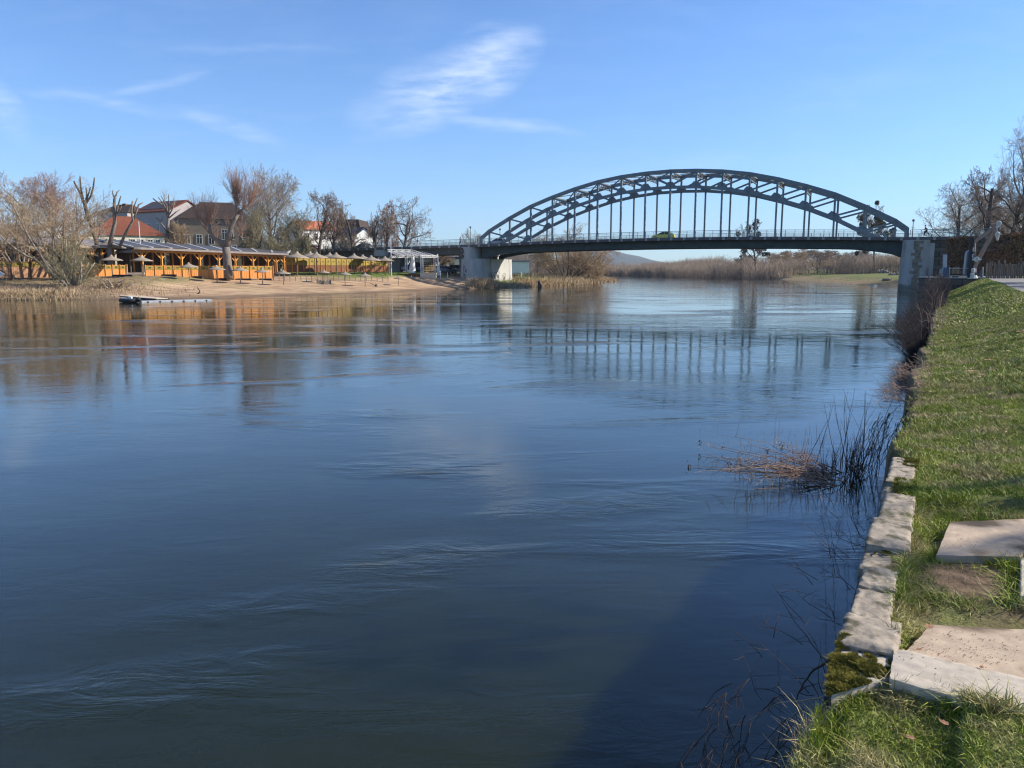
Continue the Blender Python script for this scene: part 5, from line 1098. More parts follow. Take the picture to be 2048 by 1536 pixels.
# white sail posts beyond the pergola
for k, (px, y0, y1, dx, lab) in enumerate([(824, 506, 530, 6, 'tall closed white parasol behind the left pergola bay'), (880, 508, 532, -5, 'thin leaning white pole right of the pergola'), (876, 519, 532, 0, 'short white pole right of the pergola')]):
    a = AT(px, y1, 158); c = AT(px+dx*(.3), y0, 158); z = gz(a.x, a.y)
    if k == 0: m = MB().tube([(a.x, a.y, z), (c.x, c.y, c.z-.6), (c.x, c.y, c.z)], [.75, .25, .05], 10)
    else: m = MB().tube([(a.x, a.y, z), (c.x+dx*.08, c.y, c.z)], [.2, .12], 8)
    tag(m.build('closed_parasol' if k == 0 else 'white_pole', white_p, None, loc=(a.x, a.y, z)), lab, 'closed parasol' if k == 0 else 'pole')
# flag poles
for k, (px, top, bot, Y, lab) in enumerate([(783, 476, 520, 138, 'thin white pole rising beside the lattice pergola'), (284, 444, 494, 130, 'thin pale flagpole rising above the pavilion roof')]):
    a = GP(px, 552) if k == 0 else AT(px, 540, Y); c = AT(px, top, a.y); z = gz(a.x, a.y)
    m = MB().tube([(a.x, a.y, z), (a.x, a.y, c.z)], [.09, .06], 8); m.lathe((a.x, a.y, c.z), [(0, .14), (.09, .07), (.0, 0)], 8); tag(m.build('flagpole', white_p, None, loc=(a.x, a.y, z)), lab, 'pole')
# ------------------------------------------------------------------ landing ramp and pontoon
deckw = mat('ramp_boards', (.66, .54, .42), (.54, .43, .33), scale=2, rough=.9, stretch=(.4, 5, 1))
r0 = W(207, 587, .55); r1 = W(325, 597, .12)
rm = thing('landing_ramp', (r0.x, r0.y, 0), 'wooden landing ramp sloping down to the water beside the beach', 'ramp')
d = (r1-r0); dn = Vector((d.x, d.y, 0)).normalized(); sd = Vector((-dn.y, dn.x, 0))*.9
m = MB(); nb = 26
for k in range(nb):
    a = r0.lerp(r1, k/nb); c = r0.lerp(r1, (k+.93)/nb); m.add([a-sd, c-sd, c+sd, a+sd]+[v-Vector((0, 0, .06)) for v in (a-sd, c-sd, c+sd, a+sd)], [(0, 1, 2, 3), (7, 6, 5, 4), (0, 4, 5, 1), (1, 5, 6, 2), (2, 6, 7, 3), (3, 7, 4, 0)])
m.build('ramp_deck', deckw, rm)
m = MB()
for s_ in (-1, 1): m.beam(r0+sd*s_*.95-Vector((0, 0, .2)), r1+sd*s_*.95-Vector((0, 0, .12)), .12, .26)
m.beam(r0-Vector((0, 0, .3))+dn*1.2-sd, r0-Vector((0, 0, .3))+dn*1.2+sd, .5, .5); m.build('ramp_beam', tyre_m, rm)
g0_, g1_ = W(280, 602, .12), W(420, 598.5, .12); pn = thing('floating_pontoon', (g0_.x, g0_.y, 0), 'long thin grey white pontoon floating in front of the ramp', 'pontoon')
dn = (g1_-g0_).normalized(); sd = Vector((-dn.y, dn.x, 0))*.55
MB().prism([g0_-sd, g1_-sd, g1_+sd, g0_+sd], -.1, .13).build('pontoon_deck', mat('pontoon_grey', (.55, .56, .57), (.42, .43, .45), scale=1.5, rough=.6), pn)
m = MB()
for k in range(6): p_ = g0_.lerp(g1_, (k+.5)/6); m.tube([(p_.x-sd.x*1.1, p_.y-sd.y*1.1, .02), (p_.x+sd.x*1.1, p_.y+sd.y*1.1, .02)], .09, 8)
m.build('float', tyre_m, pn)
q0 = W(248, 603, .1); bt = thing('small_boat', (q0.x, q0.y, 0), 'small dark inflatable boat moored at the left end of the pontoon', 'boat')
q1 = W(276, 603.5, .1); dn = (q1-q0).normalized(); sd = Vector((-dn.y, dn.x, 0))
m = MB(); m.tube([q0+sd*.45+Vector((0, 0, .12)), q0+dn*1.0+sd*.6+Vector((0, 0, .1)), q1+sd*.25+Vector((0, 0, .2))], [.2, .22, .16], 8); m.tube([q0-sd*.45+Vector((0, 0, .12)), q0+dn*1.0-sd*.6+Vector((0, 0, .1)), q1-sd*.25+Vector((0, 0, .2))], [.2, .22, .16], 8); m.tube([q1+sd*.25+Vector((0, 0, .2)), q1+dn*.3+Vector((0, 0, .25)), q1-sd*.25+Vector((0, 0, .2))], .16, 8); m.beam(q0+dn*.3, q1-dn*.1, .8, .08); m.build('hull', tyre_m, bt, smooth=True)
MB().box((q0.x+dn.x*.25, q0.y+dn.y*.25, .38), (.9, .35, .22)).build('bench', white_p, bt, bevel=.03); MB().box((q0.x+dn.x*.9, q0.y+dn.y*.9, .42), (.35, .3, .4)).build('motor', white_p, bt, bevel=.05)
# diamond shaped white navigation board cut by the left edge
c = AT(-10, 548, 92); z = gz(c.x, c.y); nb_ = thing('navigation_board', (c.x, c.y, z), 'white diamond shaped board at the left edge above the reeds', 'sign')
MB().tube([(c.x, c.y+.06, z-.3), (c.x, c.y+.06, c.z+.6)], .05, 8).build('post', wood_g, nb_)
MB().add([(c.x-1.12, c.y, c.z), (c.x, c.y, c.z-.68), (c.x+1.12, c.y, c.z), (c.x, c.y, c.z+.68)]+[(c.x-1.12, c.y+.05, c.z), (c.x, c.y+.05, c.z-.68), (c.x+1.12, c.y+.05, c.z), (c.x, c.y+.05, c.z+.68)], [(0, 1, 2, 3), (7, 6, 5, 4), (0, 4, 5, 1), (1, 5, 6, 2), (2, 6, 7, 3), (3, 7, 4, 0)]).build('board', white_p, nb_)
# small posts by the left pier
for k, (px, y0, y1, lab) in enumerate([(881, 543, 558, 'white marker stake on the grass left of the pier'), (895, 545, 556, 'white marker stake leaning on the grass nearer the pier'), (936, 551, 565, 'white marker stake beside the foot of the left pier'), (951, 553, 568, 'white marker stake in front of the left pier'), (823, 551, 556, 'short white stake before the pergola deck')]):
    c = GP(px, y1); z = c.z; Hh = (y1-y0)/FPX*c.y; m = MB().tube([(c.x, c.y, z-.2), (c.x, c.y, z+Hh*.96), (c.x, c.y, z+Hh)], [.07, .07, .03], 7); tag(m.build('marker_stake', white_p, None, loc=(c.x, c.y, z)), lab, 'stake')
# kilometre board with the numeral
c = AT(932, 545, 147.5); z = gz(c.x, c.y); c.z = AT(932, 542, 147.5).z; kb = thing('number_sign', (c.x, c.y, z), 'small dark rounded board with white rim and numeral 1 by the left pier', 'sign')
def rounded(cx, cz, y, w, h, r, n_=6):
    out = []
    for (sx, sz, a0) in ((1, 1, 0), (-1, 1, 90), (-1, -1, 180), (1, -1, 270)):
        for k in range(n_+1): a = R(a0+90*k/n_); out.append((cx+sx*(w/2-r)+r*math.cos(a), y, cz+sz*(h/2-r)+r*math.sin(a)))
    return out
def plate(m, pts, th): k = len(pts); return m.add(pts+[(p[0], p[1]+th, p[2]) for p in pts], [tuple(range(k))[::-1], tuple(range(k, 2*k))]+[(i, (i+1) % k, k+(i+1) % k, k+i) for i in range(k)])
plate(MB(), rounded(c.x, c.z, c.y, .66, 1.02, .22), .04).build('rim', white_p, kb)
dk_ = mat('sign_dark', (.02, .03, .04), (.015, .02, .03), scale=1)
plate(MB(), rounded(c.x, c.z, c.y-.006, .52, .86, .18), .004).build('face', dk_, kb)
m = MB(); m.box((c.x+.02, c.y-.012, c.z+.02), (.10, .006, .56)); m.box((c.x, c.y-.012, c.z-.27), (.30, .006, .07)); m.add([(c.x-.13, c.y-.014, c.z+.10), (c.x-.03, c.y-.014, c.z+.10), (c.x+.05, c.y-.014, c.z+.30), (c.x-.03, c.y-.014, c.z+.30)], [(0, 1, 2, 3)]); m.build('numeral', white_p, kb)
MB().tube([(c.x, c.y+.08, z-.2), (c.x, c.y+.08, c.z+.3)], .04, 6).build('post', wood_g, kb)
# ------------------------------------------------------------------ cars
glass_c = mat('car_glass', (.02, .025, .03), (.015, .018, .022), scale=1, rough=.08, spec=.6)
rubber = mat('tyre_rubber', (.025, .025, .026), (.018, .018, .02), scale=8, rough=.85); rim_m = mat('rim_alloy', (.45, .45, .46), (.35, .35, .36), scale=5, rough=.35, metal=.8)
lamp_w = mat('headlight_glass', (.75, .75, .72), (.6, .6, .58), scale=4, rough=.2); lamp_r = mat('tail_light', (.35, .02, .015), (.28, .015, .01), scale=4, rough=.3)
def car(px, base_py, Y, az, col, label, group, van=False, at=None, zr=None):
    cm = mat('car_paint_%02d%02d%02d' % tuple(int(c*99) for c in col), col, tuple(x*.9 for x in col), scale=1, rough=.3, spec=.6)
    if at is None:
        c = AT(px, base_py, Y); z = gz(c.x, c.y) if zr is None else zr; c = Vector((c.x, c.y, z)) if zr is not None else GP(px, base_py, 140, 200)
    else: c = at
    root = thing('parked_car' if 'parked' in label else 'moving_car', (0, 0, 0), label, 'car', group)
    # side profile (x forward), lower body and greenhouse, lofted with tumblehome
    if van: low = [(-2.25, .35), (-2.28, .95), (-2.22, 1.15), (1.3, 1.12), (2.15, .95), (2.28, .6), (2.25, .32)]; top = [(-2.18, 1.15), (-2.0, 1.82), (.55, 1.85), (1.35, 1.12)]
    else: low = [(-2.1, .38), (-2.15, .75), (-2.05, .98), (-1.2, 1.0), (1.0, .98), (1.9, .80), (2.12, .6), (2.1, .32)]; top = [(-1.75, .99), (-1.25, 1.42), (.15, 1.46), (1.05, .98)]
    def loft(m, prof, w0, w1):
        k = len(prof); zs = [p[1] for p in prof]; a, b_ = min(zs), max(zs); vs = []
        for s_ in (-1, 1):
            for (x, z) in prof: vs.append((x, s_*(w0+(w1-w0)*(z-a)/(b_-a)), z))
        return m.add(vs, [tuple(range(k)), tuple(range(k, 2*k))[::-1]]+[(i, k+i, k+(i+1) % k, (i+1) % k) for i in range(k)])
    body = loft(MB(), low, .86, .84).build('body', cm, root, bevel=.07)
    loft(MB(), top, .80, .62).build('windows', glass_c, root, bevel=.04)
    t0, t1 = top[1], top[2]; MB().add([(t0[0]-.02, -.62, t0[1]-.02), (t1[0]+.05, -.62, t1[1]-.02), (t1[0]+.05, .62, t1[1]-.02), (t0[0]-.02, .62, t0[1]-.02), (t0[0]-.02, -.60, t0[1]+.045), (t1[0]+.02, -.60, t1[1]+.045), (t1[0]+.02, .60, t1[1]+.045), (t0[0]-.02, .60, t0[1]+.045)], [(0, 3, 2, 1), (4, 5, 6, 7), (0, 1, 5, 4), (1, 2, 6, 5), (2, 3, 7, 6), (3, 0, 4, 7)]).build('roof', cm, root, bevel=.02)
    m = MB()
    for s_ in (-1, 1):
        for (a, b_) in ((top[0], top[1]), (top[2], top[3])):
            f = lambda z: s_*(.80-.18*(z-top[0][1])/(top[1][1]-top[0][1])+.012); m.beam((a[0], f(a[1]), a[1]), (b_[0], f(b_[1]), b_[1]), .06, .07)
        m.beam((-.35, s_*.815, 1.0), (-.40, s_*.635, t0[1]), .06, .06)
    m.build('pillars', cm, root)
    for x in (-1.32, 1.35):
        for s_ in (-1, 1):
            wv = MB().lathe((0, 0, 0), [(.0, -.11), (.24, -.11), (.32, -.09), (.33, 0), (.32, .09), (.24, .11), (.0, .11)], 16)
            wv.v = [(p[0]+x, p[2]+s_*.78, p[1]+.33) for p in wv.v]; wh = wv.build('wheel', rubber, root, smooth=True)
            rv = MB().lathe((0, 0, 0), [(.0, .02), (.17, .03), (.21, .0), (.21, -.02), (0, -.02)], 12); rv.v = [(p[0]+x, (p[2]+.115)*s_+s_*.78, p[1]+.33) for p in rv.v]; rv.build('rim', rim_m, wh)
    for s_ in (-1, 1):
        MB().box((2.06 if not van else 2.2, s_*.6, .70), (.12, .36, .14)).build('headlight', lamp_w, root, bevel=.02)
        MB().box((-2.10 if not van else -2.25, s_*.68, .82), (.10, .26, .18)).build('tail_light', lamp_r, root, bevel=.02)
    MB().box((-2.14 if not van else -2.28, 0, .55), (.04, .52, .12)).build('number_plate', lamp_w, root)
    root.location = c; root.rotation_euler = (0, 0, az); return root
GC = 'cars parked behind the pergola'
for px, py, Y, az, col, lab, van in [(918, 547, 163, R(40), (.42, .46, .52), 'silver blue estate car parked nearest the left pier', True), (893, 547, 161, R(50), (.10, .12, .12), 'dark green car parked second from the left pier', False), (880, 546, 165, R(60), (.30, .33, .38), 'grey blue car parked right of the pergola', False), (888, 541, 172, R(45), (.65, .65, .66), 'white car parked in the rear row left of the pier', False),
                                     (862, 541, 166, R(50), (.09, .05, .05), 'dark maroon car parked behind the right pergola bay', False), (851, 539, 172, R(30), (.04, .07, .08), 'black green car parked behind the pergola balustrade', False), (836, 541, 168, R(55), (.03, .03, .06), 'black van parked behind the middle of the pergola', True), (824, 543, 160, R(20), (.38, .43, .50), 'pale blue car parked behind the left pergola bay', False), (910, 542, 176, R(70), (.5, .5, .48), 'beige car parked furthest back beside the left pier', False)]:
    car(px, py, Y, az, col, lab, GC, van)
bt_az = math.atan2(BE.y, BE.x)
def on_bridge(px, w, py=480):
    # s so that the point BP(s,w) shows at pixel column px
    lo, hi = -60.0, 95.0
    for _ in range(50):
        mid = (lo+hi)/2; p = BP(mid, w, deckz(mid)); c_, s_ = math.cos(PITCH), math.sin(PITCH); dd = p.y*c_-(p.z-EYE)*s_; u = 1024+FPX*p.x/dd
        if u < px: lo = mid
        else: hi = mid
    p = BP(lo, w, deckz(lo)); return p
def zroad(p): return Vector((p.x, p.y, p.z-.12))
car(0, 0, 0, bt_az+math.pi, (.80, .74, .08), 'yellow green car driving left over the middle of the bridge', None, at=zroad(on_bridge(1327, 2.6)))
car(0, 0, 0, bt_az+math.pi, (.45, .48, .52), 'silver car driving at the left end of the arch', None, at=zroad(on_bridge(996, 2.6)))
car(0, 0, 0, bt_az+math.pi, (.42, .03, .04), 'red car on the approach span near the white house', None, at=zroad(on_bridge(622, 2.6)))
car(0, 0, 0, bt_az+math.pi, (.05, .07, .08), 'dark car on the approach span beside the small white house', None, at=zroad(on_bridge(727, 2.6)))
car(1663, 541, 320, R(10), (.06, .08, .10), 'dark car parked alone at the far edge of the meadow', None, zr=3.25)
# ------------------------------------------------------------------ bridge lamps
lampm = mat('lamp_grey', (.20, .22, .22), (.15, .16, .16), scale=3, rough=.5)
for px, w, top, lab in [(1824, WF-.4, 440, 'street lamp standing at the right end of the arch'), (1000, WF-.4, 458, 'street lamp seen through the left end of the arch'), (941, WF-.4, 454, 'street lamp on the bridge just left of the arch')]:
    p = on_bridge(px, w); zt = AT(px, top, p.y).z; ro = thing('street_lamp', p, lab, 'street lamp', 'street lamps on the bridge')
    MB().tube([p, (p.x, p.y, (p.z+zt)/2), (p.x, p.y, zt-.25)], [.11, .08, .06], 8).build('pole', lampm, ro)
    MB().lathe((p.x, p.y, zt-.3), [(.05, 0), (.16, .05), (.22, .30), (.27, .32), (.10, .42), (.0, .46)], 10).build('lamp_head', lampm, ro, smooth=True)
    MB().beam((p.x-.35, p.y, zt-1.3), (p.x+.35, p.y, zt-1.3), .05, .05).build('cross_arm', lampm, ro)
# ------------------------------------------------------------------ people (skinned figures)
skin = mat('skin', (.55, .36, .27), (.48, .31, .23), scale=5, rough=.6)
def person(p, az, label, top, legs, hair=(.08, .05, .03), stride=.25, bike=False, group=None):
    root = thing('person', (0, 0, 0), label, 'person', group)
    def skinned(name, joints, edges, m):
        me = bpy.data.meshes.new(name); me.from_pydata([j[:3] for j in joints], edges, []); me.update(); o = bpy.data.objects.new(name, me); COL.objects.link(o); o.parent = root
        sk = o.modifiers.new('skin', 'SKIN'); sk.use_smooth_shade = True
        for v, j in zip(me.skin_vertices[0].data, joints): v.radius = (j[3], j[3] if len(j) < 5 else j[4])
        me.skin_vertices[0].data[0].use_root = True
        ss_ = o.modifiers.new('subsurf', 'SUBSURF'); ss_.levels = 1; ss_.render_levels = 1; me.materials.append(m); return o
    s = stride
    if bike: J = [(0, 0, .98, .14, .17), (.10, 0, 1.22, .13, .17), (.22, 0, 1.44, .12, .19), (.27, 0, 1.55, .055), (.31, 0, 1.64, .085), (.32, 0, 1.76, .09)]; hd = 5
    else: J = [(0, 0, .95, .12, .16), (.0, 0, 1.15, .11, .15), (.02, 0, 1.38, .12, .19), (.03, 0, 1.50, .055), (.04, 0, 1.58, .085), (.03, 0, 1.70, .09)]
    E_ = [(0, 1), (1, 2), (2, 3), (3, 4), (4, 5)]
    for sgn in (-1, 1):
        b = len(J)
        if bike: J += [(.08, sgn*.09, .90, .095), (.42, sgn*.11, .72+.12*sgn, .065), (.22, sgn*.12, .34+.13*sgn, .05), (.33, sgn*.12, .30+.13*sgn, .04)]
        else: J += [(.02, sgn*.09, .86, .095), (.06+s*.5*sgn, sgn*.10, .50, .062), (s*sgn, sgn*.10, .10, .045), (s*sgn+.14, sgn*.11, .05, .040)]
        E_ += [(0, b), (b, b+1), (b+1, b+2), (b+2, b+3)]; b = len(J); sh = J[2]
        if bike: J += [(sh[0], sgn*.19, 1.42, .06), (.36, sgn*.24, 1.20, .045), (.58, sgn*.22, 1.08, .035), (.64, sgn*.21, 1.06, .036)]
        else: J += [(sh[0], sgn*.19, 1.40, .06), (-.04-s*.25*sgn, sgn*.25, 1.14, .045), (.10-s*.5*sgn, sgn*.24, .90, .034), (.12-s*.5*sgn, sgn*.24, .82, .038)]
        E_ += [(2, b), (b, b+1), (b+1, b+2), (b+2, b+3)]
    skinned('body', J, E_, skin)
    # clothing follows the body a little wider
    sh = J[2]; t_ = [(J[0][0], 0, J[0][2], .16, .20), (J[1][0], 0, J[1][2], .14, .19), (J[2][0], 0, J[2][2], .145, .22)]; te = [(0, 1), (1, 2)]
    for k in (0, 1):
        b0_ = 6+8*k+4; b = len(t_); t_ += [(*J[b0_][:3], .085), (*J[b0_+1][:3], .068), (*J[b0_+2][:3], .052)]; te += [(2, b), (b, b+1), (b+1, b+2)]
    skinned('jacket', t_, te, top)
    t_ = [(J[0][0], 0, J[0][2]-.02, .15, .18)]; te = []
    for k in (0, 1):
        b0_ = 6+8*k; b = len(t_); t_ += [(*J[b0_][:3], .115), (*J[b0_+1][:3], .085), (*J[b0_+2][:3], .065)]; te += [(0, b), (b, b+1), (b+1, b+2)]
    skinned('trousers', t_, te, legs)
    h = J[5]; MB().lathe((h[0]-.02, h[1], h[2]-.04), [(.0, .16), (.07, .14), (.105, .06), (.10, -.02), (.08, -.05)], 12).build('hair', mat('hair_brown', hair, tuple(x*.6 for x in hair), scale=8), root, smooth=True)
    root.location = p; root.rotation_euler = (0, 0, az); return root
cl_dark = mat('cloth_dark', (.035, .035, .045), (.025, .025, .03), scale=5, rough=.9); cl_white = mat('cloth_white', (.7, .68, .66), (.6, .58, .56), scale=5, rough=.9); cl_red = mat('cloth_red', (.45, .05, .06), (.35, .035, .04), scale=5, rough=.9); cl_blue = mat('cloth_blue', (.05, .07, .14), (.04, .05, .10), scale=5, rough=.9)
person(on_bridge(835, -1.0), bt_az, 'pedestrian in dark jacket and white trousers walking over the approach span', cl_dark, cl_white)
person(on_bridge(921, -1.0), bt_az+math.pi, 'pedestrian in dark clothes walking just left of the arch', cl_blue, cl_dark)
cy = on_bridge(1853, -1.1); person(Vector((cy.x, cy.y, cy.z+.12)), bt_az+math.pi, 'cyclist in a red jacket riding at the right end of the bridge', cl_red, cl_dark, bike=True)
bk_ = thing('bicycle', (0, 0, 0), 'dark bicycle ridden by the person in the red jacket', 'bicycle'); fm = mat('bike_frame', (.04, .04, .05), (.03, .03, .035), scale=5, rough=.4)
for x in (-.35, .72):
    m = MB(); m.tube([(x+.34*math.cos(a), 0, .34+.34*math.sin(a)) for a in np.linspace(0, 2*math.pi, 21)], .022, 5, cap=False)
    for k in range(6): a = k*math.pi/6; m.beam((x-.33*math.cos(a), 0, .34-.33*math.sin(a)), (x+.33*math.cos(a), 0, .34+.33*math.sin(a)), .006, .006)
    m.build('wheel', rubber, bk_)
m = MB()
for a, c in (((-.35, 0, .34), (.12, 0, .32)), ((.12, 0, .32), (-.02, 0, .88)), ((-.35, 0, .34), (-.0, 0, .82)), ((.0, 0, .80), (.55, 0, .86)), ((.12, 0, .32), (.58, 0, .80)), ((.56, 0, .98), (.72, 0, .34))): m.tube([a, c], .018, 6)
m.build('frame', fm, bk_); MB().tube([(.55, -.26, 1.04), (.58, 0, 1.0), (.55, .26, 1.04)], .015, 6).build('handlebar', fm, bk_); MB().box((-.03, 0, .91), (.26, .14, .05)).build('saddle', fm, bk_, bevel=.02)
bk_.location = cy+Vector((0, 0, .0)); bk_.rotation_euler = (0, 0, bt_az+math.pi)
# two anglers crouching by the willow point are dark tree stumps
for k, (px, py, H_, lab) in enumerate([(1078, 565, 1.9, 'dark upright stump on the bank left of the leaning willow'), (1103, 566, 1.3, 'dark broken stump right of the upright one on the bank'), (1108, 566, .9, 'dark low root piece beside the broken stump')]):
    c = W(px, py, .9); z = gz(c.x, c.y); r_ = random.Random(k); m = MB(); m.tube([(c.x, c.y, z-.2), (c.x+.15, c.y, z+H_*.5), (c.x-.1, c.y, z+H_)], [.55, .38, .12], 8)
    for q in range(5): a = q*1.3; m.tube([(c.x, c.y, z+.3), (c.x+.9*math.cos(a), c.y+.9*math.sin(a), z+.4*r_.random())], [.2, .08], 5)
    tag(m.build('tree_stump', bark_d, None, loc=(c.x, c.y, z), smooth=True), lab, 'tree stump')
# iron fence on the grass below the leaning willow
ifc = thing('park_railing', AT(1050, 553, 200), 'thin dark railing on the grass slope under the bridge', 'fence'); m = MB(); prev = None
for k in range(22):
    c = AT(1018+k*3.6, 550, 196+k*.4); z = gz(c.x, c.y); m.beam((c.x, c.y, z), (c.x, c.y, z+1.0), .06, .06)
    if prev: m.beam(prev, (c.x, c.y, z+1.0), .05, .05); m.beam(Vector(prev)-Vector((0, 0, .5)), (c.x, c.y, z+.5), .04, .04)
    prev = (c.x, c.y, z+1.0)
m.build('rails', fm, ifc)
c = AT(1043, 548, 190); z = gz(c.x, c.y); m = MB().tube([(c.x, c.y, z-.2), (c.x, c.y, z+1.3), (c.x, c.y, z+1.35)], [.12, .12, .04], 8); tag(m.build('marker_stake', white_p, None, loc=(c.x, c.y, z)), 'white marker post on the grass slope under the bridge', 'stake')
# ------------------------------------------------------------------ meadow things
def root_pile(px0, px1, py, H_, label, seed):
    r_ = random.Random(seed); a = W(px0, py, 1.2); c = W(px1, py, 1.2); mid = (a+c)/2; z = gz(mid.x, mid.y); w = (c-a).length; m = MB()
    for k in range(26):
        x = mid.x+r_.uniform(-.45, .45)*w; y = mid.y+r_.uniform(-1, 1); an = r_.uniform(-1.2, 1.2); Ln = r_.uniform(.5, 1.5)*H_*.6
        m.tube([(x, y, z-.1), (x+math.sin(an)*Ln*.5, y+r_.uniform(-.3, .3), z+Ln*.5), (x+math.sin(an)*Ln*1.1, y+r_.uniform(-.6, .6), z+abs(math.cos(an))*Ln)], [r_.uniform(.2, .5), .25, .05], 6)
    return tag(m.build('root_stump', bark_l, None, loc=(mid.x, mid.y, z), smooth=True), label, 'tree roots')
root_pile(1758, 1778, 553, 2.2, 'large uprooted tree roots on the meadow left of the right pier', 1); root_pile(1778, 1795, 555, 1.3, 'smaller uprooted roots on the meadow next to the right pier', 2); root_pile(1769, 1780, 559, .6, 'low root fragment lying in front of the large roots', 3)
c = W(1750, 566, .6); z = gz(c.x, c.y); m = MB(); m.box((c.x, c.y, z+.35), (1.0, .7, .9), rz=.3, taper=.9); tag(m.build('stone_block', plaster_w, None, loc=(c.x, c.y, z), bevel=.06), 'pale square stone block on the waterline of the meadow', 'stone block')
c = AT(1642, 549, 250); z = gz(c.x, c.y); mp_ = thing('meadow_post', (c.x, c.y, z), 'tall thin post with narrow board standing on the meadow', 'post'); MB().tube([(c.x, c.y, z-.2), (c.x, c.y, z+3.2)], .09, 6).build('post', wood_g, mp_); MB().box((c.x, c.y-.12, z+2.7), (.35, .06, 1.2)).build('board', mat('board_pinkish', (.55, .40, .34), (.45, .33, .28), scale=2), mp_)
# ------------------------------------------------------------------ harbour crane group on the right bank
blue_m = mat('blue_steel', (.10, .15, .24), (.07, .11, .18), scale=2, rough=.5); galv = mat('galvanised', (.48, .50, .53), (.38, .40, .43), scale=3, rough=.45, metal=.4)
crane_br = mat('crane_timber', (.38, .27, .21), (.26, .18, .14), scale=3, rough=.8, stretch=(1, 1, .3)); crane_w = mat('crane_white_paint', (.68, .67, .64), (.55, .54, .52), scale=4, rough=.6, c3=(.30, .18, .10), s3=4, f3=.62); crane_k = mat('crane_black', (.03, .03, .032), (.02, .02, .022), scale=3, rough=.5)
YC = 78.0
def C_(px, py, dy=0.0): return AT(px, py, YC+dy)
zc = C_(1930, 557).z
pla = thing('crane_platform', C_(1925, 558), 'masonry quay platform carrying the old harbour crane', 'platform')
a, c = C_(1880, 558), C_(1967, 558)
MB().prism([a, c, c+Vector((2.5, 5.5, 0)), a+Vector((1.0, 6, 0))], -1.5, zc).build('masonry', stone_m, pla)
MB().prism([a+Vector((-.1, -.1, 0)), c+Vector((.1, -.1, 0)), c+Vector((2.6, 5.6, 0)), a+Vector((.9, 6.1, 0))], zc+.003, zc+.13).build('deck', conc_l, pla)
MB().prism([C_(1898, 554, .6), C_(1960, 554, .6), C_(1960, 554, 1.0), C_(1898, 554, 1.0)], zc+.3, zc+.48).build('plank', wood_d, pla)
cr = thing('harbour_crane', C_(1937, 556), 'old timber and iron hand crane with white pulley wheels on the quay', 'crane')
MB().tube([C_(1941, 556), C_(1944, 500), C_(1945, 475)], [.34, .24, .20], 10).build('mast', crane_k, cr)
MB().tube([C_(1948, 545, -.1), C_(1948, 500, -.1), C_(1949, 483, -.1)], [.22, .17, .14], 8).build('mast_front', crane_br, cr)
MB().beam(C_(1949, 483, -.15), C_(1995, 451, -.15), .24, .30).build('jib_tie', crane_br, cr)
MB().beam(C_(1948, 536, -.25), C_(1989, 459, -.25), .24, .34).build('jib_strut', crane_br, cr)
def wheelmb(px, py, r_, dy=-.5, n_=20, w=.07):
    c = C_(px, py, dy); m = MB(); m.tube([(c.x+r_*math.cos(a), c.y, c.z+r_*math.sin(a)) for a in np.linspace(0, 2*math.pi, n_+1)], w, 6, cap=False); m.tube([(c.x, c.y-.12, c.z), (c.x, c.y+.12, c.z)], r_*.28, 8)
    for k in range(3): a = k*math.pi/3+.4; m.beam((c.x-r_*math.cos(a), c.y, c.z-r_*math.sin(a)), (c.x+r_*math.cos(a), c.y, c.z+r_*math.sin(a)), .05, .05)
    return m
wheelmb(1998, 447, .20).build('pulley_wheel', crane_w, cr)
m = MB(); m.beam(C_(1992, 455, -.5), C_(2001, 450, -.5), .1, .18); m.beam(C_(1999, 448, -.5), C_(2002, 444, -.5), .1, .14); m.beam(C_(1994, 456, -.5), C_(1994.5, 466, -.5), .07, .07); m.build('jib_head', crane_w, cr)
m = wheelmb(1995, 469, .20); m.v += []; m.build('hook_block', crane_w, cr)
m = MB(); m.tube([C_(1995, 472, -.5), C_(1995, 477, -.5), C_(1995, 481, -.5)], [.20, .12, .07], 8); m.beam(C_(1995, 469, -.5), C_(2002, 468.5, -.5), .08, .08); m.build('hook', crane_w, cr)
wheelmb(1953, 518.5, .20, -.4).build('winch_gear', crane_w, cr)
m = MB(); m.beam(C_(1945, 519, -.4), C_(1962, 519, -.4), .16, .17); m.build('winch_beam', crane_w, cr)
m = MB(); m.tube([C_(1945.5, 545, -.3), C_(1946, 538, -.3), C_(1949, 538, -.3)], [.16, .2, .14], 8); m.tube([C_(1941, 549, -.3), C_(1948, 548, -.3)], [.16, .14], 8); m.tube([C_(1947, 495, -.3), C_(1946, 502, -.3), C_(1952, 502.5, -.3)], .06, 6); m.tube([C_(1946, 508, -.3), C_(1945, 514, -.3), C_(1949, 516, -.3)], .06, 6); m.build('crank_fittings', crane_w, cr)
MB().tube([C_(1944, 557), C_(1944, 551)], [.5, .42], 10).build('foot', crane_w, cr)
stl = thing('info_stele', C_(1934, 557, .3), 'tall tapering pale grey stele left of the crane mast', 'stele'); a0_, a1_ = C_(1929, 552, .3), C_(1940, 552, .3); t0_, t1_ = C_(1934, 504, .3), C_(1941, 500, .3)
MB().add([a0_, a1_, t1_, t0_]+[v+Vector((0, .35, 0)) for v in (a0_, a1_, t1_, t0_)], [(0, 1, 2, 3), (7, 6, 5, 4), (0, 4, 5, 1), (1, 5, 6, 2), (2, 6, 7, 3), (3, 7, 4, 0)]).build('shaft', galv, stl)
ip = thing('information_sign', C_(1891, 557, .2), 'tall narrow pale blue information panel at the left of the quay', 'sign')
a0_, a1_, t1_, t0_ = C_(1886, 556, .2), C_(1893.5, 556, .2), C_(1894.5, 509, .2), C_(1887, 509, .2)
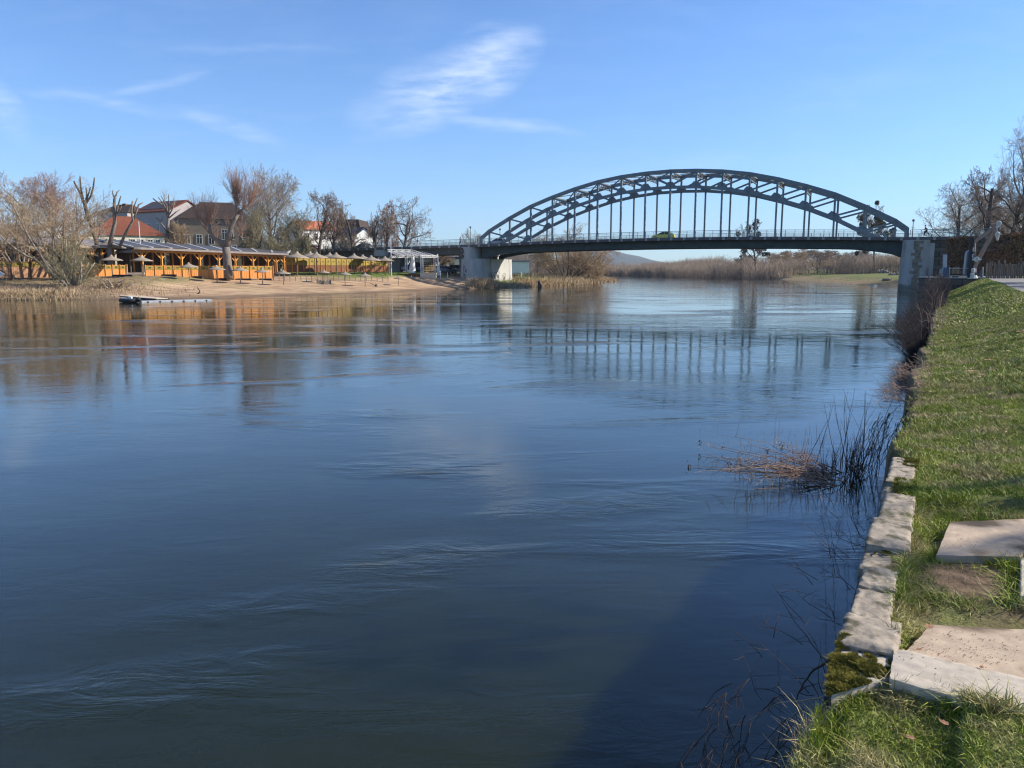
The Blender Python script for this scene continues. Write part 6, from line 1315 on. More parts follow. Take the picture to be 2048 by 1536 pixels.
MB().add([a0_, a1_, t1_, t0_]+[v+Vector((0, .12, 0)) for v in (a0_, a1_, t1_, t0_)], [(0, 1, 2, 3), (7, 6, 5, 4), (0, 4, 5, 1), (1, 5, 6, 2), (2, 6, 7, 3), (3, 7, 4, 0)]).build('panel', galv, ip)
qr = thing('quay_railing', C_(1920, 557), 'galvanised and blue railing around the crane quay', 'railing')
for px, top, m_ in [(1880.5, 538, galv), (1884, 537, galv), (1899, 534, galv), (1952, 536, blue_m), (1966, 534, galv)]: MB().tube([C_(px-.8, 559, -.05), C_(px, top, -.05)], .05 if m_ is galv else .09, 8).build('post', m_, qr)
MB().prism([C_(1886, 557, -.02), C_(1898, 557, -.02), C_(1898, 557, .06), C_(1886, 557, .06)], zc+.1, C_(1890, 535).z).build('blue_panel', blue_m, qr)
MB().prism([C_(1960, 557, -.02), C_(1965, 557, -.02), C_(1965, 557, .06), C_(1960, 557, .06)], zc+.1, C_(1960, 537).z).build('blue_panel', blue_m, qr)
m = MB(); m.tube([C_(1899, 537, -.05), C_(1948, 537, -.05)], .035, 6); m.tube([C_(1899, 551, -.05), C_(1960, 552.5, -.05)], .035, 6); m.build('rail', galv, qr)
m = MB(); m.tube([C_(1880, 541, -.1), C_(1875, 577, -.1)], .05, 6); m.tube([C_(1884, 541, -.1), C_(1880, 556, -.1)], .05, 6); m.build('handrail', galv, qr)
for px, lab in ((1907.5, 'left of two pale wooden boards on the crane quay'), (1914.5, 'right of two pale wooden boards on the crane quay')): 
    a, c = C_(px-2.6, 556, .9), C_(px+2.6, 556, .9); z0_ = zc+.13; zt_ = C_(px, 535).z; o = MB().prism([a, c, c+Vector((0, .15, 0)), a+Vector((0, .15, 0))], z0_, zt_).build('wooden_board', mat('board_pale_wood', (.36, .30, .20), (.26, .215, .14), scale=3, stretch=(1, 1, .2)), None, loc=((a.x+c.x)/2, a.y, z0_), bevel=.02); tag(o, lab, 'board', 'two boards on the quay')
# beech hedges
def hedge(label, boxes, Y, n_, seed):
    r_ = np.random.RandomState(seed); c = AT(boxes[0][0], 545, Y); root = thing('beech_hedge', (c.x, c.y, 2.4), label, 'hedge', 'brown beech hedges on the right bank'); Cs = []; core = MB()
    for (x0, x1, top, bot, dp) in boxes:
        a = AT(x0, bot, Y); b_ = AT(x1, top, Y); q = r_.uniform(0, 1, (n_, 3)); w_ = b_.x-a.x
        face = r_.randint(0, 3, n_); q[face == 0, 1] = r_.uniform(0, .06, (face == 0).sum()); q[face == 1, 2] = r_.uniform(.94, 1.0, (face == 1).sum()); q[face == 2, 0] = r_.uniform(0, .06, (face == 2).sum())
        nzq = vnoise(q[:, [0, 2]], 6, 3)*.8; Cs.append(np.column_stack([a.x+q[:, 0]*w_+nzq*.3, Y+q[:, 1]*dp+nzq*.6, a.z+q[:, 2]*(b_.z-a.z)+nzq*.25]))
        core.prism([(a.x+.25, Y+.35, 0), (b_.x-.25, Y+.35, 0), (b_.x-.25, Y+dp-.3, 0), (a.x+.25, Y+dp-.3, 0)], a.z, b_.z-.35)
    V, F = leafquads(np.concatenate(Cs), .085, r_); child_mesh('leaves', V, F, leaf_beech, root); core.build('twigs', mat('hedge_core', (.10, .065, .04), (.06, .04, .025), scale=6), root)
hedge('tall narrow brown beech hedge behind the crane mast', [(1915, 1957, 474, 540, 3)], 92, 9000, 1)
hedge('long lumpy brown beech hedge at the right edge', [(1972, 2000, 500, 552, 3), (1996, 2022, 490, 552, 3.4), (2016, 2060, 466, 552, 3.6), (2050, 2120, 462, 552, 3.6)], 86, 7000, 2)
# palisade of weathered slats
pf_ = thing('palisade_fence', AT(2010, 557, 81), 'grey palisade of uneven upright slats in front of the right hedge', 'fence'); r_ = random.Random(9)
for k in range(26):
    px = 1973+k*4.4+r_.uniform(-.8, .8); a = AT(px, 557, 81); z = zc-.1; top = AT(px, 531-r_.random()*14, 81).z; m = MB(); m.beam((a.x, 81, z), (a.x+r_.uniform(-.08, .08), 81, top), .16+.06*r_.random(), .06); m.build('slat', wood_g, pf_)
m = MB(); a, c = AT(1971, 549, 81.1), AT(2090, 549, 81.1); m.beam(a, c, .08, .14); m.beam(a+Vector((0, 0, 1.0)), c+Vector((0, 0, 1.0)), .08, .12); m.build('rail', wood_g, pf_)
# ------------------------------------------------------------------ near bank: coping, steps
slab_m = mat('slab_stone', (.62, .53, .42), (.48, .41, .325), scale=11, rough=.9, bump=.35, bdist=.012, c3=(.26, .215, .16), s3=3.4, f3=.53)
cope_m = mat('coping_stone', (.46, .385, .30), (.30, .25, .19), scale=13, rough=.95, bump=.9, bdist=.012, detail=9, c3=(.13, .115, .075), s3=7.5, f3=.51)
grit_m = mat('gritty_concrete', (.64, .49, .35), (.46, .35, .25), scale=9, rough=.95, bump=.5, bdist=.01, c3=(.17, .12, .075), s3=2.3, f3=.50)
def rough_slab(name, poly, z0, z1, m, parent=None, loc=None, cuts=7, amp=.014, seed=0, rnd=.02):
    """stone block from a 4-point plan, subdivided and worn with noise"""
    a, b_, c, d = [Vector((p[0], p[1], 0)) for p in poly]; n_ = cuts; V = []; idx = {}
    nz_ = max(2, cuts//2)
    def vert(i, j, k):
        key = (i, j, k)
        if key in idx: return idx[key]
        u, v, w = i/n_, j/n_, k/nz_; p = a.lerp(b_, u).lerp(d.lerp(c, u), v); z = z0+(z1-z0)*w
        cen = (a+b_+c+d)/4; e = max(abs(u-.5), abs(v-.5))*2
        if k == nz_: z -= rnd*max(0, (e-.80)/.20)**2; 
        f = 1-(rnd*1.1)*(max(0, (w-.6)/.4)**2)
        p = cen+(p-cen)*f; q = Vector((p.x*9+seed*13.1, p.y*9, z*9)); nn = mnoise.noise_vector(q)*amp*.7+mnoise.noise_vector(q*2.9)*amp*.45
        idx[key] = len(V); V.append((p.x+nn.x, p.y+nn.y, z+nn.z*(1.0 if k else 0))); return idx[key]
    F = []
    for i in range(n_):
        for j in range(n_):
            F.append((vert(i, j, nz_), vert(i+1, j, nz_), vert(i+1, j+1, nz_), vert(i, j+1, nz_)))
    for k in range(nz_):
        for i in range(n_):
            F.append((vert(i, 0, k), vert(i+1, 0, k), vert(i+1, 0, k+1), vert(i, 0, k+1))); F.append((vert(i+1, n_, k), vert(i, n_, k), vert(i, n_, k+1), vert(i+1, n_, k+1)))
            F.append((vert(0, i+1, k), vert(0, i, k), vert(0, i, k+1), vert(0, i+1, k+1))); F.append((vert(n_, i, k), vert(n_, i+1, k), vert(n_, i+1, k+1), vert(n_, i, k+1)))
    o = MB().add(V, F).build(name, m, parent, smooth=True, loc=loc)
    o.data.set_sharp_from_angle(angle=R(32))
    return o
ZC = 1.2
wall = thing('stone_river_wall', BK(2, .15, ZC), 'old sandstone retaining wall with worn coping stones along the water', 'wall')
def s_at(px, py): return ST(W(px, py, ZC))
# wall body below the coping
m = MB(); m.prism([BK(.35, .005), BK(7.2, .005), BK(7.2, .30), BK(.35, .30)], -1.5, 1.08); m.build('wall_body', stone_m, wall)
sts = [s_at(1795, 912)[0], s_at(1790, 962)[0], s_at(1783, 990)[0], s_at(1768, 1046)[0], s_at(1752, 1100)[0], s_at(1740, 1135)[0], s_at(1728, 1175)[0], s_at(1706, 1238)[0], s_at(1680, 1300)[0], s_at(1655, 1380)[0]]
wds = [.26, .16, .28, .30, .27, .24, .26, .30, .36]
zof = [.0, -.05, .035, .05, -.015, .02, .01, .05, .01]
rr_ = random.Random(4)
for k in range(8):
    s1_, s0_ = sts[k]-.008, sts[k+1]+.008; w_ = wds[k]; o_ = rr_.uniform(-.025, .025)
    pl_ = [BK(s0_, .015+o_), BK(s0_, w_+.01+rr_.uniform(-.02, .02)), BK(s1_, w_+.01+rr_.uniform(-.02, .02)), BK(s1_, .015+o_)]
    o = rough_slab('coping_stone', [(p.x, p.y) for p in pl_], .86, ZC+zof[k], cope_m, wall, cuts=20, amp=.016, seed=k, rnd=.016)
moss_m = mat('moss', (.26, .22, .035), (.13, .13, .022), scale=14, rough=1, island=.4)
def poly_slab(label, pix, z, th, m, seed, amp=.010, cuts=12):
    P4 = [W(px, py, z) for px, py in pix]; c = sum(P4, Vector())/4; o = rough_slab('stone_slab', [(p.x, p.y) for p in P4], z-th, z, m, None, loc=(c.x, c.y, z-th), cuts=22, amp=amp, seed=seed, rnd=.006); return tag(o, label, 'stone slab', 'stone slabs of the bank stairs')
poly_slab('nearest pale stone slab of the stairs beside the mossy corner', [(1781, 1357), (2150, 1452), (2150, 1375), (1785, 1294)], 1.245, .22, slab_m, 21)
poly_slab('sand covered concrete slab behind the nearest slab of the stairs', [(1800, 1312), (2150, 1392), (2150, 1262), (1862, 1247)], 1.20, .2, grit_m, 22, amp=.006)
poly_slab('raised slab with dark front edge beyond the earth pit', [(1872, 1109), (2041, 1112), (2100, 1034), (1900, 1042)], 1.21, .19, grit_m, 23, amp=.005)
poly_slab('narrow upright cheek stone at the right end of the raised slab', [(2041, 1190), (2075, 1190), (2066, 1114), (2041, 1114)], 1.22, .30, slab_m, 24, amp=.006)
poly_slab('mossy corner stone where the wall meets the stairs', [(1664, 1384), (1782, 1356), (1786, 1292), (1682, 1300)], 1.215, .13, slab_m, 25, amp=.014)
# ------------------------------------------------------------------ grass
rs = np.random.RandomState(77)
gb1 = mat('grass_blade', (.35, .40, .045), (.20, .26, .025), scale=1.4, rough=.6, island=.4, c3=(.46, .40, .17), s3=2.2, f3=.50, spec=.25)
gb2 = mat('grass_straw', (.70, .57, .28), (.48, .39, .17), scale=1.5, rough=.8, island=.3)
def blades(name, s, t_, z, h, wd, lean, m): 
    P0 = np.array([B0.x, B0.y])+np.outer(s, [BD.x, BD.y])+np.outer(t_, [BN.x, BN.y]); V, F4_, F3_ = clump_blades(np.column_stack([P0, z]), h, wd, lean, rs); return tag(fastmesh(name, V, F4_, F3_, m), kind='stuff')
def slabmask(s, t_):
    """True where a slab or coping stone covers the soil"""
    P0 = np.array([B0.x, B0.y])+np.outer(s, [BD.x, BD.y])+np.outer(t_, [BN.x, BN.y]); r = np.zeros(len(s), bool)
    for pix, z in (([(1781, 1352), (2150, 1446), (2150, 1375), (1785, 1294)], 1.235), ([(1800, 1312), (2150, 1392), (2150, 1262), (1880, 1250)], 1.20), ([(1885, 1109), (2041, 1112), (2100, 1034), (1910, 1042)], 1.21), ([(2038, 1190), (2075, 1190), (2066, 1114), (2038, 1114)], 1.22)):
        r |= inside(P0, np.array([[W(px, py, z).x, W(px, py, z).y] for px, py in pix]))
    for k in range(8): r |= (s < sts[k]) & (s > sts[k+1]) & (t_ < wds[k]-.02) & (k != 1)
    r |= inside(P0, np.array([[W(px, py, 1.205).x, W(px, py, 1.205).y] for px, py in [(1665, 1365), (1782, 1345), (1786, 1292), (1676, 1300)]]))
    return r
def scatter(n_, s0_, s1_, t1a, t1b, hmin, hmax, wd, lean, m, thr, name='grass', tuft=0, t0=-.04):
    s = rs.uniform(s0_, s1_, n_); tw = np.interp(s, [s0_, s1_], [t1a, t1b]); t_ = t0+rs.uniform(0, 1, n_)*(tw-t0)
    Q_ = np.column_stack([s, t_]); dn = vnoise(Q_, 1.3, 41)+.7*vnoise(Q_, 4, 42)+.4*vnoise(Q_, 11, 43)
    keep = (dn > thr) & ~slabmask(s, t_) & (rs.uniform(0, 1, n_) > soil_mask(s, t_)*.93) & ((t_ < 3.85) | (t_ > 7.6))
    s, t_, dn = s[keep], t_[keep], dn[keep]
    z = bank_h(s, t_)+(vnoise(np.column_stack([s, t_]), .7, 11)*.10+vnoise(np.column_stack([s, t_]), 2.1, 12)*.045+vnoise(np.column_stack([s, t_]), 6, 13)*.022)*np.where(s < 1.8, .35, 1)*np.clip((t_+.05)/.5, 0, 1)*np.where(t_ > 3.9, .3, 1)-.008
    h = rs.uniform(hmin, hmax, len(s))*(1+np.clip(dn, 0, 1)*.9); blades(name, s, t_, z, h, np.full(len(s), wd), np.full(len(s), lean), m); return s, t_, z
scatter(42000, -1.6, 1.0, 1.7, 2.1, .022, .055, .0045, .75, gb1, -.6)
scatter(30000, -1.6, 1.0, 1.7, 2.1, .02, .06, .0035, 1.1, gb2, -.25, name='dry_grass')
scatter(34000, .6, 6.2, 1.9, 2.9, .03, .075, .0055, .65, gb1, -.25)
scatter(12000, .6, 6.2, 1.9, 2.9, .02, .06, .0045, 1.1, gb2, -.1, name='dry_grass')
scatter(60000, 5.0, 13, 2.6, 3.4, .03, .07, .008, .8, gb1, -.7)
scatter(30000, 5.0, 13, 2.6, 3.4, .02, .06, .006, 1.1, gb2, -.2, name='dry_grass')
scatter(46000, 13, 30, 3.2, 3.85, .035, .08, .014, .8, gb1, -.8)
scatter(18000, 13, 30, 3.2, 3.85, .03, .08, .011, 1.1, gb2, -.1, name='dry_grass')
scatter(38000, 30, 92, 3.85, 3.85, .05, .11, .035, .8, gb1, -.9)
scatter(5000, 30, 60, 3.85, 3.85, .05, .10, .025, 1.1, gb2, .0, name='dry_grass')
scatter(34000, 3.5, 28, 3, 3.85, .05, .10, .010, .7, mat('grass_lush', (.13, .21, .03), (.08, .14, .02), scale=2, rough=.6, island=.35, spec=.25), .22, name='grass')
n_ = 5200; s = rs.uniform(-1.7, .62, n_); t_ = rs.uniform(-.05, .10, n_); blades('grass', s, t_, np.where(t_ < .0, .98, 1.12)+rs.uniform(-.10, .03, n_), rs.uniform(.03, .09, n_), np.full(n_, .005), np.full(n_, .55), gb1)
n_ = 2600; s = rs.uniform(-1.7, .62, n_); t_ = rs.uniform(-.06, .06, n_); blades('dry_grass', s, t_, np.full(n_, 1.0)+rs.uniform(-.3, .1, n_), rs.uniform(.05, .16, n_), np.full(n_, .004), np.full(n_, .7), gb2)
# lusher tufts in the recess and along the slab edges
def tuft_at(pts, n_, rad, h, m, wd=.006, lean=.8, name='grass_tuft'):
    S_, T_ = [], []
    for (px, py, z) in pts:
        s, t_ = ST(W(px, py, z)); S_.append(s+rs.normal(size=n_)*rad); T_.append(t_+rs.normal(size=n_)*rad)
    s = np.concatenate(S_); t_ = np.concatenate(T_); k = ~slabmask(s, t_); s, t_ = s[k], t_[k]
    z = bank_h(s, t_)-.01; blades(name, s, t_, z, h*rs.uniform(.4, 1.15, len(s)), np.full(len(s), wd), np.full(len(s), lean), m)
tuft_at([(1822, 1110, 1.05), (1835, 1130, 1.05), (1815, 1160, 1.05), (1835, 1185, 1.05), (1850, 1215, 1.05), (1830, 1215, 1.05), (1880, 1225, 1.05), (1900, 1235, 1.05), (1930, 1240, 1.05), (1860, 1150, 1.05), (1890, 1135, 1.05), (1940, 1140, 1.05), (1815, 1240, 1.05)], 420, .075, .11, gb1)
tuft_at([(1785+k*19, 1366+k*3.6, 1.235) for k in range(15)], 150, .035, .075, gb1, wd=.005)
tuft_at([(1785+k*19, 1364+k*3.6, 1.235) for k in range(15)], 60, .04, .07, gb2, wd=.004, lean=1.0, name='dry_grass')
tuft_at([(1890+k*16, 1122, 1.1) for k in range(10)], 260, .05, .13, gb1)
tuft_at([(2010, 1150, 1.05), (2035, 1170, 1.05), (2048, 1200, 1.05), (2000, 1130, 1.05), (2045, 1240, 1.05), (2030, 1140, 1.05), (1968, 1128, 1.05)], 420, .075, .17, gb1, wd=.008)
tuft_at([(1845, 1000, 1.1), (1870, 1020, 1.15), (1830, 1020, 1.1), (1900, 1000, 1.2), (1960, 1000, 1.3), (2020, 1000, 1.3), (1850, 1050, 1.1), (1835, 1075, 1.1)], 500, .13, .12, gb1, wd=.007)
tuft_at([(1880, 1370, 1.25), (1900, 1385, 1.25), (1860, 1360, 1.25), (1975, 1410, 1.25), (2010, 1405, 1.25), (1795, 1365, 1.22)], 90, .03, .13, gb1, wd=.007, lean=.7)
tuft_at([(1800, 965, 1.2), (1815, 975, 1.2), (1730, 1362, 1.2), (1700, 1375, 1.2)], 260, .06, .07, gb1)
# moss cushions on the corner stone
def moss(n_, pix, z, h, thr_=-.02):
    P4 = np.array([[W(px, py, z).x, W(px, py, z).y] for px, py in pix]); lo, hi = P4.min(0), P4.max(0); p = rs.uniform(0, 1, (n_, 2))*(hi-lo)+lo; p = p[inside(p, P4)]
    d_ = vnoise(p, 9, 51)+.8*vnoise(p, 23, 52)+.5*vnoise(p, 50, 53); k = d_ > thr_; p = p[k]; dd_ = d_[k]
    V, a4, a3 = clump_blades(np.column_stack([p, np.full(len(p), z-.004)]), h*(.4+1.2*np.clip(dd_, 0, 1)), np.full(len(p), .006), np.full(len(p), .6), rs); tag(fastmesh('moss', V, a4, a3, moss_m), kind='stuff')
moss(90000, [(1652, 1392), (1740, 1366), (1786, 1345), (1770, 1290), (1715, 1258), (1680, 1280), (1658, 1330)], 1.215, .03, -.22)
moss(9000, [(1790, 955), (1830, 960), (1832, 975), (1785, 985)], 1.22, .03)
moss(14000, [(1750, 1098), (1785, 1100), (1775, 1115), (1745, 1118)], 1.20, .02); moss(16000, [(1668, 1290), (1700, 1262), (1712, 1275), (1690, 1300)], 1.23, .03); moss(9000, [(1795, 915), (1840, 915), (1835, 935), (1793, 930)], 1.2, .02)
# small litter: pebbles and crumbs of earth
n_ = 2600; s = rs.uniform(.3, 5.2, n_); t_ = rs.uniform(.25, 2.4, n_); k = rs.uniform(0, 1, n_) < np.clip(soil_mask(s, t_)+.1, 0, 1); s, t_ = s[k], t_[k]; z = bank_h(s, t_); P0 = np.array([B0.x, B0.y])+np.outer(s, [BD.x, BD.y])+np.outer(t_, [BN.x, BN.y])
sm_ = slabmask(s, t_); z = np.where(sm_, np.nan, z+.004); k = ~np.isnan(z); P0, z = P0[k], z[k]; r0_ = rs.uniform(.003, .011, len(z))
oct_ = np.array([(1, 0, 0), (-1, 0, 0), (0, 1, 0), (0, -1, 0), (0, 0, .6), (0, 0, -.6)]); V = (np.column_stack([P0, z])[:, None, :]+oct_[None]*r0_[:, None, None]*rs.uniform(.6, 1.3, (len(z), 1, 3))).reshape(-1, 3)
b_ = np.arange(len(z))[:, None]*6; F3_ = np.concatenate([b_+np.array([[a, c, e]]) for (a, c, e) in ((0, 2, 4), (2, 1, 4), (1, 3, 4), (3, 0, 4), (2, 0, 5), (1, 2, 5), (3, 1, 5), (0, 3, 5))])
tag(fastmesh('pebbles', V, None, F3_, mat('pebble', (.40, .33, .26), (.2, .15, .11), scale=20, rough=.9, island=.4)), kind='stuff')
# earth crumbs and grit lying on the slabs
gs = []
for pix, z, n_ in (([(1785, 1294), (2048, 1344), (2048, 1400), (1781, 1350)], 1.246, 40), ([(1873, 1250), (2048, 1262), (2048, 1340), (1800, 1300)], 1.202, 330), ([(1885, 1106), (2041, 1108), (2048, 1040), (1905, 1044)], 1.212, 130)):
    P4 = np.array([[W(px, py, z).x, W(px, py, z).y] for px, py in pix]); lo, hi = P4.min(0), P4.max(0); p = rs.uniform(0, 1, (n_*3, 2))*(hi-lo)+lo; p = p[inside(p, P4)]; p = p[vnoise(p, 4, 61)+.6*vnoise(p, 11, 62)+rs.uniform(-.3, .3, len(p)) > -.02][:n_]; gs.append(np.column_stack([p, np.full(len(p), z+.002)]))
gs = np.concatenate(gs); r0_ = rs.uniform(.0012, .0045, len(gs)); V = (gs[:, None, :]+oct_[None]*r0_[:, None, None]).reshape(-1, 3); b_ = np.arange(len(gs))[:, None]*6
F3_ = np.concatenate([b_+np.array([[a, c, e]]) for (a, c, e) in ((0, 2, 4), (2, 1, 4), (1, 3, 4), (3, 0, 4), (2, 0, 5), (1, 2, 5), (3, 1, 5), (0, 3, 5))])
tag(fastmesh('earth_crumbs', V, None, F3_, mat('earth_crumb', (.36, .26, .18), (.20, .14, .095), scale=20, rough=.95, island=.4)), kind='stuff')
# small pale dead leaves and stalks strewn over the lawn
n_ = 900; s = rs.uniform(5, 45, n_)**1.0; t_ = rs.uniform(.1, 3.8, n_); P0 = np.array([B0.x, B0.y])+np.outer(s, [BD.x, BD.y])+np.outer(t_, [BN.x, BN.y])
V, F_ = leafquads(np.column_stack([P0, bank_h(s, t_)+.035]), .018+.0009*s, rs); V[:, 2] = (V[:, 2]-np.repeat(bank_h(s, t_)+.035, 4))*.35+np.repeat(bank_h(s, t_)+.05, 4)
tag(fastmesh('leaf_litter', V, F_, None, mat('litter_pale', (.70, .52, .34), (.42, .27, .16), scale=9, island=.4)), kind='stuff')
# fallen leaves
leaf_m = mat('dead_leaf', (.46, .26, .14), (.30, .155, .08), scale=40, rough=.7, island=.25)
def dead_leaf(px, py, z, size, rot, label, curl=.35):
    c = W(px, py, z); m = MB(); n_ = 14; pts = []
    for k in range(n_):
        a = 2*math.pi*k/n_; r_ = size*(.62+.38*math.cos(3*a)**2)*(.75 if k % 2 else 1.0); x, y = r_*math.cos(a), r_*.72*math.sin(a); pts.append((x, y, curl*(y*y)/size+curl*.35*abs(x)*(.5+.5*math.sin(a*2))))
    vs = [(0, 0, .0)]+pts; co, si = math.cos(rot), math.sin(rot); vs = [(c.x+x*co-y*si, c.y+x*si+y*co, c.z+.012+zz) for x, y, zz in vs]; b2 = [(x, y, zz-.0015) for x, y, zz in vs]
    k = len(vs); m.add(vs+b2, [(0, i, i % n_+1) for i in range(1, n_+1)]+[(k, k+i % n_+1, k+i) for i in range(1, n_+1)]); m.tube([(c.x, c.y, c.z+.014), (c.x+co*size*1.5, c.y+si*size*1.5, c.z+.02)], .0015, 4)
    return tag(m.build('fallen_leaf', leaf_m, None, loc=c), label, 'leaf', 'dead leaves lying on the bank')
for a in [(1985, 1172, 1.08, .055, 2.4, 'large curled brown leaf in the shaded earth pit'), (1858, 1257, 1.22, .045, .9, 'striped tan leaf standing at the left end of the sandy slab'), (1837, 1303, 1.23, .022, .3, 'small tan leaf beside the nearest slab'), (1832, 1046, 1.1, .03, 1.2, 'reddish leaf behind the second coping stone'), (1912, 934, 1.45, .05, .1, 'star shaped tan leaf on the lawn above the steps'), (1978, 722, 1.62, .13, .2, 'big pale dead leaf on the middle lawn'), (1945, 744, 1.55, .12, .5, 'brown leaf with a twig on the middle lawn'), (1962, 750, 1.55, .08, 1.7, 'small brown leaf right of the twig on the lawn'), (2045, 665, 1.8, .22, .1, 'cluster sized reddish leaf at the right edge of the lawn'), (1963, 1338, 1.24, .02, .8, 'tiny brown leaf on the nearest slab'), (1888, 1450, 1.25, .03, 2.0, 'small pale leaf in the nearest grass'), (1820, 1480, 1.25, .028, 2.7, 'pinkish tan leaf in the nearest grass')]:
    dead_leaf(*a)
# ------------------------------------------------------------------ shrubs and twigs at the water
stem_d = mat('stem_dark', (.10, .072, .06), (.055, .042, .038), scale=6, rough=.9, island=.3); stem_t = mat('stem_tan', (.55, .38, .27), (.34, .225, .16), scale=6, rough=.9, island=.3)
def twig_path(p, d, Ln, n_, wan, up, rng):
    pts = [Vector(p)]; dd = Vector(d).normalized()
    for i in range(n_):
        dd = (dd+Vector((rng.gauss(0, 1), rng.gauss(0, 1), rng.gauss(0, 1)))*wan+Vector((0, 0, up))).normalized(); pts.append(pts[-1]+dd*Ln/n_)
    return pts
def segs(pts, r0_, r1_, out):
    n_ = len(pts)-1
    for i in range(n_): out.append((pts[i], pts[i+1], r0_+(r1_-r0_)*i/n_, r0_+(r1_-r0_)*(i+1)/n_))
def build_segs(name, out, m, parent):
    V, F = sticks([list(o[0]) for o in out], [list(o[1]) for o in out], [o[2] for o in out], [o[3] for o in out], 5); return child_mesh(name, V, F, m, parent)
rng = random.Random(12)
fs_ = thing('flooded_shrub', W(1690, 958, 0), 'half flooded bare shrub with thin upright shoots beside the stone wall', 'shrub', 'bare shrubs at the near water edge')
up_ = []; lowb = []
for k in range(84):          # upright whips
    px = rng.choice([rng.uniform(1590, 1780), rng.uniform(1690, 1720), rng.uniform(1640, 1740)]); py = rng.uniform(925, 965); p = W(px, py, 0)-Vector((0, 0, .03))
    Ln = rng.uniform(.25, .75) if k > 16 else rng.uniform(.9, 1.45)
    pts = twig_path(p, (rng.uniform(-.12, .28), rng.gauss(0, .12), 1), Ln, 7, .05, .02, rng); segs(pts, .0075 if Ln > .8 else .005, .0018, up_)
    for q in range(rng.randint(0, 2)): i = rng.randint(2, 5); segs(twig_path(pts[i], (rng.uniform(-.6, .6), rng.gauss(0, .2), 1), Ln*.3, 4, .06, .02, rng), .003, .0015, up_)
DEB = [(1400, 900, .12), (1535, 915, .14), (1563, 910, .14), (1446, 905, .10), (1378, 935, .03), (1457, 935, .03), (1480, 930, .03), (1598, 930, .1)]
rng = random.Random(5)
for k in range(46):          # arching branches lying towards the left, downstream
    p = W(rng.uniform(1655, 1700), rng.uniform(945, 975), 0); tx = rng.uniform(1375, 1600); ty = rng.uniform(885, 985); e = W(tx, ty, 0); d = (e-p); Ln = d.length*rng.uniform(.8, 1.0); h = rng.uniform(.0, .34); pts = []; n_ = 12
    if k < 8: e = W(DEB[k][0], DEB[k][1], 0); d = e-p; Ln = d.length; h = DEB[k][2]/.92+.02
    for i in range(n_+1): f = i/n_; q = p+d*f*(Ln/d.length); pts.append(Vector((q.x+rng.gauss(0, .012), q.y+rng.gauss(0, .02), -.03+h*math.sin(min(1, f*1.25)*math.pi*.62)+rng.gauss(0, .008))))
    (segs(pts, .013 if k < 10 else .007, .002, lowb))
    for q in range(6):
        i = rng.randint(2, n_-1); segs(twig_path(pts[i], (rng.gauss(-.4, .7), rng.gauss(0, .6), rng.uniform(-.4, .9)), rng.uniform(.12, .42), 5, .18, .0, rng), .004, .0014, lowb)
    if k % 2 == 0:
        for q in range(2): i = rng.randint(5, n_); segs(twig_path(pts[i], (rng.uniform(-.1, .1), rng.gauss(0, .1), 1), rng.uniform(.2, .55), 6, .06, .03, rng), .0035, .0013, lowb)
build_segs('shoots', up_, stem_d, fs_); build_segs('branches', lowb, stem_t, fs_)
Cs = []
for (px, py, h, sz, n_) in [(1703, 955, .16, .07, 90), (1704, 945, .30, .05, 60), (1650, 950, .12, .05, 40), (1400, 900, .12, .03, 18), (1535, 915, .14, .04, 26), (1563, 910, .14, .04, 26), (1446, 905, .10, .025, 14), (1378, 935, .03, .04, 20), (1457, 935, .03, .05, 28), (1480, 930, .03, .04, 22), (1722, 950, .1, .04, 30), (1598, 930, .1, .04, 20)]:
    c = W(px, py, 0)+Vector((0, 0, h)); Cs.append(np.array(c)+rs.normal(size=(n_, 3))*np.array([sz*.5, sz*.5, sz*1.1]))
V, F = leafquads(np.concatenate(Cs), .018, rs); tag(child_mesh('caught_debris', V, F, mat('debris_brown', (.20, .13, .075), (.10, .065, .04), scale=20, island=.3), fs_), kind='stuff')
def edge_shrub(name, label, s0_, s1_, n_, h, out_, m, seed, cat='shrub', z0_=.1, droop=0.0, tmax=.3, r_=.006, pod=0):
    g_ = random.Random(seed); o_ = []; root = thing(name, BK((s0_+s1_)/2, 0, z0_), label, cat, 'bare shrubs at the near water edge')
    for k in range(n_):
        s = g_.uniform(s0_, s1_); t_ = g_.uniform(-.5, tmax); p = BK(s, t_, g_.uniform(z0_, z0_+.3) if t_ < 0 else bz(s, max(t_, .02)))
        a = BN*(-out_*g_.uniform(.1, 1.2))+BD*g_.gauss(0, .45)+Vector((0, 0, 1-droop)); Ln = h*g_.uniform(.4, 1.1)
        pts = twig_path(p, a, Ln, 7, .10, .02-droop*.1, g_); segs(pts, r_, r_*.3, o_)
        for q in range(g_.randint(2, 5)): i = g_.randint(1, 6); segs(twig_path(pts[i], (g_.gauss(0, .7)-out_*.3, g_.gauss(0, .5), .6-droop), Ln*.4, 4, .12, .0, g_), r_*.6, r_*.25, o_)
    build_segs('stems', o_, m, root); return root
edge_shrub('waterside_bush', 'large dense dark bare bush overhanging the water below the quay', 26, 46, 820, 1.55, 1.35, mat('stem_backlit', (.05, .037, .037), (.03, .022, .023), scale=5, island=.3), 1, 'bush', tmax=.0, r_=.009)  # stem colour darkened to carry the backlit shade of this bush
edge_shrub('waterside_bush', 'dark purplish bush behind the large one at the foot of the right pier', 48, 84, 520, 2.0, .6, mat('stem_purple', (.085, .058, .056), (.05, .036, .036), scale=4, island=.3), 2, 'bush', tmax=.4, r_=.018)
edge_shrub('dry_weeds', 'tan dry weeds on the edge of the lawn beside the dark bush', 26, 34, 14, 1.7, .12, stem_t, 3, 'weeds', z0_=1.0, tmax=.5, r_=.009)
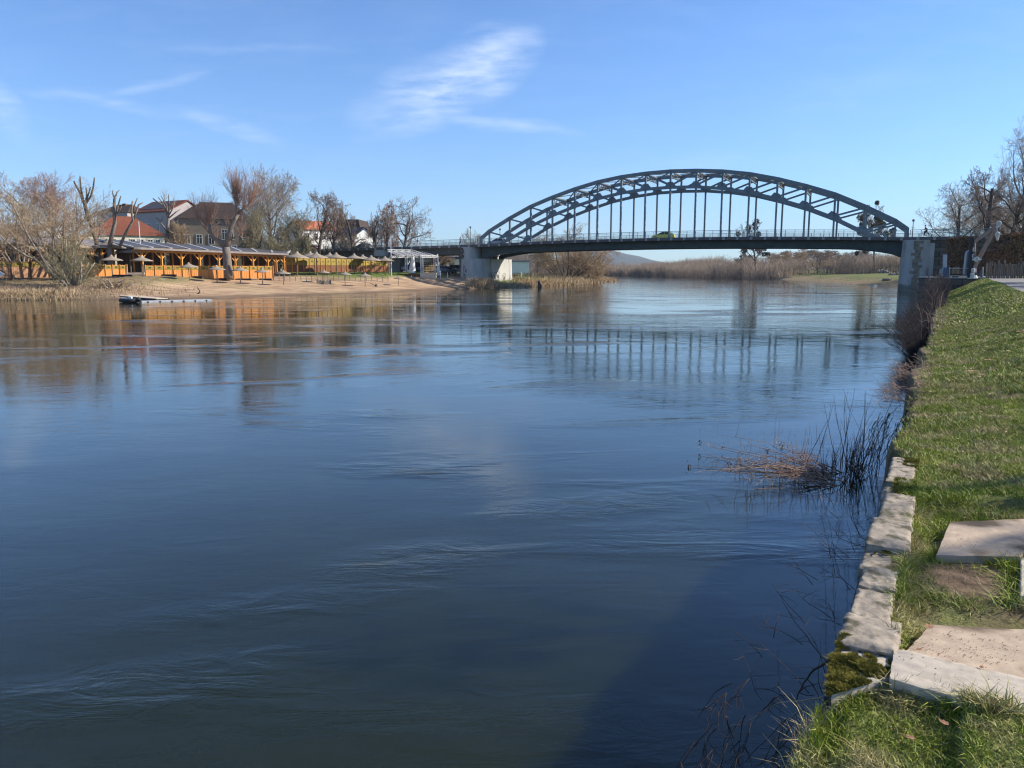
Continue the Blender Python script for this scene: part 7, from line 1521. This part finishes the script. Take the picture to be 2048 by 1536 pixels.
edge_shrub('waterside_weeds', 'pale tangled weeds hanging over the middle of the bank edge', 12.0, 17.5, 120, .5, .45, stem_t, 4, 'weeds', z0_=.8, droop=.7, tmax=.25, r_=.0055)
edge_shrub('waterside_weeds', 'dark hanging roots along the bank edge before the first coping stone', 6.8, 12, 90, .45, .3, stem_d, 5, 'weeds', z0_=.7, droop=1.5, tmax=.2, r_=.005)
edge_shrub('hanging_roots', 'dark tangle of roots and twigs over the water at the nearest corner', -1.6, .9, 120, .36, .40, stem_d, 6, 'roots', z0_=.85, droop=1.35, tmax=.05, r_=.0035)
# individual long twigs over the water
def long_twig(label, pix, r_, m, kids=6, seed=0, zs=None):
    g_ = random.Random(seed); zz_ = zs or np.linspace(1.05, .25, len(pix)); pts = [W(px, py, z) for (px, py), z in zip(pix, zz_)]; root = thing('bare_twig', pts[0], label, 'twig', 'single twigs leaning over the water'); o_ = []
    fine_ = []
    for a, c in zip(pts[:-1], pts[1:]):
        for q in range(4): fine_.append(a.lerp(c, q/4)+Vector((g_.gauss(0, .004), g_.gauss(0, .004), g_.gauss(0, .004))))
    fine_.append(pts[-1]); segs(fine_, r_, r_*.3, o_)
    for k in range(kids): i = g_.randint(3, len(fine_)-1); segs(twig_path(fine_[i], (g_.gauss(0, 1), g_.gauss(0, 1), g_.gauss(.1, .6)), g_.uniform(.08, .25), 5, .15, 0, g_), r_*.45, r_*.2, o_)
    build_segs('stem', o_, m, root)
long_twig('long dark twig reaching up left from the nearest corner', [(1655, 1325), (1622, 1285), (1590, 1245), (1568, 1208), (1562, 1190)], .005, stem_d, 5, 1)
long_twig('pale straw arching low over the dark water at the bottom', [(1640, 1395), (1560, 1405), (1500, 1440), (1462, 1452)], .0045, stem_t, 3, 2)
long_twig('thick bent root curling down beside the wall corner', [(1660, 1318), (1620, 1345), (1598, 1385), (1590, 1400)], .009, stem_d, 6, 3)
long_twig('tall thin pale stalk rising from the water beside the wall', [(1672, 1200), (1664, 1140), (1654, 1080), (1640, 1020), (1642, 1000)], .004, stem_t, 9, 4, zs=[.1, .2, .35, .55, .65])
long_twig('dark forked twig leaning out beside the second coping stone', [(1740, 1090), (1720, 1072), (1706, 1035), (1700, 1015)], .005, stem_d, 7, 5)
long_twig('low dark twig lying over the water beside the coping', [(1740, 1095), (1712, 1090), (1682, 1078), (1672, 1068)], .005, stem_d, 10, 6)
long_twig('thin dark stem with buds hanging below the third coping stone', [(1700, 1180), (1680, 1150), (1668, 1110), (1662, 1060), (1648, 1010)], .004, stem_d, 12, 7)
long_twig('short dark shoot beside the middle coping stones', [(1722, 1135), (1732, 1090), (1748, 1060), (1750, 1030)], .004, stem_d, 8, 8)
edge_shrub('waterside_weeds', 'sparse dark weeds in the wall joints beside the middle coping', 1.0, 4.2, 20, .42, .8, stem_d, 9, 'weeds', z0_=.7, droop=.5, tmax=-.02, r_=.0028)
edge_shrub('waterside_weeds', 'few dark weeds in the wall joint near the first coping stone', 4.3, 6.4, 10, .4, .7, stem_d, 10, 'weeds', z0_=.7, droop=.3, tmax=-.02, r_=.0028)
# ------------------------------------------------------------------ haze over the far country
hz = bpy.data.materials.new('haze_air'); hz.use_nodes = True; t = hz.node_tree; t.nodes.remove(t.nodes['Principled BSDF']); pv_ = t.nodes.new('ShaderNodeVolumePrincipled'); pv_.inputs['Density'].default_value = HAZE; pv_.inputs['Color'].default_value = (.72, .84, 1.0, 1); pv_.inputs['Anisotropy'].default_value = .0
t.links.new(pv_.outputs[0], t.nodes['Material Output'].inputs['Volume'])
if HAZE > 0:
    o = MB().box((0, 0, 190), (13600, 13600, 400)).build('haze', hz); tag(o, kind='stuff'); o.location.z = 0
